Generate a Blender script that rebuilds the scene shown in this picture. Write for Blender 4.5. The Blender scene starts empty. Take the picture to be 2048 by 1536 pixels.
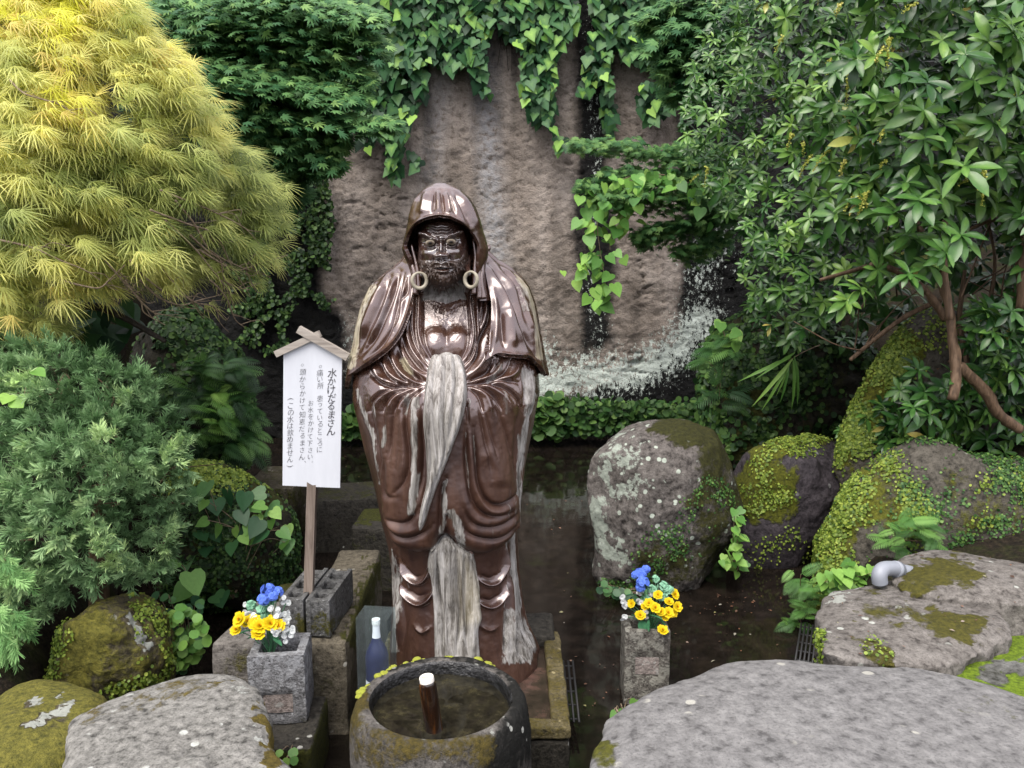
import bpy, math, random
import numpy as np
from mathutils import Vector, Matrix
rng = np.random.default_rng(7)
random.seed(7)
SC = bpy.context.scene
COL = SC.collection

# ------------------------------------------------------------------ camera
F = 1600.0                      # focal length in photo pixels (photo 2048 x 1536)
PITCH = math.radians(9.0)
CZ = 2.28                       # eye height over the pond
cam_d = bpy.data.cameras.new('camera'); cam = bpy.data.objects.new('camera', cam_d); COL.objects.link(cam)
cam.location = (0, 0, CZ); cam.rotation_euler = (math.radians(90) - PITCH, 0, 0)
cam_d.sensor_width = 36; cam_d.lens = 36 * F / 2048; cam_d.clip_start = .05; cam_d.clip_end = 500
SC.camera = cam

# ------------------------------------------------------------------ sky
SUN_EL, SUN_AZ = math.radians(58), math.radians(208)     # high, behind the viewer's left shoulder
W = bpy.data.worlds.new('World'); SC.world = W; W.use_nodes = True
nt = W.node_tree; nt.nodes.clear()
wo = nt.nodes.new('ShaderNodeOutputWorld'); bg = nt.nodes.new('ShaderNodeBackground')
sky = nt.nodes.new('ShaderNodeTexSky'); sky.sky_type = 'NISHITA'; sky.sun_disc = False
sky.sun_elevation = SUN_EL; sky.sun_rotation = SUN_AZ; sky.air_density = 1.0; sky.dust_density = 3.0
mx = nt.nodes.new('ShaderNodeMix'); mx.data_type = 'RGBA'; mx.inputs[0].default_value = .72
cl = nt.nodes.new('ShaderNodeTexNoise'); cl.inputs['Scale'].default_value = 2.2; cl.inputs['Detail'].default_value = 5
tc = nt.nodes.new('ShaderNodeTexCoord'); nt.links.new(tc.outputs['Generated'], cl.inputs['Vector'])
cr = nt.nodes.new('ShaderNodeValToRGB')
cr.color_ramp.elements[0].position = .35; cr.color_ramp.elements[0].color = (8.2, 8.0, 8.8, 1)
cr.color_ramp.elements[1].position = .65; cr.color_ramp.elements[1].color = (11.8, 11.3, 11.7, 1)
nt.links.new(cl.outputs['Fac'], cr.inputs['Fac'])
nt.links.new(sky.outputs[0], mx.inputs[6]); nt.links.new(cr.outputs[0], mx.inputs[7])
nt.links.new(mx.outputs[2], bg.inputs['Color']); bg.inputs['Strength'].default_value = .112
nt.links.new(bg.outputs[0], wo.inputs[0])
sl = bpy.data.lights.new('sun', 'SUN'); sl.energy = 2.1; sl.angle = math.radians(42); sl.color = (1, .95, .86)
so = bpy.data.objects.new('sun', sl); COL.objects.link(so)
sd = Vector((math.sin(SUN_AZ) * math.cos(SUN_EL), math.cos(SUN_AZ) * math.cos(SUN_EL), math.sin(SUN_EL)))
so.rotation_euler = sd.to_track_quat('Z', 'Y').to_euler(); so.location = (0, 0, 12)
SC.view_settings.view_transform = 'Standard'; SC.view_settings.look = 'None'
SC.view_settings.exposure = 1.22; SC.view_settings.gamma = 1
SC.cycles.use_denoising = True
SC.cycles.max_bounces = 8; SC.cycles.diffuse_bounces = 3; SC.cycles.glossy_bounces = 3
SC.cycles.transmission_bounces = 6; SC.cycles.transparent_max_bounces = 6
SC.cycles.caustics_reflective = False; SC.cycles.caustics_refractive = False

# ------------------------------------------------------------------ pixel <-> world
cP, sP = math.cos(PITCH), math.sin(PITCH)
def ray(px, py):
    px, py = np.broadcast_arrays(np.asarray(px, float), np.asarray(py, float))
    u = (px - 1024) / F; v = (768 - py) / F
    return np.stack([u, cP + sP * v, -sP + cP * v], -1)
def atY(px, py, Y):
    d = ray(px, py); t = np.asarray(Y, float) / d[..., 1]
    return d * t[..., None] + np.array([0, 0, CZ])
def atZ(px, py, z):
    d = ray(px, py); t = (np.asarray(z, float) - CZ) / d[..., 2]
    return d * t[..., None] + np.array([0, 0, CZ])
def proj(P):
    P = np.asarray(P, float) - np.array([0, 0, CZ])
    w = P[..., 1] * cP - P[..., 2] * sP; v = P[..., 1] * sP + P[..., 2] * cP
    return 1024 + F * P[..., 0] / w, 768 - F * v / w

# ------------------------------------------------------------------ noise and 2-D tools
def _h(i, j, k, s):
    n = (i * 374761393 + j * 668265263 + k * 2147483647 + s * 974711) & 0xffffffff
    n = ((n ^ (n >> 13)) * 1274126177) & 0xffffffff
    n = ((n ^ (n >> 16)) * 2246822519) & 0xffffffff
    return ((n ^ (n >> 15)) & 0xffffff) / float(0xffffff)
def vn(P, s=0):
    P = np.asarray(P, float); i = np.floor(P).astype(np.int64); f = P - i; f = f * f * f * (f * (f * 6 - 15) + 10)
    r = 0
    for a in (0, 1):
        wx = f[..., 0] if a else 1 - f[..., 0]
        for b in (0, 1):
            wy = f[..., 1] if b else 1 - f[..., 1]
            for c in (0, 1):
                wz = f[..., 2] if c else 1 - f[..., 2]
                r = r + wx * wy * wz * _h(i[..., 0] + a, i[..., 1] + b, i[..., 2] + c, s)
    return r * 2 - 1
def fbm(P, o=4, s=0, g=.5):
    P = np.asarray(P, float); r = 0; a = 1; t = 0
    for k in range(o):
        r = r + a * vn(P * 2 ** k + 17.3 * k, s + k); t += a; a *= g
    return r / t
def ss(a, b, x):
    t = np.clip((x - a) / (b - a), 0, 1); return t * t * (3 - 2 * t)
def inpoly(x, y, poly):
    x = np.asarray(x); y = np.asarray(y); c = np.zeros(x.shape, bool); p = np.asarray(poly, float)
    for (x1, y1), (x2, y2) in zip(p, np.roll(p, -1, 0)):
        if y1 == y2: continue
        c ^= ((y1 > y) != (y2 > y)) & (x < (x2 - x1) * (y - y1) / (y2 - y1) + x1)
    return c
def dline(x, y, pts):
    """distance to an open polyline and the parameter 0..1 along it"""
    p = np.asarray(pts, float); D = np.full(np.shape(x), 1e9); T = np.zeros(np.shape(x))
    sg = np.hypot(*(p[1:] - p[:-1]).T); cum = np.concatenate([[0], np.cumsum(sg)]); tot = max(cum[-1], 1e-9)
    for k in range(len(p) - 1):
        a, b = p[k], p[k + 1]; d = b - a; L = max(d @ d, 1e-12)
        t = np.clip(((x - a[0]) * d[0] + (y - a[1]) * d[1]) / L, 0, 1)
        q = np.hypot(x - a[0] - t * d[0], y - a[1] - t * d[1]); m = q < D
        D = np.where(m, q, D); T = np.where(m, (cum[k] + t * sg[k]) / tot, T)
    return D, T
def sdpoly(x, y, poly):
    """positive inside"""
    p = list(map(tuple, poly)); D, _ = dline(x, y, p + [p[0]])
    return np.where(inpoly(x, y, poly), D, -D)
def smooth_pts(pts, n=8, closed=False):
    p = np.asarray(pts, float); N = len(p); out = []
    for k in range(N if closed else N - 1):
        if closed: a, b, c, d = p[(k - 1) % N], p[k], p[(k + 1) % N], p[(k + 2) % N]
        else: a, b, c, d = p[max(k - 1, 0)], p[k], p[k + 1], p[min(k + 2, N - 1)]
        for t in np.arange(n) / n:
            out.append(.5 * (2 * b + (c - a) * t + (2 * a - 5 * b + 4 * c - d) * t * t + (3 * b - a - 3 * c + d) * t ** 3))
    if not closed: out.append(p[-1])
    return np.array(out)
def sample_poly(poly, n, r=None):
    r = r or rng; p = np.asarray(poly, float); lo, hi = p.min(0), p.max(0); out = np.zeros((0, 2))
    while len(out) < n:
        q = r.uniform(lo, hi, (n * 3, 2)); out = np.concatenate([out, q[inpoly(q[:, 0], q[:, 1], p)]])
    return out[:n]
def poisson(poly, dist, tries=6000, r=None):
    c = sample_poly(poly, tries, r); keep = []; K = np.zeros((0, 2))
    dd = dist if callable(dist) else (lambda q: dist)
    for q in c:
        if len(keep) == 0 or np.min(np.hypot(*(K - q).T)) > dd(q):
            keep.append(q); K = np.array(keep)
    return K
def unit(v):
    v = np.asarray(v, float); return v / np.maximum(np.linalg.norm(v, axis=-1, keepdims=True), 1e-9)

# ------------------------------------------------------------------ objects
ORG = {}
def tag(o, label, cat, group=None, kind=None):
    if label: o['label'] = label
    if cat: o['category'] = cat
    if group: o['group'] = group
    if kind: o['kind'] = kind
    return o
def thing(name, label, cat, loc=(0, 0, 0), group=None):
    o = bpy.data.objects.new(name, None); COL.objects.link(o); o.location = loc; o.empty_display_size = .1
    ORG[o.name] = np.array(loc, float); return tag(o, label, cat, group)
def mk(name, V, Fs, mat, parent=None, smooth=True, attrs=None, loc=None):
    """one mesh object from arrays in world space; Fs is an array or a list of arrays / tuples"""
    V = np.asarray(V, float)
    o0 = ORG[parent.name] if parent is not None else (np.array(loc, float) if loc is not None else np.zeros(3))
    if isinstance(Fs, np.ndarray): Fs = [Fs]
    idx = []; tot = []
    for f in Fs:
        if isinstance(f, np.ndarray) and f.ndim == 2:
            idx.append(f.ravel()); tot.append(np.full(len(f), f.shape[1]))
        else:
            f = np.asarray(f); idx.append(f); tot.append(np.array([len(f)]))
    idx = np.concatenate(idx).astype(np.int32); tot = np.concatenate(tot).astype(np.int32)
    m = bpy.data.meshes.new(name); m.vertices.add(len(V)); m.vertices.foreach_set('co', (V - o0).astype(np.float32).ravel())
    m.loops.add(len(idx)); m.loops.foreach_set('vertex_index', idx)
    m.polygons.add(len(tot)); m.polygons.foreach_set('loop_start', np.concatenate([[0], np.cumsum(tot)[:-1]]).astype(np.int32))
    m.polygons.foreach_set('loop_total', tot)
    m.polygons.foreach_set('use_smooth', np.full(len(tot), bool(smooth)))
    for k, a in (attrs or {}).items():
        at = m.attributes.new(k, 'FLOAT', 'POINT'); at.data.foreach_set('value', np.asarray(a, np.float32))
    m.update(calc_edges=True); m.validate()
    if mat: m.materials.append(mat)
    o = bpy.data.objects.new(name, m); COL.objects.link(o)
    if parent is not None:
        o.parent = parent; ORG[o.name] = o0
    else:
        o.location = o0; ORG[o.name] = o0
    return o
def grid_faces(nu, nv, wrap=False):
    """rows nv, columns nu; vertex = r*nu + c"""
    c = np.arange(nu if wrap else nu - 1); r = np.arange(nv - 1); R, C = np.meshgrid(r, c, indexing='ij')
    C2 = (C + 1) % nu
    return np.stack([R * nu + C, R * nu + C2, (R + 1) * nu + C2, (R + 1) * nu + C], -1).reshape(-1, 4)
def used(V, Fq, *attrs):
    """drop the vertices no face uses"""
    u, inv = np.unique(Fq.ravel(), return_inverse=True)
    return (V[u], inv.reshape(Fq.shape)) + tuple(a[u] for a in attrs)
def merge(parts):
    Vs, Fq, Ft = [], [], []; n = 0
    for V, f in parts:
        fs = f if isinstance(f, list) else [f]
        for q in fs: (Fq if q.shape[1] == 4 else Ft).append(q + n)
        Vs.append(V); n += len(V)
    out = []
    if Fq: out.append(np.concatenate(Fq))
    if Ft: out.append(np.concatenate(Ft))
    return np.concatenate(Vs), out
def tube(pts, rad, n=8, caps=True, wob=0, seed=0):
    p = np.asarray(pts, float); N = len(p); r = np.broadcast_to(np.asarray(rad, float), (N,))
    t = unit(np.gradient(p, axis=0)); up = np.array([.13, .31, .94]) if abs(t[0][2]) < .9 else np.array([1., .1, 0])
    a = unit(np.cross(t, up)); b = np.cross(t, a)
    th = np.arange(n) / n * 2 * math.pi
    rr = r[:, None] * (1 + (wob * vn(np.stack(np.broadcast_arrays(np.arange(N)[:, None] * .7, np.cos(th) * 1.5, np.sin(th) * 1.5), -1), seed) if wob else 0))
    V = p[:, None] + rr[..., None] * (np.cos(th)[None, :, None] * a[:, None] + np.sin(th)[None, :, None] * b[:, None])
    V = V.reshape(-1, 3); f = grid_faces(n, N, True); ft = []
    if caps:
        V = np.concatenate([V, p[:1], p[-1:]]); i0, i1 = len(V) - 2, len(V) - 1
        k = np.arange(n); k2 = (k + 1) % n
        ft = np.concatenate([np.stack([k2, k, np.full(n, i0)], -1), np.stack([(N - 1) * n + k, (N - 1) * n + k2, np.full(n, i1)], -1)])
        return V, [f, ft]
    return V, [f]
def lathe(prof, c, n=64, wob=0, seed=0, freq=6):
    """profile (r, z) rows turned about the vertical through c"""
    p = np.asarray(prof, float); th = np.arange(n) / n * 2 * math.pi
    V = np.stack([p[:, 0][:, None] * np.cos(th), p[:, 0][:, None] * np.sin(th), np.repeat(p[:, 1][:, None], n, 1)], -1).reshape(-1, 3) + np.asarray(c, float)
    if wob:
        d = unit((V - np.asarray(c, float)) * [1, 1, 0]); V = V + d * (wob * fbm(V * freq, 4, seed))[:, None]
    return V, grid_faces(n, len(p), True)
def block(c, size, rot=0, ch=.012, n=10, amp=.006, seed=0, freq=7, tilt=(0, 0), zb=True):
    """a worn rectangular block: rounded edges, rough faces; c = centre of its base"""
    sx, sy, sz = size; parts = []
    def face(ax, sg):
        g = np.linspace(-1, 1, n); A, B = np.meshgrid(g, g, indexing='ij'); o = np.full_like(A, sg)
        P = [None] * 3; P[ax] = o; P[(ax + 1) % 3] = A; P[(ax + 2) % 3] = B
        f = grid_faces(n, n); f = f if sg < 0 else f[:, ::-1]
        return np.stack(P, -1).reshape(-1, 3), f
    parts = [face(a, s) for a in range(3) for s in (-1, 1)]
    V, Fl = merge(parts)
    h = np.array(size) / 2; P = V * h
    inn = np.clip(P, -(h - ch), h - ch); d = P - inn; L = np.linalg.norm(d, axis=1, keepdims=True)
    P = np.where(L > 1e-9, inn + d / np.maximum(L, 1e-9) * ch, P)
    nr = unit(P / h ** 1 * (np.abs(P / h) > .8)); P = P + nr * (amp * fbm(P * freq + seed * 3.7, 4, seed))[:, None]
    P[:, 2] += sz / 2
    P[:, 2] += (P[:, 0] * tilt[0] + P[:, 1] * tilt[1]) * (P[:, 2] / sz)
    ca, sa = math.cos(rot), math.sin(rot)
    P = np.stack([P[:, 0] * ca - P[:, 1] * sa, P[:, 0] * sa + P[:, 1] * ca, P[:, 2]], -1) + np.asarray(c, float)
    return P, Fl
def pillow(out, axis, df, db, n=(2.4, 2.4), nr=34, na=150, amp=.03, freq=2.5, seed=0, facet=0, off=(0, 0, 0), smooth_n=8):
    """a rock whose outline lies in one plane and swells df towards axis and db away from it"""
    R = smooth_pts(out, smooth_n, True)
    s = np.concatenate([[0], np.cumsum(np.linalg.norm(np.roll(R, -1, 0) - R, axis=1))])
    Rc = np.concatenate([R, R[:1]]); q = np.arange(na) / na * s[-1]
    R = np.stack([np.interp(q, s, Rc[:, k]) for k in range(3)], -1)
    c = R.mean(0); axis = unit(np.array(axis, float)); off = np.array(off, float); rows = []
    def half(d, e, hs):
        for h in hs:
            r = max(0., 1 - h ** e) ** (1 / e); rows.append(c + (R - c) * r + axis * d * h + off * h * (1 if d > 0 else 0))
    hf = 1 - (1 - np.sin(np.linspace(0, 1, nr) * math.pi / 2)) ; hf[-1] = .9999
    half(df, n[0], hf[::-1]); half(-db, n[1], hf[1:])
    V = np.concatenate(rows); f = grid_faces(na, len(rows), True)
    i0 = len(V); V = np.concatenate([V, [rows[0].mean(0)], [rows[-1].mean(0)]])
    k = np.arange(na); k2 = (k + 1) % na; b = (len(rows) - 1) * na
    ft = np.concatenate([np.stack([k2, k, np.full(na, i0)], -1), np.stack([b + k, b + k2, np.full(na, i0 + 1)], -1)])
    d = unit(V - c); sz = np.linalg.norm(R - c, axis=1).mean()
    disp = amp * fbm(V * freq + seed * 5.1, 5, seed) + amp * .8 * (.32 - np.abs(fbm(V * freq * 1.6 + seed * 2.3, 4, seed + 4))) + amp * .30 * (.3 - np.abs(fbm(V * freq * 6 + seed, 4, seed + 9)))
    if facet:
        r_ = np.random.default_rng(seed + 50)
        for _ in range(9):
            nn = unit(r_.normal(size=3)); lim = sz * r_.uniform(.72, 1.05); hgt = (V - c) @ nn
            ov = np.maximum(hgt - lim, 0); V = V - nn * (ov * facet)[:, None]
    V = V + d * disp[:, None]
    if np.dot(np.cross(V[f[0, 1]] - V[f[0, 0]], V[f[0, 3]] - V[f[0, 0]]), V[f[0, 0]] - c) < 0:
        f = f[:, ::-1]; ft = ft[:, ::-1]
    return V, [f, ft]
def normals(V, Fs):
    N = np.zeros_like(V)
    for f in Fs:
        n = np.cross(V[f[:, 1]] - V[f[:, 0]], V[f[:, 2]] - V[f[:, 0]])
        for k in range(f.shape[1]): np.add.at(N, f[:, k], n)
    return unit(N)
def inst(T, pos, yd, zd, sc):
    """copies of template T=(V,F): its +y goes along yd, its +z towards zd"""
    V, Fl = T[0], T[1]; n = len(pos); y = unit(yd); x = unit(np.cross(y, zd)); z = np.cross(x, y)
    sc = np.broadcast_to(np.asarray(sc, float), (n,))
    P = pos[:, None] + sc[:, None, None] * (V[None, :, 0:1] * x[:, None] + V[None, :, 1:2] * y[:, None] + V[None, :, 2:3] * z[:, None])
    k = len(V); fs = Fl if isinstance(Fl, list) else [Fl]
    return P.reshape(-1, 3), [(f[None] + (np.arange(n) * k)[:, None, None]).reshape(-1, f.shape[1]) for f in fs], k
def per(a, k): return np.repeat(np.asarray(a, float), k)
def surf_points(V, Fs, n, r=None, mask=None):
    r = r or rng; T = []
    for f in Fs:
        T.append(f[:, [0, 1, 2]])
        if f.shape[1] == 4: T.append(f[:, [0, 2, 3]])
    T = np.concatenate(T); a, b, c = V[T[:, 0]], V[T[:, 1]], V[T[:, 2]]
    nn = np.cross(b - a, c - a); A = np.linalg.norm(nn, axis=1)
    w = A.copy()
    if mask is not None: w = w * np.clip(mask((a + b + c) / 3, unit(nn)), 0, None)
    if w.sum() <= 0: return np.zeros((0, 3)), np.zeros((0, 3))
    i = r.choice(len(T), n, p=w / w.sum()); u = r.random((n, 2)); u = np.where(u.sum(1, keepdims=True) > 1, 1 - u, u)
    return a[i] + u[:, :1] * (b - a)[i] + u[:, 1:] * (c - a)[i], unit(nn[i])
# ------------------------------------------------------------------ materials
class Mat:
    def __init__(s, name):
        s.m = bpy.data.materials.new(name); s.m.use_nodes = True; s.t = s.m.node_tree; s.t.nodes.clear()
        s.out = s.t.nodes.new('ShaderNodeOutputMaterial'); s._c = None
    def N(s, ty): return s.t.nodes.new(ty)
    def L(s, a, b):
        if isinstance(a, (int, float)): b.default_value = a
        elif isinstance(a, tuple): b.default_value = (a + (1,))[:4] if len(b.default_value) == 4 else a[:3]
        else: s.t.links.new(a, b)
    def co(s):
        if s._c is None: s._c = s.N('ShaderNodeTexCoord').outputs['Object']
        return s._c
    def mapv(s, scale=(1, 1, 1), vec=None, rot=(0, 0, 0)):
        n = s.N('ShaderNodeMapping'); s.L(vec or s.co(), n.inputs[0]); n.inputs['Scale'].default_value = scale; n.inputs['Rotation'].default_value = rot; return n.outputs[0]
    def noise(s, scale, det=4, rough=.55, vec=None, dist=0):
        n = s.N('ShaderNodeTexNoise'); s.L(vec or s.co(), n.inputs['Vector']); n.inputs['Scale'].default_value = scale
        n.inputs['Detail'].default_value = det; n.inputs['Roughness'].default_value = rough; n.inputs['Distortion'].default_value = dist; return n.outputs['Fac']
    def voro(s, scale, vec=None, feat='F1', rnd=1):
        n = s.N('ShaderNodeTexVoronoi'); s.L(vec or s.co(), n.inputs['Vector']); n.feature = feat; n.inputs['Scale'].default_value = scale; n.inputs['Randomness'].default_value = rnd; return n.outputs['Distance']
    def attr(s, name):
        n = s.N('ShaderNodeAttribute'); n.attribute_name = name; return n.outputs['Fac']
    def ramp(s, fac, stops, interp='LINEAR'):
        n = s.N('ShaderNodeValToRGB'); s.L(fac, n.inputs[0]); e = n.color_ramp; e.interpolation = interp
        while len(e.elements) < len(stops): e.elements.new(.5)
        for k, (p, c) in zip(e.elements, stops): k.position = p; k.color = (c, c, c, 1) if isinstance(c, (int, float)) else c + (1,)
        return n.outputs[0]
    def sst(s, x, a, b):
        n = s.N('ShaderNodeMapRange'); n.interpolation_type = 'SMOOTHSTEP'; s.L(x, n.inputs[0]); n.inputs[1].default_value = a; n.inputs[2].default_value = b; return n.outputs[0]
    def mix(s, f, a, b, mode='MIX'):
        n = s.N('ShaderNodeMix'); n.data_type = 'RGBA'; n.blend_type = mode; s.L(f, n.inputs[0]); s.L(a, n.inputs[6]); s.L(b, n.inputs[7]); return n.outputs[2]
    def ma(s, op, a, b=0., c=0.):
        n = s.N('ShaderNodeMath'); n.operation = op; s.L(a, n.inputs[0]); s.L(b, n.inputs[1]); s.L(c, n.inputs[2]); n.use_clamp = False; return n.outputs[0]
    def nz(s):
        n = s.N('ShaderNodeNewGeometry'); q = s.N('ShaderNodeSeparateXYZ'); s.L(n.outputs['Normal'], q.inputs[0]); return q.outputs['Z']
    def pos(s):
        q = s.N('ShaderNodeSeparateXYZ'); s.L(s.N('ShaderNodeNewGeometry').outputs['Position'], q.inputs[0]); return q.outputs
    def bump(s, h, st=.5, d=.01, nrm=None):
        n = s.N('ShaderNodeBump'); s.L(h, n.inputs['Height']); n.inputs['Strength'].default_value = st; n.inputs['Distance'].default_value = d
        if nrm is not None: s.L(nrm, n.inputs['Normal'])
        return n.outputs[0]
    def pr(s, base, rough=.6, **k):
        n = s.N('ShaderNodeBsdfPrincipled'); s.L(base, n.inputs['Base Color']); s.L(rough, n.inputs['Roughness'])
        for a, v in k.items(): s.L(v, n.inputs[a.replace('_', ' ')])
        return n.outputs[0]
    def end(s, sh): s.t.links.new(sh, s.out.inputs[0]); return s.m
    def mixs(s, f, a, b):
        n = s.N('ShaderNodeMixShader'); s.L(f, n.inputs[0]); s.t.links.new(a, n.inputs[1]); s.t.links.new(b, n.inputs[2]); return n.outputs[0]

def simple(name, col, rough=.6, var=.25, scale=30, bump=.0, **k):
    m = Mat(name); n = m.noise(scale, 5)
    c = m.mix(n, tuple(x * (1 - var) for x in col), tuple(min(1, x * (1 + var)) for x in col))
    if bump: k['Normal'] = m.bump(n, bump, .004)
    return m.end(m.pr(c, rough, **k))

LB = 1.45
def leaf_mat(name, stops, rough=.45, trans=.35, spec=.5, tcol=None):
    """leaf colour by the random number each leaf carries"""
    m = Mat(name); r = m.attr('rnd'); c = m.ramp(r, [(p, tuple(min(.9, x * LB) for x in q)) for p, q in stops])
    c = m.mix(.35, c, m.mix(m.noise(60, 3), (.0, .0, .0), c, 'MIX'), 'MIX')
    p = m.pr(c, rough, Specular_IOR_Level=spec)
    tr = m.N('ShaderNodeBsdfTranslucent'); m.L(m.mix(.5, c, tcol or (.25, .4, .05), 'MIX') if tcol else c, tr.inputs[0])
    return m.end(m.mixs(trans, p, tr.outputs[0]))

def rock_mat(name, dark, mid, light, lichen=.3, moss=.5, mosscol=((.035, .045, .008), (.12, .14, .015)), wet=.0, scale=1., pale=(.5, .55, .45), spots=.5):
    """mottled stone; the attributes moss and pale say where moss and pale lichen grow"""
    m = Mat(name); v = m.mapv((scale,) * 3); mid = tuple(x * .62 for x in mid); light = tuple(x * .62 for x in light); pale = tuple(x * .72 for x in pale)
    n1 = m.noise(3.5, 8, .62, v, .6); n2 = m.noise(28, 6, .6, v); n3 = m.noise(110, 3, .6, v)
    c = m.ramp(n1, [(.28, dark), (.5, mid), (.72, light)])
    c = m.mix(m.ramp(n2, [(.35, .0), (.7, .75)]), c, tuple(x * 1.5 for x in light), 'MIX')
    c = m.mix(m.ramp(n2, [(.28, .8), (.42, .0)]), c, tuple(x * .35 for x in dark))
    c = m.mix(m.ramp(n3, [(.3, .55), (.5, .0)]), c, tuple(x * .5 for x in dark))
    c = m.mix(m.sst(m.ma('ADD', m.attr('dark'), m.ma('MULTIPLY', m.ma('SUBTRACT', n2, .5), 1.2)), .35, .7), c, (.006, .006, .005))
    # lichen: irregular crusts of two sizes
    pa = m.attr('pale')
    w = m.noise(9, 5, .7, v); e1 = m.sst(m.ma('ADD', m.ma('MULTIPLY', w, 1.), m.ma('MULTIPLY', pa, .42)), .80 - lichen * .12, .86 - lichen * .12)
    c = m.mix(e1, c, m.mix(m.noise(70, 4), tuple(x * .55 for x in pale), pale))
    vd = m.voro(13, m.mapv((scale,) * 3, None)); vr = m.noise(5, 2, .5, v); e2 = m.ma('MULTIPLY', m.sst(m.ma('ADD', vd, m.ma('MULTIPLY', n2, .25)), .36, .30), m.sst(vr, .62 - spots * .15, .7 - spots * .15))
    c = m.mix(e2, c, m.mix(n3, tuple(x * .8 for x in pale), tuple(min(1, x * 1.25) for x in pale)))
    # moss
    mo = m.attr('moss'); mn = m.noise(7, 7, .68, v); mk_ = m.sst(m.ma('ADD', m.ma('ADD', m.ma('MULTIPLY', mn, .9), m.ma('MULTIPLY', m.ma('SUBTRACT', m.noise(38, 5, .7, v), .5), .55)), m.ma('MULTIPLY', m.ma('SUBTRACT', mo, .5), .8)), .50 - moss * .1, .72 - moss * .1)
    mc = m.mix(m.ramp(m.noise(45, 5, .7, v), [(.3, 0.), (.7, 1.)]), mosscol[0], mosscol[1])
    c = m.mix(mk_, c, mc)
    h = m.ma('ADD', m.ma('MULTIPLY', n2, .5), m.ma('ADD', m.ma('MULTIPLY', n1, 1.), m.ma('MULTIPLY', m.ma('MULTIPLY', m.noise(140, 3, .7, v), mk_), .6)))
    c = m.mix(.18, c, (0., 0., 0.)); ro = m.ma('SUBTRACT', .85, m.ma('MULTIPLY', n1, wet))
    return m.end(m.pr(c, ro, Specular_IOR_Level=.22, Normal=m.bump(h, .75, .03)))
# ------------------------------------------------------------------ terrain, pond, wall
WY = 10.0
POND = [(-1.0, 2.0), (-1.35, 2.6), (-1.9, 3.3), (-2.3, 4.5), (-3.0, 6), (-4.0, 8), (-4.3, 10.2), (3.9, 10.2), (3.4, 8), (2.5, 6), (2.0, 5), (1.75, 4.2), (1.3, 3.2), (.42, 2.9), (.38, 2.0)]
def terr_h(x, y):
    d = -sdpoly(x, y, POND)
    side = np.where(y < 3.4, .55, 0)
    hi = .5 + .42 * np.clip(np.abs(x) - 2.5, 0, 6) * ss(3.2, 5.5, y) + .08 * np.clip(y - 4, 0, 6) * ss(2.2, 4, np.abs(x))
    h = -.30 + (hi + .30) * ss(-.1, .35, d)
    h = np.where(y > 10.3, np.maximum(h, 6.2), h)
    P = np.stack([x, y, 0 * x], -1)
    h = h + .07 * fbm(P * 1.7, 4, 3) * ss(-.1, .5, d)
    far = ss(9, 16, np.hypot(x, y - 4)); return h * (1 - far) + far * np.where(y > 10.3, 6.2, np.where(np.abs(x) > 6, 2.2, .5))
def terrain():
    xs = np.concatenate([np.linspace(-60, -7, 16)[:-1], np.linspace(-7, 7, 260), np.linspace(7, 60, 16)[1:]])
    ys = np.concatenate([np.linspace(-60, 1, 14)[:-1], np.linspace(1, 10.6, 190), np.linspace(10.6, 60, 14)[1:]])
    X, Y = np.meshgrid(xs, ys); Z = terr_h(X, Y)
    m = Mat('soil'); n1 = m.noise(4, 8, .65); n2 = m.noise(40, 5, .65)
    c = m.ramp(n2, [(.3, (.004, .003, .002)), (.55, (.016, .012, .008)), (.8, (.05, .036, .022))])
    g = m.sst(n1, .46, .7); c = m.mix(g, c, m.mix(n2, (.006, .009, .002), (.03, .04, .006)))
    mat = m.end(m.pr(c, .9, Specular_IOR_Level=.15, Normal=m.bump(m.ma('ADD', n1, m.ma('MULTIPLY', n2, .4)), .8, .05)))
    o = mk('terrain', np.stack([X, Y, Z], -1).reshape(-1, 3), grid_faces(len(xs), len(ys)), mat); tag(o, None, None, kind='structure')
terrain()

def pond():
    xs = np.linspace(-4.4, 3.8, 150); ys = np.linspace(1.6, 10.3, 160); X, Y = np.meshgrid(xs, ys)
    P = np.stack([X, Y, 0 * X], -1)
    Z = .0012 * fbm(P * 5, 2, 8)
    m = Mat('murky_pond_water'); n1 = m.noise(1.1, 5, .6); n2 = m.noise(7, 7, .7); n3 = m.noise(60, 3)
    c = m.ramp(n2, [(.3, (.0035, .003, .0025)), (.5, (.009, .007, .0056)), (.75, (.021, .0155, .012))])
    alg = m.ma('MULTIPLY', m.sst(n1, .52, .66), m.sst(n2, .42, .66)); c = m.mix(alg, c, (.010, .015, .003))
    c = m.mix(m.sst(n3, .72, .78), c, (.07, .06, .05))
    mat = m.end(m.pr(c, .06, IOR=1.33, Normal=m.bump(m.ma('ADD', m.noise(6, 2), m.ma('MULTIPLY', n3, .03)), 0.04, .02)))
    o = mk('water', np.stack([X, Y, Z], -1).reshape(-1, 3), grid_faces(len(xs), len(ys)), mat); tag(o, None, None, kind='structure')
pond()

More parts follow.
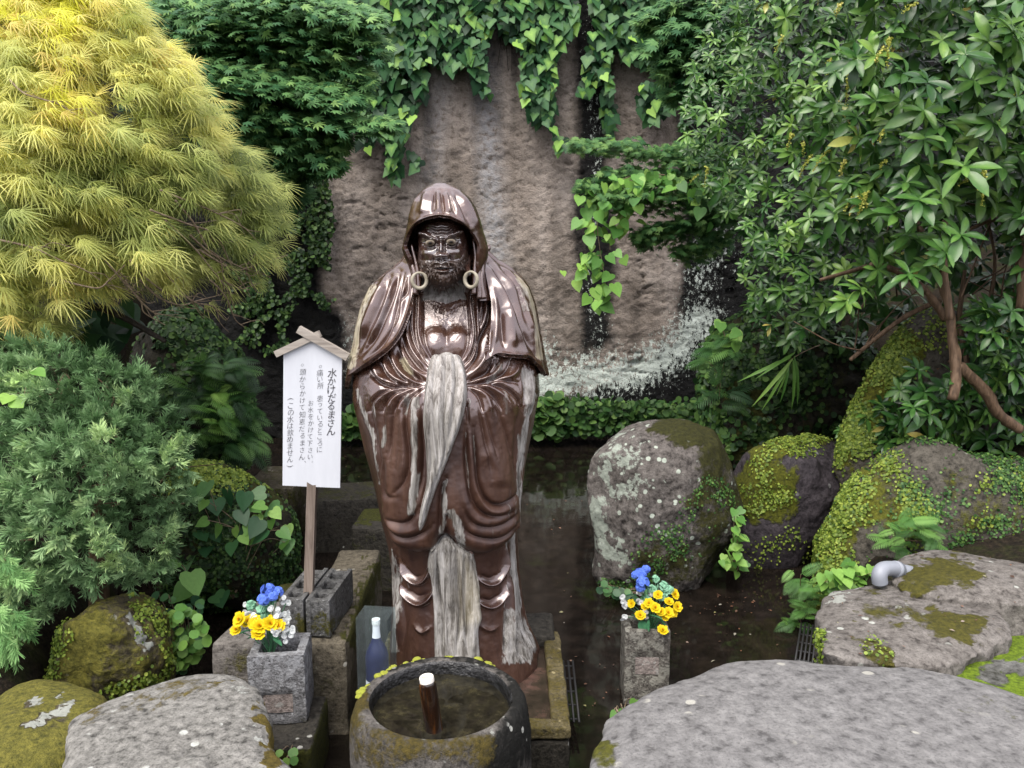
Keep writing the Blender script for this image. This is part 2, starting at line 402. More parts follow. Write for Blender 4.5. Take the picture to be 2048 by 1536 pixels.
def wall():
    t = thing('rock_wall', 'tall rough grey-brown rock-faced retaining wall with black water stains behind the statue', 'wall', (0, WY, 0))
    nx, nz = 560, 330
    X, Z = np.meshgrid(np.linspace(-8.5, 8.5, nx), np.linspace(-.4, 6.6, nz))
    P = np.stack([X, 0 * X, Z], -1)
    rel = .05 * fbm(P * .9, 3, 21) + .03 * fbm(P * [4, 1, 5], 5, 22, .6) + .022 * fbm(P * [14, 1, 18], 4, 23, .65)
    cr = fbm(P * [1.6, 1, 3.2], 4, 24); rel -= .05 * ss(.035, .0, np.abs(cr - .05)) * ss(-.2, .3, fbm(P * 2, 2, 29))
    V = np.stack([X, WY - rel, Z], -1).reshape(-1, 3)
    px, py = proj(V)
    jx = px + 42 * fbm(V * [1, 1, .22] * 2.4, 5, 25, .6); jy = py + 60 * fbm(V * [1.9, 1, 1], 5, 26, .6)
    st = np.zeros(len(V))
    def add(poly, blur, val):
        nonlocal st
        st = np.maximum(st, val * ss(-blur, blur, sdpoly(jx, jy, poly)))
    add([(1150, -50), (1235, -50), (1235, 250), (1228, 480), (1215, 700), (1165, 720), (1165, 480), (1150, 250)], 38, 1)
    add([(1360, -100), (1500, -100), (1500, 900), (1350, 900), (1350, 620), (1368, 420), (1355, 200)], 26, 1)
    add([(-2500, -2500), (655, -2500), (655, 60), (630, 330), (655, 560), (690, 640), (705, 900), (705, 1300), (-2500, 1300)], 26, 1)  # left end blackened to stand in for deep shade, on top of real algae stains
    add([(620, 800), (720, 745), (1080, 790), (1250, 775), (1500, 600), (1500, 1300), (620, 1300)], 26, 1)
    add([(5000, -2500), (1440, -2500), (1440, 1300), (5000, 1300)], 20, 1)
    vs = fbm(V * [2.6, 1, .12], 3, 27)
    soft = .50 * ss(.0, .5, vs) + .3 * ss(330, 60, jy)
    stain = np.clip(np.maximum(st, soft * (1 - st)), 0, 1)
    lime = np.zeros(len(V))
    for pts, w, a in [([(1400, 640), (1350, 705), (1280, 742), (1190, 752), (1080, 768)], 52, 1.05), ([(1440, 500), (1395, 610), (1360, 690)], 62, .66), ([(1450, 470), (1390, 600)], 100, .5), ([(1450, 430), (1390, 560)], 55, .75),
                      ([(1185, 190), (1195, 330), (1185, 470)], 26, .62), ([(1180, 560), (1200, 690), (1130, 740)], 40, .6), ([(700, 640), (700, 760)], 28, .62), ([(1090, 700), (1085, 800)], 40, .8), ([(1190, 20), (1175, 180)], 30, .55)]:
        D, _ = dline(px, py, pts); lime = np.maximum(lime, a * np.clip(1.05 - D / (w * 2.3), 0, 1) ** 1.3)
    pale = .9 * ss(45, 0, dline(px, py, [(965, 60), (975, 260), (985, 430), (1000, 560)])[0]) + .5 * ss(40, 0, dline(px, py, [(880, 150), (860, 400)])[0])
    m = Mat('rock_face'); n1 = m.noise(1.7, 7, .62, m.mapv((1, 1, .5))); n2 = m.noise(13, 7, .66); n3 = m.noise(60, 4, .6)
    c = m.ramp(n1, [(.3, (.14, .116, .097)), (.5, (.25, .213, .184)), (.7, (.375, .33, .295))])
    c = m.mix(m.ramp(n2, [(.3, .75), (.5, 0.)]), c, (.045, .034, .027))
    c = m.mix(m.ramp(n3, [(.55, 0.), (.8, .6)]), c, (.36, .31, .27))
    c = m.mix(m.ma('MULTIPLY', m.attr('pale'), m.sst(n2, .3, .6)), c, (.30, .30, .31))
    c = m.mix(m.sst(m.ma('ADD', m.attr('stain'), m.ma('MULTIPLY', m.ma('SUBTRACT', n2, .5), .7)), .18, .85), c, m.mix(n2, (.004, .004, .005), (.017, .017, .016)))
    sp = m.noise(24, 5, .75, m.mapv((1, 1, .6))); sp2 = m.noise(95, 2, .5)
    lm = m.sst(m.ma('ADD', m.ma('MULTIPLY', sp, .75), m.ma('ADD', m.ma('MULTIPLY', m.attr('lime'), .30), m.ma('MULTIPLY', sp2, .22))), .70, .76)
    lm = m.ma('MULTIPLY', lm, m.sst(m.attr('lime'), .03, .25))
    c = m.mix(lm, c, m.mix(n3, (.34, .40, .36), (.62, .67, .62)))
    h = m.ma('ADD', m.ma('MULTIPLY', n2, 1.), m.ma('MULTIPLY', n3, .35))
    mat = m.end(m.pr(c, .8, Specular_IOR_Level=.12, Normal=m.bump(h, .9, .05)))
    mk('face', V, grid_faces(nx, nz), mat, t, attrs={'stain': stain, 'lime': lime, 'pale': pale})
    return V
wall()
# ------------------------------------------------------------------ the statue
YS = 3.9
def rows(tab, q):
    a = np.array(sorted(tab), float); return [np.interp(q, a[:, 0], a[:, k]) for k in range(1, a.shape[1])]
def zat(py, Y): return atY(1024, py, Y)[..., 2]
def skin(sil, dep, top, bot, nth, nv, cx_y=YS, ex=2.25, back=.8, dsm=15):
    """turned-like body: half widths from the silhouette rows, front depth from the depth rows (given where the front shows)"""
    py = np.linspace(top, bot, nv); z = zat(py, cx_y)
    tab = sorted((zat(p, cx_y),) + tuple(float(atY(x, p, cx_y)[0]) for x in xs) for p, *xs in [(s[0], s[1], s[2]) for s in sil])
    a = np.array(tab); xl = np.interp(z, a[:, 0], a[:, 1]); xr = np.interp(z, a[:, 0], a[:, 2])
    def sm(v, k=9):
        ker = np.hanning(k + 2)[1:-1]; ker /= ker.sum(); return np.convolve(np.pad(v, k // 2, mode='edge'), ker, 'valid')
    xl, xr = sm(xl), sm(xr)
    dt = np.array(sorted((float(zat(p, cx_y - d)), d) for p, d in dep)); d = sm(np.interp(z, dt[:, 0], dt[:, 1]), dsm)
    hw = (xr - xl) / 2; cx = (xl + xr) / 2
    u = np.linspace(0, 1, nth, endpoint=False)
    nf = .68; uf = u < nf
    ang = np.where(uf, math.pi + (u / nf) * math.pi, 2 * math.pi + (u - nf) / (1 - nf) * math.pi)   # front from left to right, then the back
    cs, sn = np.cos(ang), np.sin(ang)
    C = np.sign(cs) * np.abs(cs) ** (2 / ex); S = np.sign(sn) * np.abs(sn) ** (2 / ex)
    X = cx[:, None] + hw[:, None] * C; Y = cx_y + np.where(S < 0, S * d[:, None], S * np.minimum(d * back, hw)[:, None])
    V = np.stack([X, Y, np.repeat(z[:, None], nth, 1)], -1)
    return V, np.repeat((ang < 2 * math.pi)[None], nv, 0)
def gnorm(V):
    du = np.roll(V, -1, 1) - np.roll(V, 1, 1); dv = np.gradient(V, axis=0)
    return unit(np.cross(dv, du))
Aq = lambda L: [(690 + x / 4.954, 520 + y / 4.954) for x, y in L]
Bq = lambda L: [(690 + x / 4.654, 780 + y / 4.654) for x, y in L]
Cq = lambda L: [(740 + x / 4.955, 1040 + y / 4.955) for x, y in L]
class HMap:
    """relief drawn over the statue's front, sampled at the place each point shows"""
    def __init__(s, x0, y0, x1, y1, res=1.):
        s.x0, s.y0, s.res = x0, y0, res
        s.X, s.Y = np.meshgrid(np.arange(x0, x1, 1 / res), np.arange(y0, y1, 1 / res)); s.H = np.zeros_like(s.X)
    def stroke(s, pts, w, h, taper=.25, sharp=1.6):
        p = smooth_pts(pts, 6); lo = p.min(0) - 3 * w; hi = p.max(0) + 3 * w
        m = (s.X >= lo[0]) & (s.X <= hi[0]) & (s.Y >= lo[1]) & (s.Y <= hi[1])
        if not m.any(): return
        D, T = dline(s.X[m], s.Y[m], p)
        e = np.minimum(ss(0, taper, T) if taper else 1, ss(0, taper, 1 - T) if taper else 1) if taper else 1
        s.H[m] += h * np.exp(-(D / w) ** sharp) * (.25 + .75 * e)
    def side(s, pts, w, h, sgn=1):
        """one-sided fold: a crest that drops sharply on one side and slopes off over w on the other"""
        p = smooth_pts(pts, 6); lo = p.min(0) - 2 * w; hi = p.max(0) + 2 * w
        m = (s.X >= lo[0]) & (s.X <= hi[0]) & (s.Y >= lo[1]) & (s.Y <= hi[1])
        x, y = s.X[m], s.Y[m]; best = np.full(x.shape, 1e9); sd = np.zeros(x.shape)
        for a, b in zip(p[:-1], p[1:]):
            d = b - a; L = max(d @ d, 1e-9); t = np.clip(((x - a[0]) * d[0] + (y - a[1]) * d[1]) / L, 0, 1)
            q = np.hypot(x - a[0] - t * d[0], y - a[1] - t * d[1]); k = q < best
            cr = np.sign(d[0] * (y - a[1]) - d[1] * (x - a[0])); best = np.where(k, q, best); sd = np.where(k, cr, sd)
        _, T = dline(x, y, p); e = ss(0, .2, T) * ss(0, .2, 1 - T)
        v = sgn * sd * best; prof = np.where(v > 0, np.exp(-(v / w) ** 1.3), np.exp(-(v / (w * .18)) ** 2))
        s.H[m] += h * prof * (.2 + .8 * e)
    def blob(s, x, y, rx, ry, h, rot=0, p=2.):
        c, n = math.cos(rot), math.sin(rot); dx = s.X - x; dy = s.Y - y
        q = np.hypot((dx * c + dy * n) / rx, (-dx * n + dy * c) / ry); s.H += h * np.exp(-q ** p)
    def plate(s, poly, h, w, fade=None):
        d = sdpoly(s.X, s.Y, smooth_pts(poly, 5, True)); t = np.clip(d / w, 0, 1); s.H += h * np.sqrt(np.clip(1 - (1 - t) ** 2, 0, 1)) * (1 if fade is None else ss(fade[0], fade[1], s.Y))
    def at(s, px, py):
        u = np.clip((px - s.x0) * s.res, 0, s.X.shape[1] - 1.001); v = np.clip((py - s.y0) * s.res, 0, s.X.shape[0] - 1.001)
        i = np.floor(u).astype(int); j = np.floor(v).astype(int); f = u - i; g = v - j; H = s.H
        return (H[j, i] * (1 - f) + H[j, i + 1] * f) * (1 - g) + (H[j + 1, i] * (1 - f) + H[j + 1, i + 1] * f) * g

def snap(V, Q, keep, px, py, poly, face, reach=3.):
    """slide the free edge's vertices onto the drawn outline"""
    nvt = px.size; a = np.zeros(nvt, bool); b = np.zeros(nvt, bool); a[Q[keep].ravel()] = True; b[Q[~keep].ravel()] = True; i = np.where(a & b)[0]
    x, y = px.ravel()[i], py.ravel()[i]; p = np.asarray(list(poly) + [poly[0]], float); best = np.full(len(i), 1e9); bx = x.copy(); by = y.copy()
    for u, w in zip(p[:-1], p[1:]):
        d = w - u; L = max(d @ d, 1e-9); t = np.clip(((x - u[0]) * d[0] + (y - u[1]) * d[1]) / L, 0, 1); qx, qy = u[0] + t * d[0], u[1] + t * d[1]; D = np.hypot(x - qx, y - qy); m = D < best
        best = np.where(m, D, best); bx = np.where(m, qx, bx); by = np.where(m, qy, by)
    ok = (best < reach) & face.ravel()[i]; V = V.reshape(-1, 3).copy(); dp = V[i, 1] / F
    V[i, 0] += np.where(ok, (bx - x) * dp, 0); V[i, 2] -= np.where(ok, (by - y) * dp, 0); return V
def thicken(V, N, Fs, th):
    """a shell: the faces, the same pushed in along the smooth normals, and a rim along the free edges"""
    n = len(V); V = V.copy(); E = np.concatenate([np.stack([f[:, k], f[:, (k + 1) % f.shape[1]]], -1) for f in Fs for k in range(f.shape[1])])
    key = np.minimum(E[:, 0], E[:, 1]).astype(np.int64) * (n + 1) + np.maximum(E[:, 0], E[:, 1]); u, inv, cnt = np.unique(key, return_inverse=True, return_counts=True); B = E[cnt[inv] == 1]
    vv, ix = np.unique(B.ravel(), return_inverse=True); ix = ix.reshape(-1, 2); m = len(vv); P = V[vv]; deg = np.bincount(ix.ravel(), minlength=m)[:, None]
    for _ in range(7):
        S = np.zeros_like(P); np.add.at(S, ix[:, 0], P[ix[:, 1]]); np.add.at(S, ix[:, 1], P[ix[:, 0]]); P = .5 * P + .5 * S / np.maximum(deg, 1)
    V[vv] = P; Nr = N[vv]
    for _ in range(7):
        S = np.zeros_like(Nr); np.add.at(S, ix[:, 0], Nr[ix[:, 1]]); np.add.at(S, ix[:, 1], Nr[ix[:, 0]]); Nr = unit(Nr + S)
    N = N.copy(); N[vv] = Nr; W = V - N * th; ring = np.concatenate([V[vv], W[vv]]); rim = np.stack([ix[:, 1], ix[:, 0], ix[:, 0] + m, ix[:, 1] + m], -1) + 2 * n
    return np.concatenate([V, W, ring]), list(Fs) + [f[:, ::-1] + n for f in Fs] + [rim], np.concatenate([np.arange(n), np.arange(n), vv, vv])
def statue_mat(name, dark=.6, lime_amt=1.):
    m = Mat(name); v = m.mapv((1, 1, .22)); n1 = m.noise(9, 6, .65, v, .4); n2 = m.noise(55, 5, .7, m.mapv((1, 1, .12)), .7); n3 = m.noise(160, 3)
    c = m.ramp(n1, [(.3, (.028 * dark, .010 * dark, .007 * dark)), (.52, (.072 * dark, .032 * dark, .019 * dark)), (.75, (.135 * dark, .068 * dark, .044 * dark))])
    c = m.mix(m.ramp(n3, [(.66, 0.), (.8, .4)]), c, (.16, .10, .08))
    li = m.attr('lime'); lm = m.sst(m.ma('ADD', li, m.ma('MULTIPLY', m.ma('SUBTRACT', n2, .5), 2.0)), .42, .75)
    drip = m.ma('MULTIPLY', m.sst(m.noise(30, 5, .7, m.mapv((1, 1, .06)), .8), .635, .70), m.sst(m.noise(3.5, 4, .6), .46, .62)); lm = m.ma('MAXIMUM', lm, m.ma('MULTIPLY', drip, .55))
    n4 = m.noise(38, 6, .75, m.mapv((1, 1, .07)), .5)
    lc = m.ramp(n4, [(.30, (.022, .018, .016)), (.41, (.10, .092, .082)), (.52, (.23, .22, .205)), (.68, (.37, .36, .35))])
    lc = m.mix(m.ma('MULTIPLY', m.attr('ochre'), .6), lc, (.34, .29, .16))
    c = m.mix(m.ma('MULTIPLY', lm, lime_amt), c, lc)
    dry = m.ma('SUBTRACT', 1., m.attr('wet')); dry = m.sst(m.ma('ADD', dry, m.ma('MULTIPLY', m.ma('SUBTRACT', m.noise(6, 4, .6), .5), .8)), .25, .75)
    ro = m.ma('ADD', m.ma('MULTIPLY', dry, .22), m.ma('ADD', m.ma('MULTIPLY', lm, .30), m.ma('ADD', .15, m.ma('MULTIPLY', m.noise(14, 5, .7), .22))))
    io = m.ma('SUBTRACT', m.ma('SUBTRACT', 2.08, m.ma('MULTIPLY', dry, .5)), m.ma('MULTIPLY', lm, .5))
    h = m.ma('ADD', m.ma('MULTIPLY', n1, .25), m.ma('ADD', m.ma('MULTIPLY', m.ma('MULTIPLY', n2, lm), 1.4), m.ma('MULTIPLY', n3, .04)))
    return m.end(m.pr(c, ro, IOR=io, Specular_Tint=(1., .90, .90), Normal=m.bump(h, .35, .006)))

def build_statue():
    t = thing('monk_statue', 'tall glossy brown statue of a hooded bearded monk with joined sleeves', 'statue', (atY(925, 1330, YS)[0], YS, .2))
    M_robe = statue_mat('wet_bronze'); M_skin = statue_mat('wet_bronze_skin', .62)
    # ---------------- body
    sil = [(528, 846, 930), (545, 842, 934), (560, 832, 944), (580, 790, 985), (600, 748, 1040), (620, 738, 1048), (650, 726, 1061), (690, 718, 1069), (752, 709, 1077), (790, 711, 1079), (830, 721, 1069), (890, 735, 1055),
           (950, 752, 1043), (1030, 768, 1032), (1080, 779, 1031), (1130, 787, 1034), (1200, 789, 1041), (1250, 786, 1052), (1285, 783, 1068), (1305, 782, 1076), (1322, 788, 1076), (1335, 797, 1066), (1345, 806, 1050)]
    dep = [(525, .10), (560, .13), (585, .17), (610, .205), (650, .25), (690, .285), (720, .322), (745, .352), (765, .378), (790, .410), (820, .432), (850, .438), (900, .432), (1000, .41), (1080, .365), (1110, .355), (1150, .335), (1220, .34), (1300, .37), (1350, .38)]
    V, fr = skin(sil, dep, 528, 1342, 760, 980, dsm=111)
    H = HMap(690, 500, 1110, 1450)
    g = H.stroke; sd = H.side
    # chest sunk behind the collars, with pectorals
    chest = Aq([(745, 250), (752, 400), (757, 560), (758, 660), (775, 800), (815, 905), (875, 985), (1000, 1010), (1140, 985), (1200, 920), (1232, 820), (1240, 650), (1228, 450), (1210, 250)])
    H.plate(chest, -.035, 4)
    H.blob(*Aq([(880, 790)])[0], 27, 26, .030, 0, 3); H.blob(*Aq([(1120, 790)])[0], 25, 26, .030, 0, 3)
    g(Aq([(1000, 600), (1005, 850)]), 5, -.010); H.blob(*Aq([(1000, 960)])[0], 30, 7, -.012, 0, 2)
    # collars and robe folds, left
    for P, w, h in [([(742, 260), (735, 450), (728, 640), (742, 770), (785, 900), (870, 1005)], 2.6, .016), ([(712, 300), (700, 480), (694, 650), (706, 780), (755, 920), (850, 1030)], 2.2, -.016),
                    ([(690, 330), (668, 560), (672, 700), (715, 850), (790, 970), (850, 1045)], 3.2, .012), ([(648, 560), (650, 690), (690, 830), (770, 970), (830, 1050)], 2.4, -.016),
                    ([(610, 640), (618, 740), (660, 880), (740, 1000), (825, 1085)], 4, .015), ([(568, 760), (590, 870), (660, 980), (750, 1080), (815, 1115)], 2.4, -.018),
                    ([(560, 840), (585, 960), (640, 1050), (720, 1120), (800, 1160)], 4.5, .018), ([(520, 840), (545, 960), (610, 1070), (700, 1160), (800, 1205)], 5, -.034),
                    ([(460, 900), (500, 1040), (590, 1160), (700, 1215)], 5, .018), ([(425, 930), (460, 1040), (545, 1150), (660, 1225)], 3.2, -.022),
                    ([(380, 960), (420, 1090), (500, 1180), (600, 1232)], 5, .018), ([(345, 990), (385, 1110), (470, 1190), (590, 1236)], 3.2, -.022),
                    ([(290, 1040), (330, 1150), (420, 1215)], 6, .018), ([(240, 1070), (275, 1160), (370, 1228), (500, 1243)], 3.4, -.022),
                    ([(360, 1262), (500, 1240), (680, 1242), (780, 1230)], 4, -.024),
                    ([(230, 1500), (262, 1400), (340, 1320), (450, 1268), (560, 1250)], 3, -.020), ([(300, 1500), (330, 1400), (420, 1325), (540, 1275)], 6, .014),
                    ([(360, 1500), (410, 1385), (510, 1305), (640, 1265)], 3, -.020), ([(460, 1530), (520, 1400), (610, 1315), (715, 1270)], 3, -.020), ([(420, 1500), (470, 1390), (570, 1310)], 5, .012),
                    ([(590, 1530), (630, 1400), (695, 1320), (780, 1262)], 3, -.020), ([(520, 1530), (570, 1410), (660, 1320)], 5, .012), ([(660, 1530), (690, 1400), (760, 1300)], 5, .010)]:
        g(Aq(P), w, h)
    # right side
    for P, w, h in [([(1228, 260), (1245, 480), (1268, 680), (1258, 840), (1212, 950), (1150, 1012)], 2.6, .016), ([(1252, 280), (1272, 480), (1296, 690), (1288, 850), (1240, 970), (1170, 1040)], 2.4, -.018),
                    ([(1275, 300), (1298, 500), (1318, 690), (1300, 860), (1255, 990), (1180, 1070)], 3, .012), ([(1290, 200), (1285, 380), (1300, 560), (1315, 650)], 2.2, -.016), ([(1335, 250), (1326, 420), (1332, 580), (1325, 660)], 2.2, -.016),
                    ([(1368, 180), (1372, 400), (1352, 600), (1330, 690)], 2.2, -.016), ([(1312, 240), (1308, 420), (1318, 600)], 3, .012), ([(1352, 230), (1350, 400), (1340, 600)], 3, .012), ([(1400, 240), (1405, 430), (1380, 620)], 4, .014),
                    ([(1395, 160), (1432, 420), (1432, 570), (1378, 690), (1326, 800), (1308, 930), (1250, 1030), (1195, 1095)], 3.4, -.034),
                    ([(1460, 640), (1420, 820), (1380, 980), (1290, 1100), (1200, 1150)], 7, .018), ([(1470, 980), (1420, 1090), (1310, 1150), (1205, 1195)], 4.5, -.034),
                    ([(1560, 980), (1500, 1100), (1380, 1180), (1220, 1212)], 5, .016), ([(1640, 990), (1600, 1100), (1500, 1165), (1350, 1203), (1215, 1222)], 3.2, -.022), ([(1520, 960), (1500, 1060), (1420, 1150)], 3, -.016),
                    ([(1720, 1010), (1690, 1110), (1580, 1180), (1420, 1215)], 6, .016), ([(1210, 1232), (1400, 1212), (1560, 1190), (1720, 1215)], 3.6, -.022),
                    ([(1220, 1240), (1340, 1260), (1470, 1340), (1545, 1450), (1570, 1535)], 3.2, -.022), ([(1400, 1222), (1560, 1255), (1680, 1330), (1750, 1430), (1790, 1535)], 3.4, -.020), ([(1300, 1230), (1450, 1270), (1590, 1370), (1680, 1530)], 6, .015),
                    ([(1215, 1260), (1310, 1330), (1355, 1430), (1370, 1535)], 3, -.018), ([(1280, 1270), (1400, 1350), (1460, 1530)], 5, .012), ([(1760, 1080), (1790, 1200), (1800, 1340), (1780, 1530)], 4, -.016), ([(1840, 1080), (1860, 1220), (1830, 1500)], 5, .012)]:
        g(Aq(P), w, h)
    # sleeves and skirt
    for P, w, h in [([(205, 60), (222, 200), (285, 460), (335, 640), (345, 860)], 4, -.016), ([(350, 60), (345, 250), (368, 430), (385, 580)], 4, -.014), ([(470, 120), (435, 300), (425, 480), (425, 640)], 4, -.020),
                    ([(575, 120), (565, 340), (595, 540), (608, 700), (580, 840), (510, 925)], 4, -.022), ([(540, 140), (535, 340), (560, 560), (560, 720), (520, 850)], 8, .014), ([(720, 150), (715, 400), (730, 600), (728, 800), (700, 960), (690, 1060)], 5, -.022),
                    ([(650, 120), (640, 400), (670, 600), (660, 900), (660, 1100)], 9, .020), ([(745, 350), (765, 650), (760, 900), (730, 1100)], 5, -.022), ([(380, 640), (395, 850), (440, 960), (540, 960)], 5, -.016),
                    ([(440, 1130), (500, 1165), (590, 1185), (660, 1150), (720, 1050)], 5, -.018), ([(420, 1150), (490, 1265), (620, 1318), (750, 1270), (840, 1180)], 5, -.018), ([(430, 1090), (510, 1215), (620, 1250), (740, 1200)], 8, .010),
                    ([(1195, 350), (1212, 650), (1222, 850), (1280, 990), (1372, 1035), (1480, 990), (1580, 900)], 4, -.026), ([(1160, 400), (1175, 700), (1195, 900), (1270, 1050), (1370, 1085), (1490, 1040)], 6, .013), ([(1128, 330), (1120, 600), (1135, 850), (1170, 1000), (1240, 1095), (1340, 1130), (1470, 1100)], 4, -.024),
                    ([(1090, 1050), (1165, 1180), (1300, 1222), (1430, 1185), (1550, 1080)], 4.5, -.016), ([(1080, 900), (1130, 1080), (1230, 1170), (1340, 1180)], 7, .009), ([(1060, 1130), (1130, 1270), (1300, 1330), (1440, 1290), (1560, 1150)], 4.5, -.018),
                    ([(1235, 120), (1280, 330), (1320, 600), (1330, 800)], 4, -.016), ([(1380, 100), (1450, 240), (1510, 430), (1530, 640)], 4, -.016), ([(1130, 100), (1150, 330)], 3, -.014), ([(1300, 200), (1380, 500), (1390, 620)], 3, -.010), ([(1260, 520), (1380, 700), (1400, 900)], 20, .022), ([(1640, 100), (1600, 400), (1560, 700), (1540, 950)], 6, -.014),
                    ([(940, 800), (900, 950), (890, 1150), (885, 1330)], 5, -.030), ([(960, 1080), (950, 1200), (960, 1320)], 5, -.026), ([(1640, 600), (1580, 880), (1560, 1130)], 4, -.02)]:
        g(Bq(P), w, h)
    hem = Bq([(330, 200), (1640, 200), (1600, 1150), (1530, 1310), (1450, 1410), (1340, 1485), (1230, 1505), (1140, 1475), (1060, 1420), (985, 1345), (930, 1318), (885, 1350), (850, 1435), (740, 1482), (600, 1455), (490, 1390), (430, 1260), (380, 1050)])
    H.plate(hem, .075, 26, (850, 1075))
    # the lower robe: legs with hanging folds, the middle fall, the flaring sides
    panel = Cq([(735, 130), (790, 150), (870, 210), (960, 270), (1010, 300), (1045, 480), (1075, 640), (1080, 820), (1095, 960), (1065, 1100), (1095, 1400), (1110, 1900), (640, 1900), (650, 1400), (645, 1000), (640, 830), (615, 560), (580, 420), (610, 260), (690, 200)])
    H.plate(panel, .05, 9)
    for P, w, h in [([(290, 400), (350, 540), (450, 620), (540, 590), (600, 480)], 3.4, .024), ([(300, 380), (370, 500), (450, 570), (530, 540)], 4, -.012), ([(290, 600), (350, 740), (470, 830), (570, 795), (640, 690)], 3.6, .026), ([(360, 680), (470, 760), (570, 730)], 5, -.014),
                    ([(440, 1040), (520, 1110), (600, 1060)], 4, .016), ([(1060, 580), (1130, 625), (1200, 638), (1270, 600), (1330, 470), (1345, 300)], 3.4, .024), ([(1090, 540), (1190, 580), (1270, 530)], 4, -.012), ([(1070, 810), (1130, 850), (1210, 860), (1290, 800), (1360, 640)], 3.6, .026), ([(1090, 770), (1200, 800), (1290, 730)], 5, -.014), ([(1100, 1050), (1180, 1090), (1260, 1060)], 4, .014),
                    ([(680, 240), (695, 600), (740, 900), (740, 1300)], 2.6, -.022), ([(740, 400), (745, 700), (755, 1000), (765, 1300)], 3.5, .014), ([(770, 260), (800, 600), (815, 900)], 9, .022), ([(850, 240), (870, 600), (890, 900), (860, 1300)], 2.6, -.020), ([(930, 280), (920, 600), (940, 1000), (965, 1300)], 3, -.022), ([(900, 300), (900, 700), (920, 1000)], 4, .014), ([(960, 300), (1030, 500), (1060, 700)], 3, -.014), ([(640, 300), (660, 700), (690, 1200)], 4, .012), ([(1000, 900), (1010, 1300)], 5, .014),
                    ([(270, 300), (270, 700), (330, 1000), (310, 1300)], 5, -.022), ([(230, 300), (245, 700), (260, 1000), (230, 1300)], 5, .018), ([(1390, 150), (1380, 500), (1360, 900), (1340, 1300)], 4, -.024), ([(1350, 200), (1340, 500), (1320, 900)], 4, .012),
                    ([(1440, 100), (1430, 600), (1470, 950), (1560, 1250)], 4, -.020), ([(1420, 500), (1410, 900), (1440, 1300)], 5, .018), ([(1480, 1000), (1460, 1150), (1500, 1300), (1560, 1380)], 4.5, -.028), ([(1560, 1080), (1600, 1200), (1640, 1320)], 9, .02)]:
        g(Cq(P), w, h)
    # the long hanging cloth between the sleeves
    drape = [(868, 716), (880, 708), (894, 704), (908, 708), (919, 716), (928, 735), (933, 765), (934, 795), (927, 830), (914, 868), (899, 908), (884, 945), (868, 990), (860, 1025), (853, 1038), (848, 1022), (851, 990), (857, 955), (855, 920), (850, 870), (848, 830), (851, 790), (855, 755), (860, 732)]
    H.plate(drape, .085, 13)
    for P, w, h in [([(880, 720), (872, 770), (872, 830), (880, 900), (868, 970)], 2.2, -.012), ([(895, 715), (893, 780), (890, 840), (893, 890), (872, 960), (856, 1020)], 2.2, -.014), ([(908, 718), (912, 770), (905, 830), (895, 890)], 2.2, -.014), ([(886, 715), (883, 780), (880, 840), (885, 900)], 3.5, .010), ([(902, 716), (903, 780), (898, 840)], 3.5, .010), ([(920, 725), (925, 780), (915, 840), (900, 890)], 3, .008), ([(865, 740), (860, 800), (862, 880), (866, 940)], 3, .008), ([(862, 860), (868, 910), (860, 980)], 2, -.010)]:
        g(P, w, h)
    px, py = proj(V); h = np.where(fr, H.at(px, py), 0)
    # fade towards the silhouette, fine unevenness everywhere
    N = gnorm(V); vd = unit(V - np.array([0, 0, CZ])); facing = np.clip(-(N * vd).sum(-1), 0, 1)
    h = h * ss(.0, .3, facing)
    # soft folds round the sides and back
    ang = np.arctan2(V[..., 1] - YS, V[..., 0] - V[..., 0].mean(1, keepdims=True))
    h = h + np.where(fr, .3, 1) * ss(.75, .0, facing) * .012 * np.sin(ang * 13 + 2.2 * fbm(V * 2.2, 2, 5))
    V = V + N * (h + .0035 * fbm(V * 9, 3, 6) + .0012 * fbm(V * 40, 2, 7))[..., None]
    # hair on the breast
    inn = np.where(fr, sdpoly(px, py, chest), -9); V = V + N * (ss(0, 4, inn) * .0017 * np.clip(fbm(V * [120, 60, 90] + fbm(V * 25, 2, 8)[..., None] * 3, 2, 9), -.4, 1) * ss(705, 660, py) * (.4 + .6 * ss(40, 8, np.abs(px - 893))))[..., None]
    # lime and ochre streaks
    jx = px + 7 * fbm(V * [14, 14, 9], 4, 51, .65); jy = py + 9 * fbm(V * [12, 12, 8], 4, 52, .65)
    def soft(poly, b): return ss(-b, b, sdpoly(jx, jy, poly))
    def line(pts, w): return ss(w * 1.15, w * .1, dline(jx, jy, smooth_pts(pts, 5))[0])
    lime = np.zeros(px.shape)
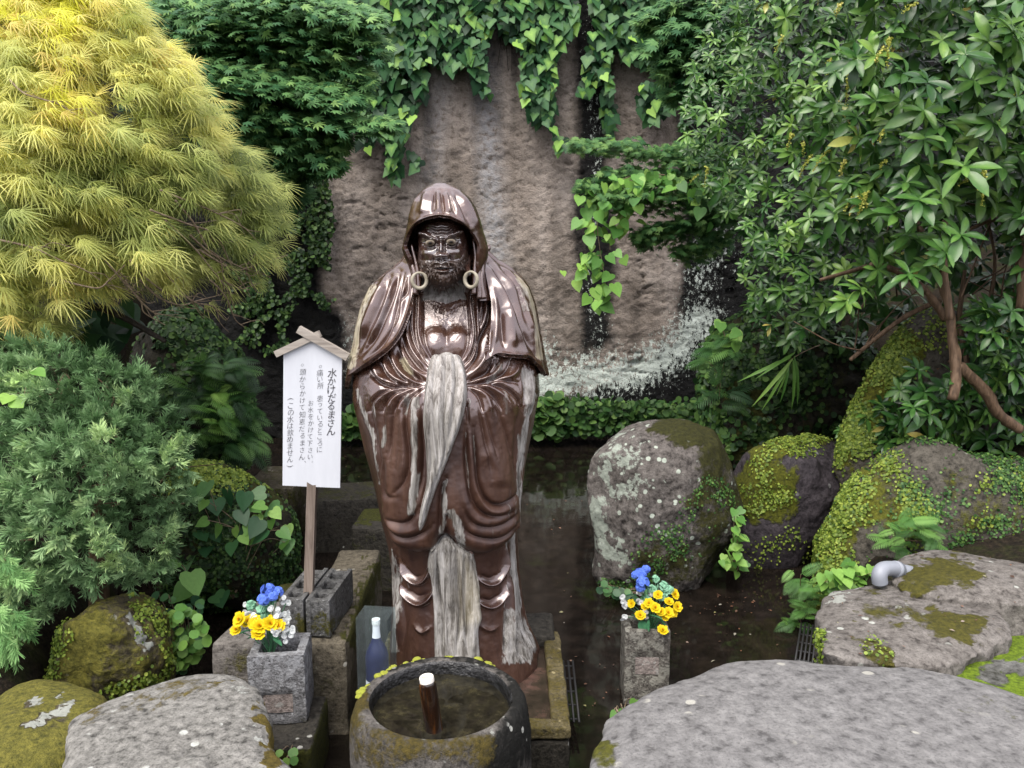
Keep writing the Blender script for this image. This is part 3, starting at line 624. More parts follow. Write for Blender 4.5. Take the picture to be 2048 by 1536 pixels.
    for v in [1. * ss(-1, 2, sdpoly(px, py, drape)), 1. * soft(panel, 3), .95 * line(Bq([(650, 90), (650, 500), (670, 800), (660, 1090)]), 11), .75 * line(Bq([(365, 340), (370, 520)]), 6), .95 * line(Bq([(940, 830), (930, 1000), (900, 1300)]), 8), .95 * line(Bq([(985, 1090), (1040, 1200), (1075, 1420)]), 13),
              .8 * line(Bq([(110, 0), (190, 260), (270, 500), (325, 860)]), 7), .9 * line(Bq([(1760, 60), (1690, 300), (1620, 600), (1585, 900), (1575, 1200), (1590, 1500)]), 9), .8 * line(Cq([(1350, 150), (1350, 500), (1330, 900)]), 5), .95 * line(Cq([(1430, 0), (1440, 600), (1480, 1000)]), 13), .9 * soft(Cq([(1310, 900), (1480, 850), (1660, 1230), (1600, 1420), (1300, 1420)]), 8),
              .7 * line(Cq([(230, 300), (250, 800), (240, 1300)]), 9), .75 * line(Cq([(300, 560), (270, 900), (250, 1200)]), 5), .8 * soft(Aq([(1750, 1040), (1860, 1080), (1890, 1300), (1830, 1530), (1790, 1300), (1740, 1130)]), 4), .85 * soft(Aq([(560, 900), (640, 1000), (700, 1120), (680, 1160), (590, 1080), (555, 980)]), 3),
              .6 * line(Aq([(1500, 1000), (1530, 1100), (1420, 1190)]), 8), .62 * line(Bq([(270, 100), (280, 260)]), 4), .6 * line(Bq([(1480, 30), (1510, 200)]), 9), .55 * line(Bq([(1160, 100), (1170, 220)]), 5), .6 * line(Bq([(1130, 400), (1125, 700), (1140, 900)]), 3), .6 * line(Bq([(1205, 420), (1215, 680)]), 3),
              .8 * line(Aq([(620, 1330), (600, 1530)]), 5), 1.0 * soft([(842, 548), (936, 548), (938, 590), (890, 600), (840, 592)], 5) ]:
        lime = np.maximum(lime, v)
    lime = np.where(fr, lime, .3)
    och = np.where(fr, soft(Aq([(560, 900), (640, 1000), (700, 1120), (680, 1160), (590, 1080), (555, 980)]), 3) + .4 * soft(Cq([(880, 300), (1080, 600), (1080, 1000), (900, 1000)]), 20), 0)
    wet = np.maximum(ss(880, 780, py), .8 * np.maximum.reduce([ss(12, 4, dline(px, py, smooth_pts(Cq(c_), 4))[0]) for c_ in ([(290, 400), (350, 540), (450, 620), (540, 590), (600, 480)], [(290, 600), (350, 740), (470, 830), (570, 795), (640, 690)], [(1060, 580), (1130, 625), (1200, 638), (1270, 600), (1330, 470)], [(1070, 810), (1130, 850), (1210, 860), (1290, 800), (1360, 640)])]))
    nv, nth = V.shape[:2]; Vf = V.reshape(-1, 3); Q = grid_faces(nth, nv, True)
    pc = px.ravel()[Q].mean(1); qc = py.ravel()[Q].mean(1); fc = fr.ravel()[Q].all(1)
    m_dr = fc & inpoly(pc, qc, smooth_pts(drape, 5, True)); m_ch = fc & inpoly(pc, qc, smooth_pts(chest, 5, True)) & ~m_dr | (qc < 560)
    m_pn = fc & inpoly(pc, qc, smooth_pts(panel, 5, True)) & (~inpoly(pc, qc, smooth_pts(hem, 5, True))); m_lo = (~inpoly(pc, qc, smooth_pts(hem, 5, True))) & (qc > 1040) & ~m_pn
    m_lo |= (~fc) & (qc > 1060)
    m_up = ~(m_dr | m_ch | m_pn | m_lo)
    L, O, W_ = lime.ravel(), och.ravel(), wet.ravel()
    for nm, msk, mt in [('robe', m_up, M_robe), ('sleeve_drape', m_dr, M_robe), ('chest', m_ch, M_skin), ('under_robe', m_lo, M_robe), ('skirt_fall', m_pn, M_robe)]:
        v, f, l, o_, w_ = used(Vf, Q[msk][:, ::-1], L, O, W_); mk(nm, v, f, mt, t, attrs={'lime': l, 'ochre': o_, 'wet': w_})
    # ---------------- cloak over the shoulders
    csil = [(500, 824, 963), (515, 817, 975), (530, 806, 992), (545, 787, 1020), (562, 761, 1040), (578, 743, 1053), (610, 729, 1064), (650, 720, 1070), (676, 716, 1074), (725, 707, 1082), (752, 702, 1088), (775, 700, 1090)]
    cdep = [(495, .10), (530, .15), (560, .18), (590, .215), (620, .25), (650, .285), (690, .325), (720, .36), (745, .40), (790, .43)]
    V, fr = skin(csil, cdep, 500, 772, 760, 420)
    H = HMap(690, 480, 1110, 800)
    for P, w, h in [([(560, 130), (500, 350), (420, 560), (330, 760), (180, 960)], 4, -.020), ([(600, 150), (560, 330), (520, 520), (470, 700), (360, 870), (220, 1000)], 3.4, -.018), ([(470, 190), (380, 400), (300, 590), (210, 780), (150, 950)], 5, -.022),
                    ([(400, 180), (290, 330), (220, 520), (170, 740), (120, 950)], 5, -.022), ([(520, 160), (450, 400), (360, 640), (250, 850)], 7, .020), ([(430, 190), (340, 380), (260, 580), (180, 800)], 8, .022), ([(620, 200), (580, 400), (540, 600), (470, 780)], 7, .016), ([(320, 260), (240, 450), (190, 640), (130, 900)], 6, .018),
                    ([(640, 190), (625, 330), (560, 440), (545, 560), (500, 720)], 3, -.014), ([(680, 290), (655, 470), (605, 630), (540, 770), (440, 890), (300, 1000), (150, 1090)], 4, .014),
                    ([(1420, 60), (1540, 230), (1640, 440), (1700, 640), (1770, 800), (1860, 960)], 5, -.024), ([(1480, 40), (1640, 220), (1720, 420), (1770, 600), (1800, 690)], 4, -.018), ([(1450, 120), (1560, 330), (1650, 560), (1730, 760), (1800, 900)], 9, .024), ([(1560, 130), (1700, 350), (1780, 560), (1850, 800)], 7, .020),
                    ([(1460, 300), (1490, 560), (1470, 800), (1450, 920)], 6, .016), ([(1530, 480), (1550, 700), (1570, 900)], 5, -.020), ([(1590, 500), (1630, 720), (1650, 900)], 9, .022), ([(1440, 640), (1430, 850), (1420, 950)], 3.5, -.016), ([(1500, 930), (1620, 950), (1780, 965), (1890, 1040)], 4, .014)]:
        H.stroke(Aq(P), w, h)
    px, py = proj(V); N = gnorm(V); vd = unit(V - np.array([0, 0, CZ])); facing = np.clip(-(N * vd).sum(-1), 0, 1)
    ang = np.arctan2(V[..., 1] - YS, V[..., 0] + .3)
    h = np.where(fr, H.at(px, py), 0) * ss(.0, .3, facing) + np.where(fr, .4, 1) * ss(.75, .0, facing) * .014 * np.sin(ang * 15 + 2 * fbm(V * 2, 2, 5))
    V = V + N * (.016 + h + .003 * fbm(V * 9, 3, 16))[..., None]
    op = smooth_pts(Aq([(672, 60), (690, 200), (681, 290), (676, 350), (650, 480), (602, 640), (540, 770), (440, 888), (300, 1000), (150, 1088), (64, 1150)]), 5).tolist() + [(660, 900), (1130, 900)] + smooth_pts(Aq([(1990, 1150), (1955, 1120), (1890, 1045), (1780, 962), (1700, 958), (1620, 958), (1545, 935), (1490, 938), (1440, 965), (1385, 1010), (1400, 940), (1425, 850), (1440, 560), (1438, 430), (1410, 270), (1385, 150), (1370, 60)]), 5).tolist()
    nv, nth = V.shape[:2]; Q = grid_faces(nth, nv, True); pc = px.ravel()[Q].mean(1); qc = py.ravel()[Q].mean(1); fc = fr.ravel()[Q].any(1)
    zc = V.reshape(-1, 3)[Q][..., 2].mean(1); keep = np.where(fc, ~inpoly(pc, qc, op), zc > zat(752, YS))
    lime = np.maximum.reduce([.75 * ss(14, 4, dline(px, py, Aq([(300, 300), (190, 550), (130, 780), (90, 1050)]))[0]), .8 * ss(15, 4, dline(px, py, Aq([(1700, 160), (1830, 420), (1880, 700), (1910, 960)]))[0]), .55 * ss(9, 3, dline(px, py, Aq([(1700, 300), (1760, 500)]))[0]), .4 * ss(14, 4, dline(px, py, Aq([(540, 130), (440, 240)]))[0])])
    och = np.where(fr, .8 * ss(.75, .3, facing), 0); lime = np.where(fr, lime, .3)
    v, f, l, o_, nn = used(snap(V, Q, keep, px, py, op, fr & (facing > .3)), Q[keep][:, ::-1], lime.ravel(), och.ravel(), gnorm(V).reshape(-1, 3)); v, f, ii = thicken(v, nn, [f], .022); l, o_ = l[ii], o_[ii]
    o = mk('cloak', v, f, M_robe, t, attrs={'lime': l, 'ochre': o_, 'wet': np.full(len(v), 1.)})
    # ---------------- hood
    YH = YS - .17
    hs = [(367, 872, 892), (369, 864, 900), (373, 855, 909), (382, 843, 925), (396, 832, 940), (415, 824, 952), (440, 817, 961), (465, 812, 968), (485, 807, 974), (498, 804, 977), (515, 810, 976), (530, 817, 972), (548, 822, 970), (575, 820, 975), (600, 815, 985)]
    hd = [(366, .015), (375, .08), (388, .13), (402, .165), (420, .19), (436, .20), (450, .20), (480, .18), (520, .15), (560, .11), (600, .09)]
    V, fr = skin(hs, hd, 367, 600, 620, 420, cx_y=YH, ex=2.1, back=1.25)
    H = HMap(780, 350, 1000, 620, 2)
    hq = lambda L: [(780 + x / 5.909, 360 + y / 5.909) for x, y in L]
    for P, w, h in [([(520, 110), (520, 230), (505, 400)], 3, -.012), ([(600, 120), (620, 240), (640, 410)], 3, -.012), ([(680, 130), (740, 280), (780, 420)], 3.5, -.012), ([(560, 120), (570, 250), (575, 420)], 5, .012), ([(660, 130), (690, 260), (710, 420)], 5, .012), ([(430, 130), (400, 260), (370, 420)], 6, .012), ([(750, 130), (850, 300), (950, 520)], 4, -.016), ([(820, 150), (960, 350), (1060, 600)], 7, .014), ([(330, 180), (270, 350), (230, 520)], 6, .01),
                    ([(200, 620), (280, 540), (370, 475), (480, 435), (600, 420), (720, 440), (850, 500), (960, 585)], 3.5, .014)]:
        H.stroke(hq(P), w, h)
    px, py = proj(V); N = gnorm(V); vd = unit(V - np.array([0, 0, CZ])); facing = np.clip(-(N * vd).sum(-1), 0, 1)
    V = V + N * (np.where(fr, H.at(px, py), 0) * ss(0, .25, facing) + .002 * fbm(V * 12, 3, 31))[..., None]
    op = smooth_pts(hq([(160, 800), (172, 720), (205, 640), (270, 560), (350, 488), (450, 446), (590, 430), (710, 446), (830, 500), (930, 570), (1010, 660), (1060, 780), (1050, 900), (1040, 1100), (1010, 1500), (300, 1500), (270, 1150), (230, 950)]), 6, True)
    nv, nth = V.shape[:2]; Q = grid_faces(nth, nv, True); pc = px.ravel()[Q].mean(1); qc = py.ravel()[Q].mean(1); fc = fr.ravel()[Q].any(1)
    keep = ~(fc & inpoly(pc, qc, op))
    Vv = snap(V, Q, keep, px, py, op, fr & (facing > .3)); top = len(Vv); Vv = np.concatenate([Vv, [V[0].mean(0) + [0, 0, .004]]]); k = np.arange(nth); ft = np.stack([k, (k + 1) % nth, np.full(nth, top)], -1)
    nn = np.concatenate([gnorm(V).reshape(-1, 3), [[0, 0, 1.]]]); vq, fq, n2_ = used(Vv, np.concatenate([Q[keep][:, ::-1], np.concatenate([ft, ft[:, 2:]], 1)]), nn); k4 = fq[:, 2] != fq[:, 3]; v, f, ii = thicken(vq, n2_, [fq[k4], fq[~k4][:, :3]], .016); mk('hood', v, f, M_robe, t, attrs={'lime': np.full(len(v), .12), 'ochre': np.zeros(len(v)), 'wet': np.full(len(v), .9)})
    # hanging folds inside the hood beside the face
    lin = []
    for P, r in [([(255, 760), (285, 900), (330, 1080), (345, 1300)], .012), ([(215, 860), (240, 960), (290, 1100), (300, 1350)], .014), ([(985, 700), (1010, 900), (1000, 1080), (990, 1350)], .013), ([(1030, 800), (1050, 950), (1050, 1150), (1060, 1400)], .014), ([(1085, 880), (1095, 1030), (1080, 1200), (1110, 1400)], .014)]:
        p = np.array(smooth_pts(hq(P), 8)); lin.append(tube(atY(p[:, 0], p[:, 1], YH - .03 - .05 * np.linspace(0, 1, len(p))), np.linspace(.5, .95, len(p)) * r, 10))
    for v, f in lin: mk('lining_fold', v, f, M_robe, t, attrs={'lime': np.full(len(v), .25), 'ochre': np.zeros(len(v)), 'wet': np.full(len(v), .9)})
    # ---------------- head
    YF = YS - .165
    hs = [(418, 870, 900), (424, 858, 914), (434, 848, 925), (450, 841, 932), (470, 838, 936), (490, 837, 938), (510, 838, 938), (530, 841, 934), (545, 846, 928), (556, 853, 920), (566, 864, 909), (573, 875, 898), (577, 882, 891)]
    hd = [(418, .05), (430, .10), (445, .128), (470, .152), (500, .168), (530, .178), (550, .176), (565, .15), (574, .11), (578, .07)]
    V, fr = skin(hs, hd, 418, 577, 560, 420, cx_y=YF, ex=2.15, back=1.)
    H = HMap(825, 410, 950, 590, 5)
    S_ = lambda P, w, h, **k: H.stroke(hq(P), w, h, **k)
    B_ = lambda x, y, rx, ry, h, rot=0, p=2.: H.blob(780 + x / 5.909, 360 + y / 5.909, rx / 5.909, ry / 5.909, h, rot, p)
    S_([(360, 640), (430, 648), (500, 690), (560, 720)], 4.2, .020, taper=.15, sharp=2); S_([(640, 715), (690, 680), (770, 640), (845, 625)], 4.2, .020, taper=.15, sharp=2)
    B_(470, 735, 88, 52, -.022, .1, 3); B_(725, 725, 88, 52, -.022, -.1, 3)
    B_(472, 738, 50, 36, .016, .1, 2.4); B_(722, 728, 50, 36, .016, -.1, 2.4)
    S_([(385, 720), (430, 700), (480, 698), (540, 735)], 1.1, .008); S_([(395, 750), (440, 790), (500, 795), (545, 765)], 1.3, .009); S_([(660, 735), (700, 695), (760, 690), (810, 720)], 1.1, .008); S_([(660, 760), (710, 790), (760, 780), (820, 715)], 1.3, .009)
    S_([(385, 770), (430, 815), (490, 822), (550, 790)], 1.4, -.010); S_([(655, 790), (720, 812), (780, 800), (830, 745)], 1.4, -.010)
    S_([(605, 700), (605, 780), (606, 860)], 4.2, .026, taper=.1, sharp=2); B_(606, 905, 48, 44, .038, 0, 2.4); B_(546, 912, 28, 28, .020, 0, 2.4); B_(668, 900, 28, 28, .020, 0, 2.4)
    S_([(548, 730), (566, 800), (545, 870)], 1.8, -.010); S_([(655, 730), (645, 800), (662, 860)], 1.8, -.010); B_(580, 945, 18, 10, -.012); B_(632, 940, 18, 10, -.012)
    B_(605, 745, 40, 12, -.010); S_([(560, 690), (605, 700), (650, 690)], 1.2, -.010)
    for k, y in enumerate((530, 568, 606)): S_([(420 + 18 * k, y + 8), (500, y + 22), (560, y + 40), (610, y + 28), (670, y + 38), (730, y + 10), (790 - 15 * k, y - 18)], 1.5, -.009); S_([(430 + 18 * k, y + 24), (510, y + 40), (560, y + 56), (610, y + 46), (670, y + 54), (730, y + 26), (780 - 15 * k, y)], 2.0, .007)
    B_(430, 860, 70, 62, .012, 0, 2.4); B_(775, 845, 70, 62, .012, 0, 2.4); S_([(530, 880), (500, 950), (470, 1010)], 2, -.012); S_([(690, 870), (730, 930), (770, 1000)], 2, -.012)
    S_([(500, 1000), (560, 975), (606, 990), (660, 970), (720, 985), (775, 1020)], 3.2, .012, sharp=2)
    S_([(540, 1035), (600, 1022), (640, 1030), (740, 1032)], 1.9, .012, taper=.3); S_([(560, 1072), (630, 1078), (700, 1060)], 2.6, .014, taper=.3); S_([(530, 1050), (610, 1052), (680, 1045), (750, 1040)], 1.1, -.014)
    S_([(570, 1110), (640, 1115), (700, 1100)], 2, -.009); B_(640, 1170, 80, 60, .016, 0, 2.4)
    px, py = proj(V); N = gnorm(V); vd = unit(V - np.array([0, 0, CZ])); facing = np.clip(-(N * vd).sum(-1), 0, 1)
    h = np.where(fr, H.at(px, py), 0) * ss(0, .25, facing)
    bd = smooth_pts(hq([(330, 850), (360, 940), (440, 960), (520, 960), (560, 985), (606, 1000), (660, 980), (720, 960), (830, 930), (900, 830), (930, 1000), (870, 1200), (700, 1320), (560, 1320), (400, 1200), (330, 1050)]), 5, True)
    lips = hq([(535, 1045), (600, 1020), (680, 1022), (755, 1038), (700, 1085), (600, 1090)])
    ib = np.where(fr, ss(-2, 3, sdpoly(px, py, bd)) * ss(2, -2, sdpoly(px, py, lips)), 0)
    br = np.where(fr, np.maximum(ss(5, 2, dline(px, py, hq([(360, 640), (430, 648), (500, 690)]))[0]), ss(5, 2, dline(px, py, hq([(690, 680), (770, 640), (845, 625)]))[0])), 0)
    st = fbm(np.stack([V[..., 0] * 260 + 2.5 * fbm(V * 40, 2, 41), V[..., 1] * 90, V[..., 2] * 80], -1), 2, 42)
    V = V + N * (h + np.maximum(ib, br * .7) * (.005 + .006 * st) + .0008 * fbm(V * 60, 2, 43))[..., None]
    nv, nth = V.shape[:2]; Q = grid_faces(nth, nv, True); Vv = V.reshape(-1, 3); c0 = len(Vv); Vv = np.concatenate([Vv, [V[0].mean(0)], [V[-1].mean(0)]]); k = np.arange(nth)
    ft = np.concatenate([np.stack([k, (k + 1) % nth, np.full(nth, c0)], -1), np.stack([(nv - 1) * nth + (k + 1) % nth, (nv - 1) * nth + k, np.full(nth, c0 + 1)], -1)])
    mf = Mat('wet_bronze_face'); n1 = mf.noise(30, 5); c = mf.mix(n1, (.018, .008, .006), (.062, .030, .022)); c = mf.mix(mf.attr('hair'), c, (.030, .015, .009))
    Mf = mf.end(mf.pr(c, mf.ma('ADD', mf.ma('ADD', .16, mf.ma('MULTIPLY', mf.attr('hair'), .2)), mf.ma('MULTIPLY', n1, .16)), IOR=mf.ma('SUBTRACT', 2.4, mf.ma('MULTIPLY', mf.attr('hair'), .85)), Normal=mf.bump(mf.noise(120, 3), .12, .003)))
    head = mk('head', Vv, [Q[:, ::-1], ft], Mf, t, attrs={'hair': np.concatenate([ib.ravel(), [0, 0]])})
    # beard locks round the jaw
    r = np.random.default_rng(5); lk = []
    for _ in range(230):
        i, j = r.integers(0, nv), r.integers(0, nth)
        if not (ib[i, j] > .5 and fr[i, j]): continue
        p0 = V[i, j] - N[i, j] * .003; d = unit(N[i, j] * .55 + [r.normal() * .25 + (V[i, j, 0] + .34) * 2, 0, -.75]); L = r.uniform(.012, .026)
        q = np.array([p0 + d * L * s + np.array([r.normal(), r.normal(), 0]) * .002 * s - [0, 0, L * .3 * s * s] for s in np.linspace(0, 1, 4)]); lk.append(tube(q, [.0042, .004, .0028, .0008], 6))
    v, f = merge(lk); mk('beard', v, f, Mf, t, attrs={'hair': np.ones(len(v))})
    # eyes
    me = Mat('bronze_eye'); a = me.attr('iris'); c = me.ramp(a, [(0, (.004, .003, .002)), (.26, (.004, .003, .002)), (.30, (.10, .07, .05)), (.40, (.08, .06, .04)), (.45, (.008, .006, .005)), (.52, (.22, .19, .15)), (1, (.12, .10, .075))]); Me = me.end(me.pr(c, .45, Specular_IOR_Level=.2))
    for ex_, ey_ in ((474, 738), (722, 726)):
        p = hq([(ex_, ey_)])[0]; c0 = atY(p[0], p[1] + 1.0, YF - .1595); n_ = 24; th = np.linspace(0, math.pi, 14)[1:-1]
        look = unit(np.array([0, 0, CZ - .15]) - c0); a_ = unit(np.cross(look, [0, 0, 1])); b_ = np.cross(a_, look)
        ph = np.arange(n_) / n_ * 2 * math.pi; Vp = c0 + .0172 * (np.cos(th)[:, None, None] * look + np.sin(th)[:, None, None] * (np.cos(ph)[None, :, None] * a_ * 1.25 + np.sin(ph)[None, :, None] * b_ * .8))
        ir = np.repeat(th[:, None] / (math.pi / 2), n_, 1)
        Vp = np.concatenate([Vp.reshape(-1, 3), [c0 + look * .0172]]); fc_ = np.stack([(np.arange(n_) + 1) % n_, np.arange(n_), np.full(n_, len(Vp) - 1)], -1)
        mk('eye', Vp, [grid_faces(n_, 12, True), fc_], Me, head, attrs={'iris': np.concatenate([ir.ravel(), [0]])})
    # ears' lobes and rings
    Mr = simple('pale_ring', (.26, .235, .18), .5, .3, 40, .2)
    for (cx_, cy_, rx, ry, rot) in ((839, 561, 13.5, 14.5, .25), (942, 559, 13.5, 14.5, -.5)):
        cc = atY(cx_, cy_, YF - .15); th = np.linspace(0, 2 * math.pi, 49)[:-1]; s = .00237
        pts = np.stack([cc[0] + np.cos(th) * rx * s * math.cos(rot), cc[1] + np.cos(th) * rx * s * math.sin(rot), cc[2] + np.sin(th) * ry * s], -1)
        ph = np.arange(12) / 12 * 2 * math.pi; ou = unit(pts - cc); nn = np.cross(ou[0], ou[12]); rr = .0085 * (1 - .35 * ss(.5, 1, np.sin(th)))
        Vr = pts[:, None] + rr[:, None, None] * (np.cos(ph)[None, :, None] * ou[:, None] + np.sin(ph)[None, :, None] * nn)
        Vr = np.concatenate([Vr, Vr[:1]]).reshape(-1, 3); mk('earring', Vr, grid_faces(12, 49, True), Mr, t)
        sgn = 1 if cx_ < 890 else -1
        pe = np.array([atY(cx_ + sgn * a_, cy_ + b_, YF - y_) for a_, b_, y_ in ((10, -52, .02), (6, -40, .04), (7, -26, .07), (5, -14, .12), (4, -8, .135))]); v, f = tube(smooth_pts(pe, 5), np.interp(np.linspace(0, 1, 21), [0, .2, .6, .85, 1], [.006, .017, .012, .011, .006]), 12); mk('ear', v, f, Mf, head, attrs={'hair': np.zeros(len(v))})
    return t
build_statue()
# ------------------------------------------------------------------ boulders and slabs
ROCKS = {}
def P3(poly, Y): p = np.array(poly, float); return atY(p[:, 0], p[:, 1], Y)
def PZ(poly, z): p = np.array(poly, float); return atZ(p[:, 0], p[:, 1], z)
def rock(name, label, mat, V, Fs, moss=None, pale=None, cat='rock', group=None):
    px, py = proj(V); N = normals(V, Fs); k_ = np.clip(np.sqrt(abs(np.ptp(px) * np.ptp(py))) * .1, 3, 40); q_ = 7. / max(np.ptp(V[:, 0]), .2)
    px = px + k_ * 1.6 * fbm(V * q_, 5, 71, .65); py = py + k_ * 1.6 * fbm(V * q_, 5, 72, .65)
    mo = .5 * np.clip(N[:, 2], 0, 1) if moss is None else moss(px, py, N, V)
    pa = np.zeros(len(V)) if pale is None else pale(px, py, N, V)
    base = np.array([V[:, 0].mean(), V[:, 1].mean(), V[:, 2].min()])
    o = mk(name, V, Fs, mat, attrs={'moss': mo, 'pale': pa}, loc=base); tag(o, label, cat, group); return o
def near(px, py, pts, w): return ss(w, w * .3, dline(px, py, pts)[0])

G_dark, G_mid, G_lite = (.035, .032, .030), (.10, .095, .088), (.20, .19, .175)
M_boulder = rock_mat('lichened_boulder', (.014, .012, .011), (.075, .064, .058), (.22, .20, .185), .9, .9, ((.012, .013, .004), (.055, .055, .010)), .1, 1., (.50, .56, .48), 1.6)
M_purple = rock_mat('dark_purplish_rock', (.016, .014, .016), (.040, .034, .040), (.085, .072, .082), .0, 1., ((.020, .024, .004), (.14, .15, .012)), .25, 1., (.3, .3, .3), .1)
M_slope = rock_mat('mossy_slope_rock', (.02, .018, .014), (.065, .058, .046), (.16, .145, .12), .35, 1., ((.03, .032, .006), (.16, .17, .016)), .1, 1., (.42, .45, .36), .4)
M_bank = rock_mat('dark_mossy_bank_rock', (.008, .007, .005), (.022, .020, .013), (.05, .045, .03), .0, 1., ((.010, .012, .003), (.06, .065, .010)), .1, 1., (.2, .22, .15), .1)
M_flat = rock_mat('grey_brown_flat_stone', (.05, .045, .040), (.14, .125, .112), (.27, .25, .23), .2, .9, ((.030, .030, .006), (.11, .10, .014)), .1, 1., (.50, .52, .47), .5)
M_slabR = rock_mat('smooth_grey_slab', (.13, .127, .125), (.18, .175, .175), (.29, .285, .28), .15, .6, ((.03, .032, .006), (.12, .12, .015)), .0, .8, (.48, .47, .42), .5)
M_slabL = rock_mat('lichened_grey_slab', (.05, .048, .044), (.18, .175, .16), (.36, .35, .325), .35, .9, ((.045, .036, .008), (.16, .12, .022)), .0, 1.1, (.55, .57, .53), .8)
M_gold = rock_mat('golden_mossy_rock', (.02, .018, .012), (.06, .05, .03), (.14, .12, .08), .2, 1.35, ((.040, .044, .008), (.21, .19, .034)), .0, 1., (.45, .47, .42), .3)

V, f = pillow(P3([(1180, 930), (1200, 895), (1250, 860), (1310, 842), (1370, 838), (1425, 858), (1450, 900), (1475, 970), (1480, 1040), (1440, 1090), (1395, 1160), (1330, 1192), (1255, 1190), (1203, 1172), (1192, 1120), (1195, 1060), (1182, 990)], 5.6), (0, -1, .12), .46, .5, (2.6, 2.2), amp=.055, freq=2.3, seed=1, facet=.92, off=(-.1, 0, -.05), na=240, nr=60)
ROCKS['boulder'] = (V, f)
rock('boulder', 'large rounded boulder blotched with pale lichen, its lower left side whitened, right of the statue', M_boulder, V, f,
     lambda x, y, N, P: .62 * near(x, y, [(1440, 880), (1440, 1000), (1400, 1120), (1300, 1150)], 90) + .55 * near(x, y, [(1330, 850), (1430, 850)], 40) + .3 * np.clip(N[:, 2], 0, 1),
     lambda x, y, N, P: .62 * near(x, y, [(1200, 1010), (1212, 1080), (1230, 1110)], 40) + .36 * near(x, y, [(1250, 890), (1210, 940), (1260, 970), (1250, 930)], 50) + .12)
V, f = pillow(P3([(1470, 950), (1500, 905), (1560, 880), (1640, 845), (1690, 828), (1705, 900), (1690, 980), (1650, 1060), (1600, 1130), (1560, 1185), (1480, 1185), (1440, 1130), (1460, 1030)], 5.9), (-.15, -1, .3), .32, .5, (2.6, 2.2), amp=.05, freq=2.2, seed=2, facet=.9, na=200, nr=50)
ROCKS['purple'] = (V, f)
rock('boulder', 'dark purplish cracked boulder behind the lichened one, with a yellow-green mossy left shoulder', M_purple, V, f,
     lambda x, y, N, P: .8 * near(x, y, [(1490, 960), (1540, 900), (1500, 1010), (1560, 960), (1560, 1010)], 60) + .65 * near(x, y, [(1560, 890), (1640, 870)], 35) + .25 * near(x, y, [(1500, 1140), (1580, 1120)], 60))
V, f = pillow(P3([(1622, 1260), (1632, 1120), (1672, 1020), (1712, 935), (1770, 895), (1850, 885), (1950, 915), (2080, 930), (2260, 1000), (2260, 1280), (1950, 1300), (1750, 1300), (1650, 1300)], 5.0), (-.35, -1, .35), .42, .8, (2.9, 2.2), amp=.075, freq=2.2, seed=3, facet=.6, na=240, nr=60)
ROCKS['slope'] = (V, f)
rock('boulder', 'big sloping boulder thick with yellow-green creeping leaves under the glossy shrub', M_slope, V, f,
     lambda x, y, N, P: .75 * near(x, y, [(1700, 1000), (1660, 1100), (1640, 1200)], 70) + .6 * near(x, y, [(1760, 960), (1800, 1050)], 80) + .5 * near(x, y, [(1900, 1000), (2040, 1060)], 120),
     lambda x, y, N, P: .5 * near(x, y, [(1720, 940), (1660, 1050)], 30))
V, f = pillow(P3([(1672, 980), (1682, 870), (1728, 770), (1778, 690), (1830, 635), (1930, 620), (2040, 700), (2060, 930), (1900, 1000), (1760, 1010)], 5.75), (-.4, -1, .2), .25, .6, (2.4, 2.2), amp=.05, freq=2., seed=4, facet=.6)
ROCKS['upper'] = (V, f)
rock('boulder', 'slanting grey rock with a fringe of bright small leaves, just behind the shrub trunk', M_slope, V, f, lambda x, y, N, P: .75 * near(x, y, [(1695, 900), (1740, 780), (1800, 690)], 60) + .25)
V, f = pillow(P3([(1415, 900), (1412, 760), (1440, 650), (1530, 610), (1640, 630), (1720, 690), (1720, 830), (1640, 900), (1520, 930), (1450, 930)], 7.6), (-.1, -1, .2), .55, 1.2, (2.4, 2.2), amp=.12, freq=1.6, seed=5, facet=.6, na=200, nr=50)
ROCKS['bankR'] = (V, f)
rock('mossy_outcrop', 'dark moss-hung rock outcrop between the wall and the glossy shrub', M_bank, V, f, lambda x, y, N, P: .45 + .5 * near(x, y, [(1510, 750), (1500, 900)], 50))
V, f = pillow(P3([(280, 960), (270, 760), (300, 650), (370, 600), (450, 690), (492, 780), (505, 870), (480, 930), (400, 960)], 6.8), (.1, -1, .2), .6, 1.2, (2.4, 2.2), amp=.1, freq=1.6, seed=6, facet=.6)
ROCKS['bankL'] = (V, f)
rock('mossy_outcrop', 'dark fern-covered rock outcrop left of the sign board', M_bank, V, f, lambda x, y, N, P: .35 + 0 * x)
V, f = pillow(P3([(340, 1200), (330, 1050), (360, 930), (430, 900), (505, 955), (560, 1000), (588, 1085), (584, 1170), (560, 1205), (450, 1215)], 5.0), (.1, -1, .3), .36, .6, (2.4, 2.2), amp=.045, freq=2.4, seed=7, facet=.6, na=200, nr=50)
ROCKS['leafy'] = (V, f)
rock('boulder', 'moss-brown boulder with heart-shaped leaves trailing over it, left of the sign post', M_bank, V, f, lambda x, y, N, P: .5 + .4 * near(x, y, [(380, 940), (450, 930), (540, 990)], 60))
V, f = pillow(P3([(60, 1420), (110, 1330), (130, 1270), (175, 1205), (230, 1175), (292, 1190), (318, 1260), (322, 1350), (270, 1420), (150, 1450)], 3.6), (.1, -1, .5), .22, .4, (2.3, 2.2), amp=.06, freq=3.5, seed=8, facet=.5, na=200, nr=50)
ROCKS['gold'] = (V, f)
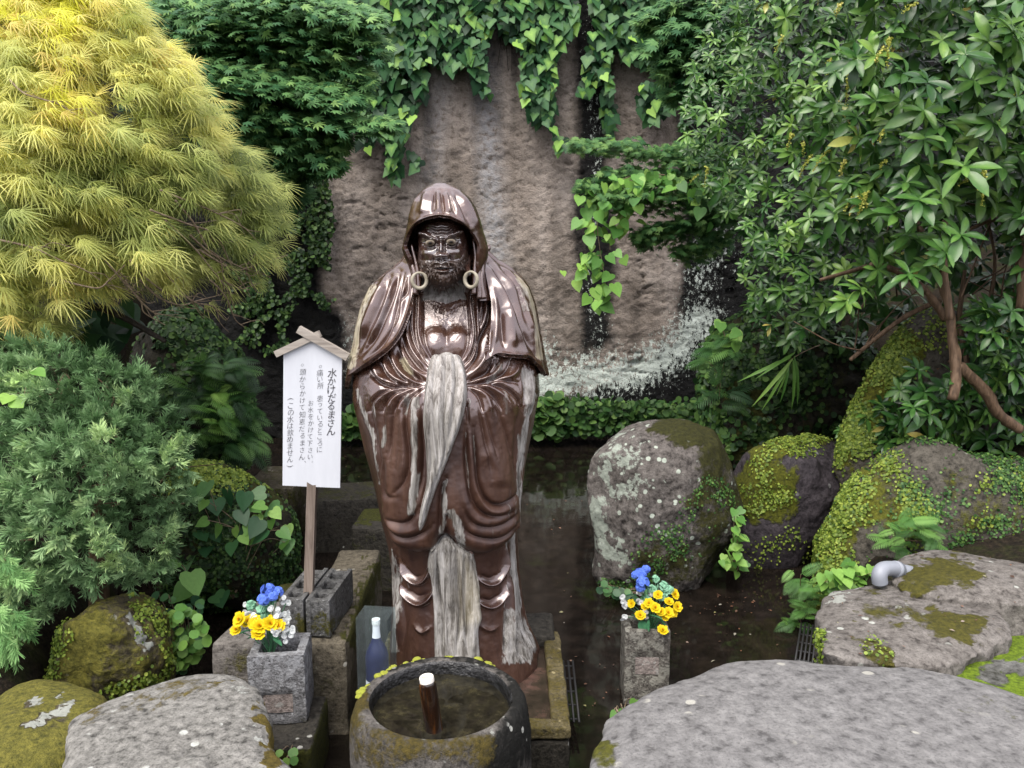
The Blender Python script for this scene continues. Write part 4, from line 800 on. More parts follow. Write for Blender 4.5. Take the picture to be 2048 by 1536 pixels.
rock('rock', 'golden mossy rock below the conifer, with a pale grey streak', M_gold, V, f, lambda x, y, N, P: .55 + .35 * near(x, y, [(150, 1330), (180, 1270)], 60) - .5 * near(x, y, [(262, 1240), (275, 1300)], 20), lambda x, y, N, P: near(x, y, [(262, 1230), (275, 1300)], 22))
V, f = pillow(PZ([(-120, 1620), (-60, 1470), (20, 1400), (90, 1380), (160, 1390), (210, 1420), (215, 1480), (120, 1560)], .5), (0, 0, 1), .10, .5, (2.6, 3), amp=.03, freq=4, seed=9, na=160)
ROCKS['gold2'] = (V, f)
rock('rock', 'low ochre moss-covered stone at the left edge, behind the paving', M_gold, V, f, lambda x, y, N, P: .75 - .5 * near(x, y, [(70, 1425), (120, 1420)], 22), lambda x, y, N, P: .9 * near(x, y, [(70, 1420), (125, 1415)], 24))
V, f = pillow(P3([(-20, 1400), (0, 1375), (30, 1372), (50, 1395), (45, 1450), (-20, 1460)], 3.5), (0, -1, .5), .06, .1, amp=.015, freq=6, seed=10)
rock('rock', 'small brownish stone half seen at the left edge', M_flat, V, f)
# foreground slabs
V, f = pillow(PZ([(1195, 1510), (1215, 1455), (1270, 1415), (1350, 1382), (1450, 1348), (1560, 1336), (1680, 1348), (1800, 1352), (1900, 1368), (1990, 1395), (2130, 1450), (2400, 1600), (2500, 1900), (1900, 2100), (1300, 1950), (1190, 1650)], .60), (0, 0, 1), .10, .62, (3.2, 3), amp=.04, freq=2.2, seed=11, na=300, nr=70)
rock('stepping_slab', 'huge smooth grey foreground slab with pale lichen spots', M_slabR, V, f, lambda x, y, N, P: .7 * near(x, y, [(1220, 1520), (1200, 1480)], 40) + .45 * near(x, y, [(1930, 1400), (2040, 1420)], 30), cat='stone slab')
V, f = pillow(PZ([(135, 1510), (150, 1450), (250, 1405), (370, 1370), (450, 1366), (505, 1395), (535, 1440), (560, 1500), (600, 1600), (560, 1800), (300, 1900), (120, 1750), (110, 1600)], .58), (0, 0, 1), .07, .6, (3.2, 3), amp=.05, freq=2.6, seed=12, na=260, nr=60)
rock('stepping_slab', 'grey lichen-mottled foreground slab with an orange mossy right edge', M_slabL, V, f, lambda x, y, N, P: .95 * near(x, y, [(520, 1440), (560, 1540)], 34) + .55 * near(x, y, [(160, 1450), (300, 1395), (440, 1366)], 18) + .7 * np.clip(-N[:, 2] + .5, 0, 1), lambda x, y, N, P: .12 + .25 * near(x, y, [(430, 1375), (500, 1420), (520, 1500)], 40), cat='stone slab')
V, f = block(atZ(-10, 1560, .40), (.62, .3, .14), .12, .02, 20, .008, 3)
rock('paving_stone', 'pale worn paving stone in the bottom left corner with a mossy back edge', M_slabL, V, f, lambda x, y, N, P: .95 * near(x, y, [(-50, 1480), (140, 1490)], 22) + .9 * near(x, y, [(120, 1480), (125, 1560)], 9), lambda x, y, N, P: .3 + 0 * x, cat='paving stone')
V, f = pillow(PZ([(1640, 1330), (1632, 1250), (1660, 1200), (1730, 1180), (1800, 1165), (1880, 1170), (1960, 1185), (2010, 1215), (2010, 1270), (1960, 1310), (1850, 1335), (1720, 1345)], .64), (0, 0, 1), .05, .6, (2.4, 3), amp=.07, freq=2.6, seed=13, facet=.3, na=240, nr=60)
ROCKS['flatR'] = (V, f)
rock('flat_rock', 'flat grey rock patched with brown moss beside the right-hand slab', M_flat, V, f, lambda x, y, N, P: .62 * near(x, y, [(1740, 1210), (1830, 1230), (1930, 1265)], 42) + .75 * near(x, y, [(1730, 1280), (1760, 1310)], 38) + .4 * near(x, y, [(1900, 1230), (2000, 1250)], 50), lambda x, y, N, P: .8 * near(x, y, [(1650, 1200), (1700, 1185)], 22) + .5 * near(x, y, [(1640, 1250), (1640, 1300)], 14))
V, f = pillow(PZ([(1790, 1170), (1800, 1130), (1870, 1105), (1960, 1115), (2080, 1140), (2150, 1190), (2080, 1215), (1960, 1205), (1850, 1195)], .70), (0, 0, 1), .05, .6, (2.2, 3), amp=.06, freq=3, seed=14, na=200)
ROCKS['flatR2'] = (V, f)
rock('flat_rock', 'upper flat rock with olive moss, below the ferns and the grey pipe', M_flat, V, f, lambda x, y, N, P: .85 * near(x, y, [(1830, 1160), (1930, 1150)], 50))
V, f = pillow(PZ([(1600, 1420), (1700, 1340), (1850, 1320), (2000, 1280), (2200, 1290), (2500, 1500), (2300, 1620)], .56), (0, 0, 1), .04, .4, (3, 3), amp=.02, freq=3, seed=15, na=160)
M_green = rock_mat('bright_moss_ground', (.03, .03, .02), (.08, .08, .07), (.2, .2, .19), .1, 1.5, ((.035, .06, .005), (.20, .30, .015)), .0, 1., (.5, .5, .46), .1)
o = rock('mossy_ground', 'bright green moss patch and gravel at the right edge behind the slab', M_green, V, f, lambda x, y, N, P: .78 - .7 * near(x, y, [(1990, 1340), (2060, 1340)], 30), cat='moss patch')
o['kind'] = 'structure'; del o['category']; del o['label']; o.name = 'ground'
# ------------------------------------------------------------------ cut blocks in the pond
M_block = rock_mat('wet_concrete_block', (.010, .009, .008), (.030, .027, .022), (.075, .068, .055), .1, .9, ((.014, .016, .004), (.08, .085, .010)), .2, 1.4, (.5, .5, .45), .35)
M_tan = rock_mat('tan_topped_block', (.03, .026, .018), (.10, .085, .060), (.22, .19, .14), .2, .9, ((.016, .018, .004), (.085, .085, .012)), .1, 1.2, (.5, .48, .42), .4)
def sides_moss(a, b): return lambda x, y, N, P: a * np.clip(1 - N[:, 2], 0, 1) + b * np.clip(N[:, 2], 0, 1)
def blk(name, label, mat, px0, px1, ytop, yfar, Y, z, rot=0, moss=None, seed=0, depth=None, zb=-.2, ch=.02, amp=.01, pale=None):
    a, b = atY(px0, ytop, Y), atY(px1, ytop, Y); w = b[0] - a[0]; D = depth
    c = np.array([(a[0] + b[0]) / 2 - math.sin(rot) * D / 2, Y + D / 2 * math.cos(rot), zb]); V, f = block(c, (w, D, z - zb), rot, ch, 26, amp, seed)
    rock(name, label, mat, V, f, moss or sides_moss(.55, .2), pale, cat='stone block'); return V, f
ROCKS['base'] = blk('stone_block', 'long mossy stone block with a tan top carrying the hollow blocks and sign', M_tan, 582, 694, 1290, 1103, 3.55, .476, .03, lambda x, y, N, P: .42 * np.clip(1 - N[:, 2], 0, 1) + .7 * near(x, y, [(700, 1270), (745, 1130)], 26), 21, 1.25, ch=.03, amp=.014)
blk('stone_block', 'grey concrete block behind the flower holder at the left', M_flat, 418, 520, 1300, 1215, 3.5, .49, -.12, sides_moss(.5, .1), 22, .5)
blk('stone_block', 'square pond block with a bright green mossy top', M_block, 702, 800, 1060, 1020, 5.25, .45, 0, lambda x, y, N, P: 1.15 * np.clip(N[:, 2] - .3, 0, 1) * ss(1054, 1044, y) + .45 * np.clip(1 - N[:, 2], 0, 1), 23, .45)
blk('stone_block', 'long dark block lying in the pond behind the sign post', M_block, 612, 775, 1010, 965, 6.0, .42, .18, sides_moss(.3, .5), 24, .5)
blk('stone_block', 'low brown-topped block partly hidden behind the left edge of the sign board', M_tan, 478, 585, 985, 950, 6.2, .45, 0, sides_moss(.6, .5), 25, .7)
blk('stone_block', 'mossy plinth block under the left flower holder', M_block, 508, 618, 1432, 1400, 3.06, .25, .06, sides_moss(.75, .3), 26, .42)
blk('stone_block', 'thin mossy slab standing behind the hollow blocks', M_tan, 556, 600, 1160, 1140, 4.05, .42, .3, sides_moss(.5, .9), 27, .35)
blk('stone_block', 'squared dark plinth stone behind the statue at its right foot', M_block, 1046, 1112, 1262, 1240, 4.0, .285, 0, sides_moss(.2, .15), 28, .3, zb=-.1)

# hollow blocks, lying side by side with their holes up
def hollow(c, L, w, h, rot, mat, seed, label):
    nh = 3; pl = []
    wall_, e = .026, .030
    def bx(x0, x1, y0, y1, s): return block((0, 0, 0), (x1 - x0, y1 - y0, h), 0, .004, 8, .003, s, 18), ((x0 + x1) / 2, (y0 + y1) / 2)
    cells = [bx(-w / 2, -w / 2 + wall_, -L / 2, L / 2, 1), bx(w / 2 - wall_, w / 2, -L / 2, L / 2, 2)]
    ys = np.linspace(-L / 2, L / 2, nh + 1)
    for k, yy in enumerate(ys):
        y0 = min(max(yy - e, -L / 2), L / 2 - 2 * e); cells.append(bx(-w / 2 + wall_ * .8, w / 2 - wall_ * .8, y0 + .003, y0 + 2 * e - .003, 3 + k))
    for (V, f), (x, y) in cells: pl.append((V + [x, y, 0], f))
    V, f = merge(pl); V[:, 2] -= .012 * (np.abs(V[:, 0]) < w / 2 - wall_ * .9) * (V[:, 2] > h * .5)
    ca, sa = math.cos(rot), math.sin(rot); V = np.stack([V[:, 0] * ca - V[:, 1] * sa, V[:, 0] * sa + V[:, 1] * ca, V[:, 2]], -1) + c
    rock('hollow_block', label, mat, V, f, lambda x, y, N, P: .5 * np.clip(1 - N[:, 2], 0, 1) * ss(1205, 1240, y) + .25 * fbm(P * 12, 2, seed), lambda x, y, N, P: .35 + 0 * x, cat='concrete block', group='hollow blocks holding the sign post')
M_hollow = rock_mat('weathered_hollow_block', (.03, .03, .029), (.10, .10, .098), (.22, .22, .22), .35, .9, ((.02, .022, .004), (.11, .10, .012)), .1, 2., (.40, .41, .42), .4)
hc = atY(637, 1215, 3.80); hc[2] = .482
hollow(hc + [.062, 0, 0], .40, .118, .185, -.08, M_hollow, 31, 'right hollow concrete block with three open holes, beside the sign post')
hollow(hc + [-.066, .01, 0], .40, .118, .185, -.08, M_hollow, 32, 'left hollow concrete block with the wooden sign post standing in it')

# ------------------------------------------------------------------ stone tank round the statue's feet, basin, spout
def tank():
    m = rock_mat('gold_lichened_tank_rim', (.03, .026, .018), (.13, .11, .06), (.28, .23, .11), .3, .9, ((.05, .042, .010), (.17, .135, .035)), .1, 1.6, (.4, .34, .18), .6)
    dk = M_block; t = thing('stone_tank', 'low rectangular stone tank with a golden lichened rim, under the statue', 'stone tank', (-.22, 3.6, -.1))
    z = .26; yf, yb = 3.20, 4.12; th = .085; xl, xr = float(atY(690, 1460, yf)[0]) + .05, float(atY(1143, 1460, yf)[0])
    W_ = xr - xl; D = yb - yf
    pl = [block(((xl + xr) / 2, yf + th / 2, z - .06), (W_, th, .06), 0, .014, 22, .008, 1, 12), block((xr - th / 2, (yf + yb) / 2 + th / 2, z - .062), (th, D - th + .01, .062), 0, .014, 22, .009, 2, 12), block((xl + th / 2, (yf + yb) / 2 + th / 2, z - .061), (th, D - th + .01, .061), 0, .014, 22, .009, 3, 12)]
    V, f = merge(pl); px, py = proj(V); N = normals(V, f)
    mk('rim', V, f, m, t, attrs={'moss': .55 + .3 * fbm(V * 6, 3, 4) - .3 * (py > 1472), 'pale': .35 * np.clip(N[:, 2], 0, 1)})
    V, f = block(((xl + xr) / 2, (yf + yb) / 2, -.1), (W_ - .012, D - .012, z - .065 + .1), 0, .02, 26, .008, 4); mk('tank_body', V, f, dk, t, attrs={'moss': .3 + 0 * V[:, 0], 'pale': 0 * V[:, 0]})
    m2 = Mat('wet_tank_floor'); n = m2.noise(7, 6, .65); c = m2.ramp(n, [(.3, (.010, .008, .006)), (.5, (.035, .024, .018)), (.66, (.09, .05, .04)), (.8, (.2, .19, .18))]); m2 = m2.end(m2.pr(c, .15, IOR=1.5))
    V, f = block(((xl + xr) / 2, (yf + yb) / 2 + .02, z - .05), (W_ - .15, D - .14, .02), 0, .006, 12, .002, 5); mk('wet_floor', V, f, m2, t)
    t2 = thing('plinth', 'dark wet stone plinth right under the statue', 'plinth', (-.25, YS, z - .03))
tank()
bpy.data.objects.remove(bpy.data.objects['plinth'])

def basin():
    bc = np.array([float(atY(882, 1395, 2.78)[0]), 2.78, 0.]); R = .335; z = .655
    t = thing('stone_basin', 'round weathered stone water basin with a mossy rim, in front of the statue', 'water basin', tuple(bc))
    prof = [(R * .90, -.05), (R * .97, .12), (R * 1.005, .3), (R * 1.01, .45), (R * .995, .56), (R * .97, .61), (R * .94, .638), (R * .90, .652), (R * .85, .656), (R * .80, .652), (R * .775, .640), (R * .765, .62), (R * .758, .58), (R * .745, .50), (R * .7, .38), (R * .4, .34), (.001, .335)]
    pr = smooth_pts(prof, 5); V, f = lathe(pr, bc, 220); rr = np.hypot(V[:, 0] - bc[0], V[:, 1] - bc[1])
    V = V + unit((V - bc) * [1, 1, .4]) * (.012 * fbm(V * 4, 4, 61) + .005 * fbm(V * 16, 4, 62))[:, None]
    ch = (np.arctan2(V[:, 1] - bc[1], V[:, 0] - bc[0])); V[:, 2] -= .022 * ss(.16, .05, np.abs(ch + .02)) * (V[:, 2] > .6)
    px, py = proj(V); N = normals(V, [f])
    m = rock_mat('basin_stone', (.022, .020, .018), (.085, .078, .070), (.20, .185, .17), .55, .9, ((.028, .024, .006), (.12, .09, .018)), .1, 1.5, (.45, .46, .42), .7)
    # wet dark inside with a tide line
    nt_ = m.node_tree; M_ = Mat('wet_basin_inside'); nn = M_.noise(22, 5, .7); c = M_.ramp(nn, [(.3, (.002, .002, .002)), (.6, (.008, .008, .008)), (.78, (.03, .03, .033))]); Mw = M_.end(M_.pr(c, .22, IOR=1.6, Normal=M_.bump(nn, .9, .02)))
    inside = rr < R * .795; fi = inside[f].all(1) & (V[:, 2][f].mean(1) < .652)
    px = px + 26 * fbm(V * 7, 5, 63, .7); py = py + 30 * fbm(V * 7, 5, 64, .7)
    mo = .22 + .42 * near(px, py, [(720, 1420), (735, 1500), (860, 1490), (960, 1500)], 60) + .3 * near(px, py, [(760, 1330), (700, 1420)], 30) - .25 * near(px, py, [(740, 1440), (900, 1470)], 20)
    pa = .45 * near(px, py, [(760, 1460), (900, 1480), (1000, 1450)], 22) + .3 * near(px, py, [(710, 1440), (740, 1480)], 40)
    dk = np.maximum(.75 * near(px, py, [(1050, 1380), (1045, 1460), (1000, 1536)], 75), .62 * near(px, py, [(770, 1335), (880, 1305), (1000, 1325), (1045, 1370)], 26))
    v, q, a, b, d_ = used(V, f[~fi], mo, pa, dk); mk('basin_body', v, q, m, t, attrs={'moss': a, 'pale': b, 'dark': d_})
    v, q = used(V, f[fi]); mk('inner_wall', v, q, Mw, t)
    # cushion moss along the back rim
    r = np.random.default_rng(3); pl = []
    for a0, n_, sp in ((1.2, 9, .16), (1.75, 9, .2), (2.15, 8, .14), (.98, 10, .06), (2.6, 8, .16), (2.95, 6, .1)):
        for _ in range(n_):
            a = a0 + r.normal() * sp; q = R * r.uniform(.86, .97); s = r.uniform(.007, .026) * r.uniform(.5, 1)
            th, ph = np.meshgrid(np.linspace(0, 2 * math.pi, 17)[:-1], np.linspace(.02, 1.7, 8)); D = np.stack([np.sin(ph) * np.cos(th), np.sin(ph) * np.sin(th), np.cos(ph) * .6], -1).reshape(-1, 3)
            D = D * (1 + .25 * fbm(D * 3 + a * 9, 2, 7))[:, None]; pl.append((bc + [q * math.cos(a), q * math.sin(a), .648 - .02 * (q > R * .93)] + D * s, grid_faces(16, 8, True)))
    mm = Mat('cushion_moss'); n = mm.noise(240, 3); mm = mm.end(mm.pr(mm.mix(n, (.07, .08, .008), (.32, .34, .03)), .9, Normal=mm.bump(n, .8, .004)))
    v, q = merge(pl); o = mk('rim_moss', v, q, mm, t); o['kind'] = 'stuff'
    # water
    th = np.linspace(0, 2 * math.pi, 97)[:-1]; rad = np.linspace(0, R * .772, 22)[1:]; P = np.stack([rad[:, None] * np.cos(th), rad[:, None] * np.sin(th), np.zeros((21, 96))], -1).reshape(-1, 3); P[:, 2] += .0007 * fbm(P * 18, 2, 3)
    P = np.concatenate([P, [[0, 0, 0]]]) + bc + [0, 0, .600]; k = np.arange(96)
    w = Mat('basin_water'); n = w.noise(18, 6, .7); c = w.ramp(n, [(.35, (.006, .0055, .004)), (.55, (.018, .016, .010)), (.68, (.035, .031, .016)), (.8, (.09, .085, .06))]); w = w.end(w.pr(c, .04, IOR=1.33, Normal=w.bump(w.noise(9, 2), .05, .02)))
    mk('basin_water', P, [grid_faces(96, 21, True), np.stack([k, (k + 1) % 96, np.full(96, len(P) - 1)], -1)[:, ::-1]], w, t)
    # spout: a short length of dark bamboo with a white pipe end
    wz = .60; b0 = atZ(868, 1458, wz); top = atY(854, 1362, b0[1] + .005); d = top - b0; L = np.linalg.norm(d); d = d / L; b1 = b0 - d * .16
    t = thing('bamboo_spout', 'upright amber-brown bamboo spout with a white pipe end, in the basin', 'water spout', tuple(b1))
    r_ = .0335; prof = [(0, r_ * 1.02), (.30, r_ * 1.0), (.31, r_ * 1.06), (.322, r_ * 1.06), (.33, r_ * .98), (.55, r_ * .96), (.97, r_ * .95), (.985, r_ * .93), (1., r_ * .86)]
    s = np.array(prof); tot = L + .16; ring = np.linspace(0, 1, 60); rad = np.interp(ring, s[:, 0], s[:, 1]); pts = b1 + d * tot * ring[:, None]
    V, q = tube(pts, rad, 40, False); mb = Mat('lacquered_bamboo'); n = mb.noise(30, 5, .7, mb.mapv((1, 1, .1)), .4); n2 = mb.noise(12, 4)
    c = mb.ramp(n, [(.32, (.005, .003, .002)), (.52, (.014, .006, .003)), (.64, (.08, .028, .006)), (.78, (.24, .09, .02))]); mb = mb.end(mb.pr(c, .2, Coat_Weight=.6)); mk('bamboo_tube', V, q, mb, t)
    rr_ = [(r_ * .60, -.06), (r_ * .60, .012), (r_ * .63, .017), (r_ * .70, .018), (r_ * .76, .015), (r_ * .78, .008), (r_ * .78, -.03)]
    V, q = lathe(smooth_pts(rr_, 3), (0, 0, 0), 40); z_ = d; x_ = unit(np.cross([0, 1, 0], z_)); y_ = np.cross(z_, x_); V = top + V[:, :1] * x_ + V[:, 1:2] * y_ + V[:, 2:] * z_
    mk('white_pipe', V, q, simple('white_pipe', (.72, .68, .62), .4, .12), t)
    V, q = lathe([(.0001, 0), (r_ * .61, 0)], (0, 0, 0), 40); V = top - d * .01 + V[:, :1] * x_ + V[:, 1:2] * y_; mk('pipe_water', V, q, simple('pipe_inside', (.22, .14, .08), .2), t)
basin()
# ------------------------------------------------------------------ sign board
def wood_mat(name, a, b, c_, sc=(1, 1, .06)):
    m = Mat(name); n = m.noise(45, 6, .65, m.mapv(sc), .6); n2 = m.noise(5, 4)
    c = m.ramp(n, [(.3, a), (.5, b), (.72, c_)]); c = m.mix(m.ma('MULTIPLY', n2, .4), c, a); return m.end(m.pr(c, .7, Specular_IOR_Level=.3, Normal=m.bump(n, .4, .004)))
def prism(poly, y0, y1):
    """front outline (x, z) pushed back from y0 to y1"""
    p = np.array(poly, float); n = len(p); V = np.concatenate([np.stack([p[:, 0], np.full(n, y0), p[:, 1]], -1), np.stack([p[:, 0], np.full(n, y1), p[:, 1]], -1)])
    k = np.arange(n); k2 = (k + 1) % n; return V, [np.stack([k, k2, n + k2, n + k], -1)], [tuple(range(n))[::-1], tuple(range(n, 2 * n))]
def bar(a, b, w, th, y, bev=.1):
    """a batten lying in the sign's plane from a to b (x, z)"""
    a, b = np.array(a), np.array(b); d = unit(b - a); q = np.array([-d[1], d[0]]) * w / 2
    V, f, caps = prism([a - q, b - q, b + q, a + q], y, y + th); return V, f + [np.array(caps[0])[None], np.array(caps[1])[None]]
def sign():
    Y0 = 3.72; q = lambda x, y: (float(atY(x, y, Y0)[0]), float(atY(x, y, Y0)[2]))
    t = thing('sign_board', 'white signboard with handwritten Japanese lines under a small gabled wooden top, on a post', 'sign', (q(617, 1180)[0], Y0, .5))
    wm = Mat('white_sign_paint'); n = wm.noise(8, 4); wm = wm.end(wm.pr(wm.mix(wm.ramp(wm.noise(3, 6, .7, wm.mapv((1.5, 1, .35))), [(.3, .0), (.7, 1.)]), (.43, .45, .49), (.53, .55, .59)), .45))
    V, f, c = prism([q(565, 971), q(680, 976), q(684, 710), q(626, 676), q(567, 706)], Y0, Y0 + .014); mk('board', V, f + [np.array(c[0])[None], np.array(c[1])[None]], wm, t, smooth=False)
    pale = wood_mat('pale_weathered_wood', (.15, .13, .11), (.28, .25, .22), (.38, .35, .31), (.08, 1, 1))
    grey = wood_mat('grey_weathered_post', (.07, .052, .042), (.17, .135, .11), (.26, .22, .19))
    V, f = bar(q(552, 708), q(640, 667), .031, .034, Y0 - .018); mk('roof_batten', V, f, pale, t, smooth=False)
    V, f = bar(q(598, 658), q(697, 714), .034, .036, Y0 - .024); mk('roof_batten', V, f, pale, t, smooth=False)
    a, b = atY(617, 1205, Y0 - .004), atY(625, 960, Y0 + .022); p = np.linspace(0, 1, 12)[:, None]; ax = a + (b + [0, .0, 0] - a) * p; w, th = .0215, .0215; Vp = []
    for c_ in ax: Vp += [c_ + [-w, -th, 0], c_ + [w, -th, 0], c_ + [w, th, 0], c_ + [-w, th, 0]]
    Vp = np.array(Vp) + .0012 * fbm(np.array(Vp) * 20, 2, 5)[:, None]; mk('post', Vp, [grid_faces(4, 12, True), np.array([[47, 46, 45, 44]])], grey, t, smooth=False)
    # the writing: brushed characters, one column after another from the right
    ink = Mat('ink'); ink = ink.end(ink.pr((.035, .033, .038), .7)); r = np.random.default_rng(4); pl = []
    pxm = (q(684, 800)[0] - q(567, 800)[0]) / 117.
    CW = [('水かけだるまさん', 664, 746, 862, 20), ('○痛い所　患っているところに', 641, 733, 899, 14.5), ('お水をかけて下さい。', 621.5, 806, 927, 13.5), ('○頭からかけて知恵だるまさん、', 605.5, 730, 928, 14.5), ('(この水は飲めません)', 581.5, 798, 932, 15.5)]
    for text, cx, y0, y1, size in CW:
        n_ = len(text); st = (y1 - y0) / max(n_ - 1, 1)
        for k, ch in enumerate(text):
            if ch == '　': continue
            cu = bpy.data.curves.new('glyph', 'FONT'); cu.body = ch; cu.size = 1.; cu.align_x = 'CENTER'; cu.align_y = 'CENTER'; cu.extrude = 0; cu.resolution_u = 2; cu.offset = .000 if cx > 650 else -.012
            ob = bpy.data.objects.new('glyph', cu); COL.objects.link(ob); dg = bpy.context.evaluated_depsgraph_get(); me = bpy.data.meshes.new_from_object(ob.evaluated_get(dg))
            nv = len(me.vertices)
            if nv:
                co = np.zeros(nv * 3, np.float32); me.vertices.foreach_get('co', co); co = co.reshape(-1, 3).astype(float); me.calc_loop_triangles()
                tr = np.zeros(len(me.loop_triangles) * 3, np.int32); me.loop_triangles.foreach_get('vertices', tr); tr = tr.reshape(-1, 3)
                co[:, :2] -= (co[:, :2].max(0) + co[:, :2].min(0)) / 2
                s = size * (.55 if ch in '○' else 1) * r.uniform(.92, 1.06); a_ = r.normal() * .05 - .03
                x_, y_ = co[:, 0] * .92, co[:, 1]
                if ch in '()': x_, y_ = y_, -x_ * 1.3; s *= .95; a_ = 0
                if ch in '。、': x_, y_, s = x_ + .5, y_ + .3, s * .9
                x2, y2 = x_ * math.cos(a_) - y_ * math.sin(a_) + .08 * y_ , x_ * math.sin(a_) + y_ * math.cos(a_) - .10 * x_ * (-1)
                pxx = cx + r.normal() * .5 - (k / n_) * 2.0; pyy = y0 + k * st; o_ = q(pxx, pyy)
                pl.append((np.stack([o_[0] + x2 * s * pxm, np.full(nv, Y0 - .002), o_[1] + y2 * s * pxm], -1), tr))
            bpy.data.objects.remove(ob); bpy.data.curves.remove(cu); bpy.data.meshes.remove(me)
    V, f = merge(pl); mk('lettering', V, f, ink, t, smooth=False)
sign()

# ------------------------------------------------------------------ flower holders and artificial flowers
def ring_flower(np_, rows_, R, cup, seed, tilt=0):
    """petals in rings round +z"""
    r = np.random.default_rng(seed); pl = []
    for j in range(rows_):
        rad = R * (1 - .28 * j); el = cup + j * .42
        for k in range(np_):
            a = (k + .5 * (j % 2)) / np_ * 2 * math.pi + r.normal() * .08; w = rad * math.pi / np_ * 1.15; L = rad * r.uniform(.88, 1.1)
            d = np.array([math.cos(a) * math.cos(el), math.sin(a) * math.cos(el), math.sin(el)]); s = np.array([-math.sin(a), math.cos(a), 0]); n_ = np.cross(d, s)
            P = [d * L * .12, d * L * .55 + s * w * .9 + n_ * L * .06, d * L * .58 - n_ * L * .05, d * L * .55 - s * w * .9 + n_ * L * .06, d * L * .95 + s * w * .6, d * L, d * L * .95 - s * w * .6]
            pl.append((np.array(P), [np.array([[0, 1, 2], [0, 2, 3]]), np.array([[1, 4, 5, 2], [2, 5, 6, 3]])]))
    return merge(pl)
def petal_mat(name, a, b):
    m = Mat(name); c = m.mix(m.noise(90, 3), a, b); p = m.pr(c, .6, Specular_IOR_Level=.2); tr = m.N('ShaderNodeBsdfTranslucent'); m.L(c, tr.inputs[0]); return m.end(m.mixs(.25, p, tr.outputs[0]))
M_yel = petal_mat('yellow_petals', (.58, .40, .004), (.72, .56, .015)); M_blu = petal_mat('blue_petals', (.05, .11, .50), (.16, .28, .78)); M_whi = petal_mat('white_petals', (.5, .53, .53), (.62, .64, .64)); M_orc = petal_mat('flower_eye', (.5, .22, .0), (.7, .35, .01))
M_fl = petal_mat('artificial_leaf', (.02, .10, .05), (.07, .22, .10)); M_mint = petal_mat('mint_leaf', (.16, .38, .24), (.32, .55, .40))
M_stem = simple('flower_stem', (.04, .13, .06), .5)
CAMP = np.array([0, 0, CZ])
def bouquet(name, label, Y, base_px, yel, blu, whi, mint, leaves, bz):
    b = atY(base_px[0], base_px[1], Y); b[2] = bz; t = thing(name, label, 'flowers', tuple(b), 'bunches of artificial flowers'); r = np.random.default_rng(int(base_px[0]))
    def place(V, c, up):
        z = unit(up); x = unit(np.cross([.3, 1, .1], z)); y = np.cross(z, x); return c + V[:, :1] * x + V[:, 1:2] * y + V[:, 2:] * z
    stems = []
    def stem(c): 
        m_ = (b + c) / 2 + [0, 0, .03]; stems.append(tube(smooth_pts([b + r.normal(size=3) * [.012, .012, 0], m_, c], 5), .0022, 6))
    for k, (x, y, s, dy) in enumerate(yel):
        c = atY(x, y, Y + dy); up = unit(unit(CAMP - c) + [(x - base_px[0]) * .012, 0, .55] + r.normal(size=3) * .2); V, f = ring_flower(11, 3, s * .00245, .30, k)
        o = mk('yellow_flower', place(V, c, up), f, M_yel, t, smooth=False); E, g = ring_flower(8, 2, s * .0007, .9, k + 40); mk('flower_eye', place(E, c + up * s * .0005, up), g, M_orc, o, smooth=False); stem(c - up * .012)
    for k, (x, y, s, dy) in enumerate(blu):
        c = atY(x, y, Y + dy); pl = []
        for q in range(26):
            d = unit(r.normal(size=3) + [0, -.35, .45]); V, f = ring_flower(5, 1, s * .0009, .15, q); pl.append((place(V, c + d * s * .0019 * [1, 1, .85], d), f))
        V, f = merge(pl); mk('blue_flower_head', V, f, M_blu, t, smooth=False); stem(c)
    for k, (x, y, s, dy) in enumerate(whi):
        c = atY(x, y, Y + dy); pl = []
        for q in range(max(3, int(s * .8))):
            o_ = r.normal(size=3) * s * .0011; d = unit(unit(CAMP - c) + r.normal(size=3) * .5); V, f = ring_flower(5, 2, .0125, .3, q); pl.append((place(V, c + o_, d), f))
        V, f = merge(pl); mk('white_flower', V, f, M_whi, t, smooth=False); stem(c)
    for k, (x, y, s, dy) in enumerate(mint):
        c = atY(x, y, Y + dy); pl = []
        for q in range(22):
            d = unit(r.normal(size=3) + [0, -.4, .6]); V, f = ring_flower(3, 1, s * .0011, .5, q); pl.append((place(V, c + d * s * .0016 * r.uniform(.3, 1.1), d), f))
        V, f = merge(pl); mk('mint_sprig', V, f, M_mint, t, smooth=False); stem(c)
    for k, (x, y, s, ang, dy) in enumerate(leaves):
        c = atY(x, y, Y + dy); L = s * .0026; d = unit([math.cos(ang), -.5, math.sin(ang)]); sd = unit(np.cross(d, [0, .4, 1])); nn = np.cross(sd, d); u = np.linspace(0, 1, 9); w = .36 * L * np.sin(math.pi * u ** .8) ** .8
        V = np.concatenate([c + d * (u * L)[:, None] + sd * (j * w)[:, None] + nn * (.1 * L * abs(j) - .25 * L * u ** 2)[:, None] for j in (-1, -.5, 0, .5, 1)]).reshape(5, 9, 3).transpose(1, 0, 2).reshape(-1, 3); mk('leaf', V, grid_faces(5, 9), M_fl, t)
    v, f = merge(stems); mk('stems', v, f, M_stem, t)
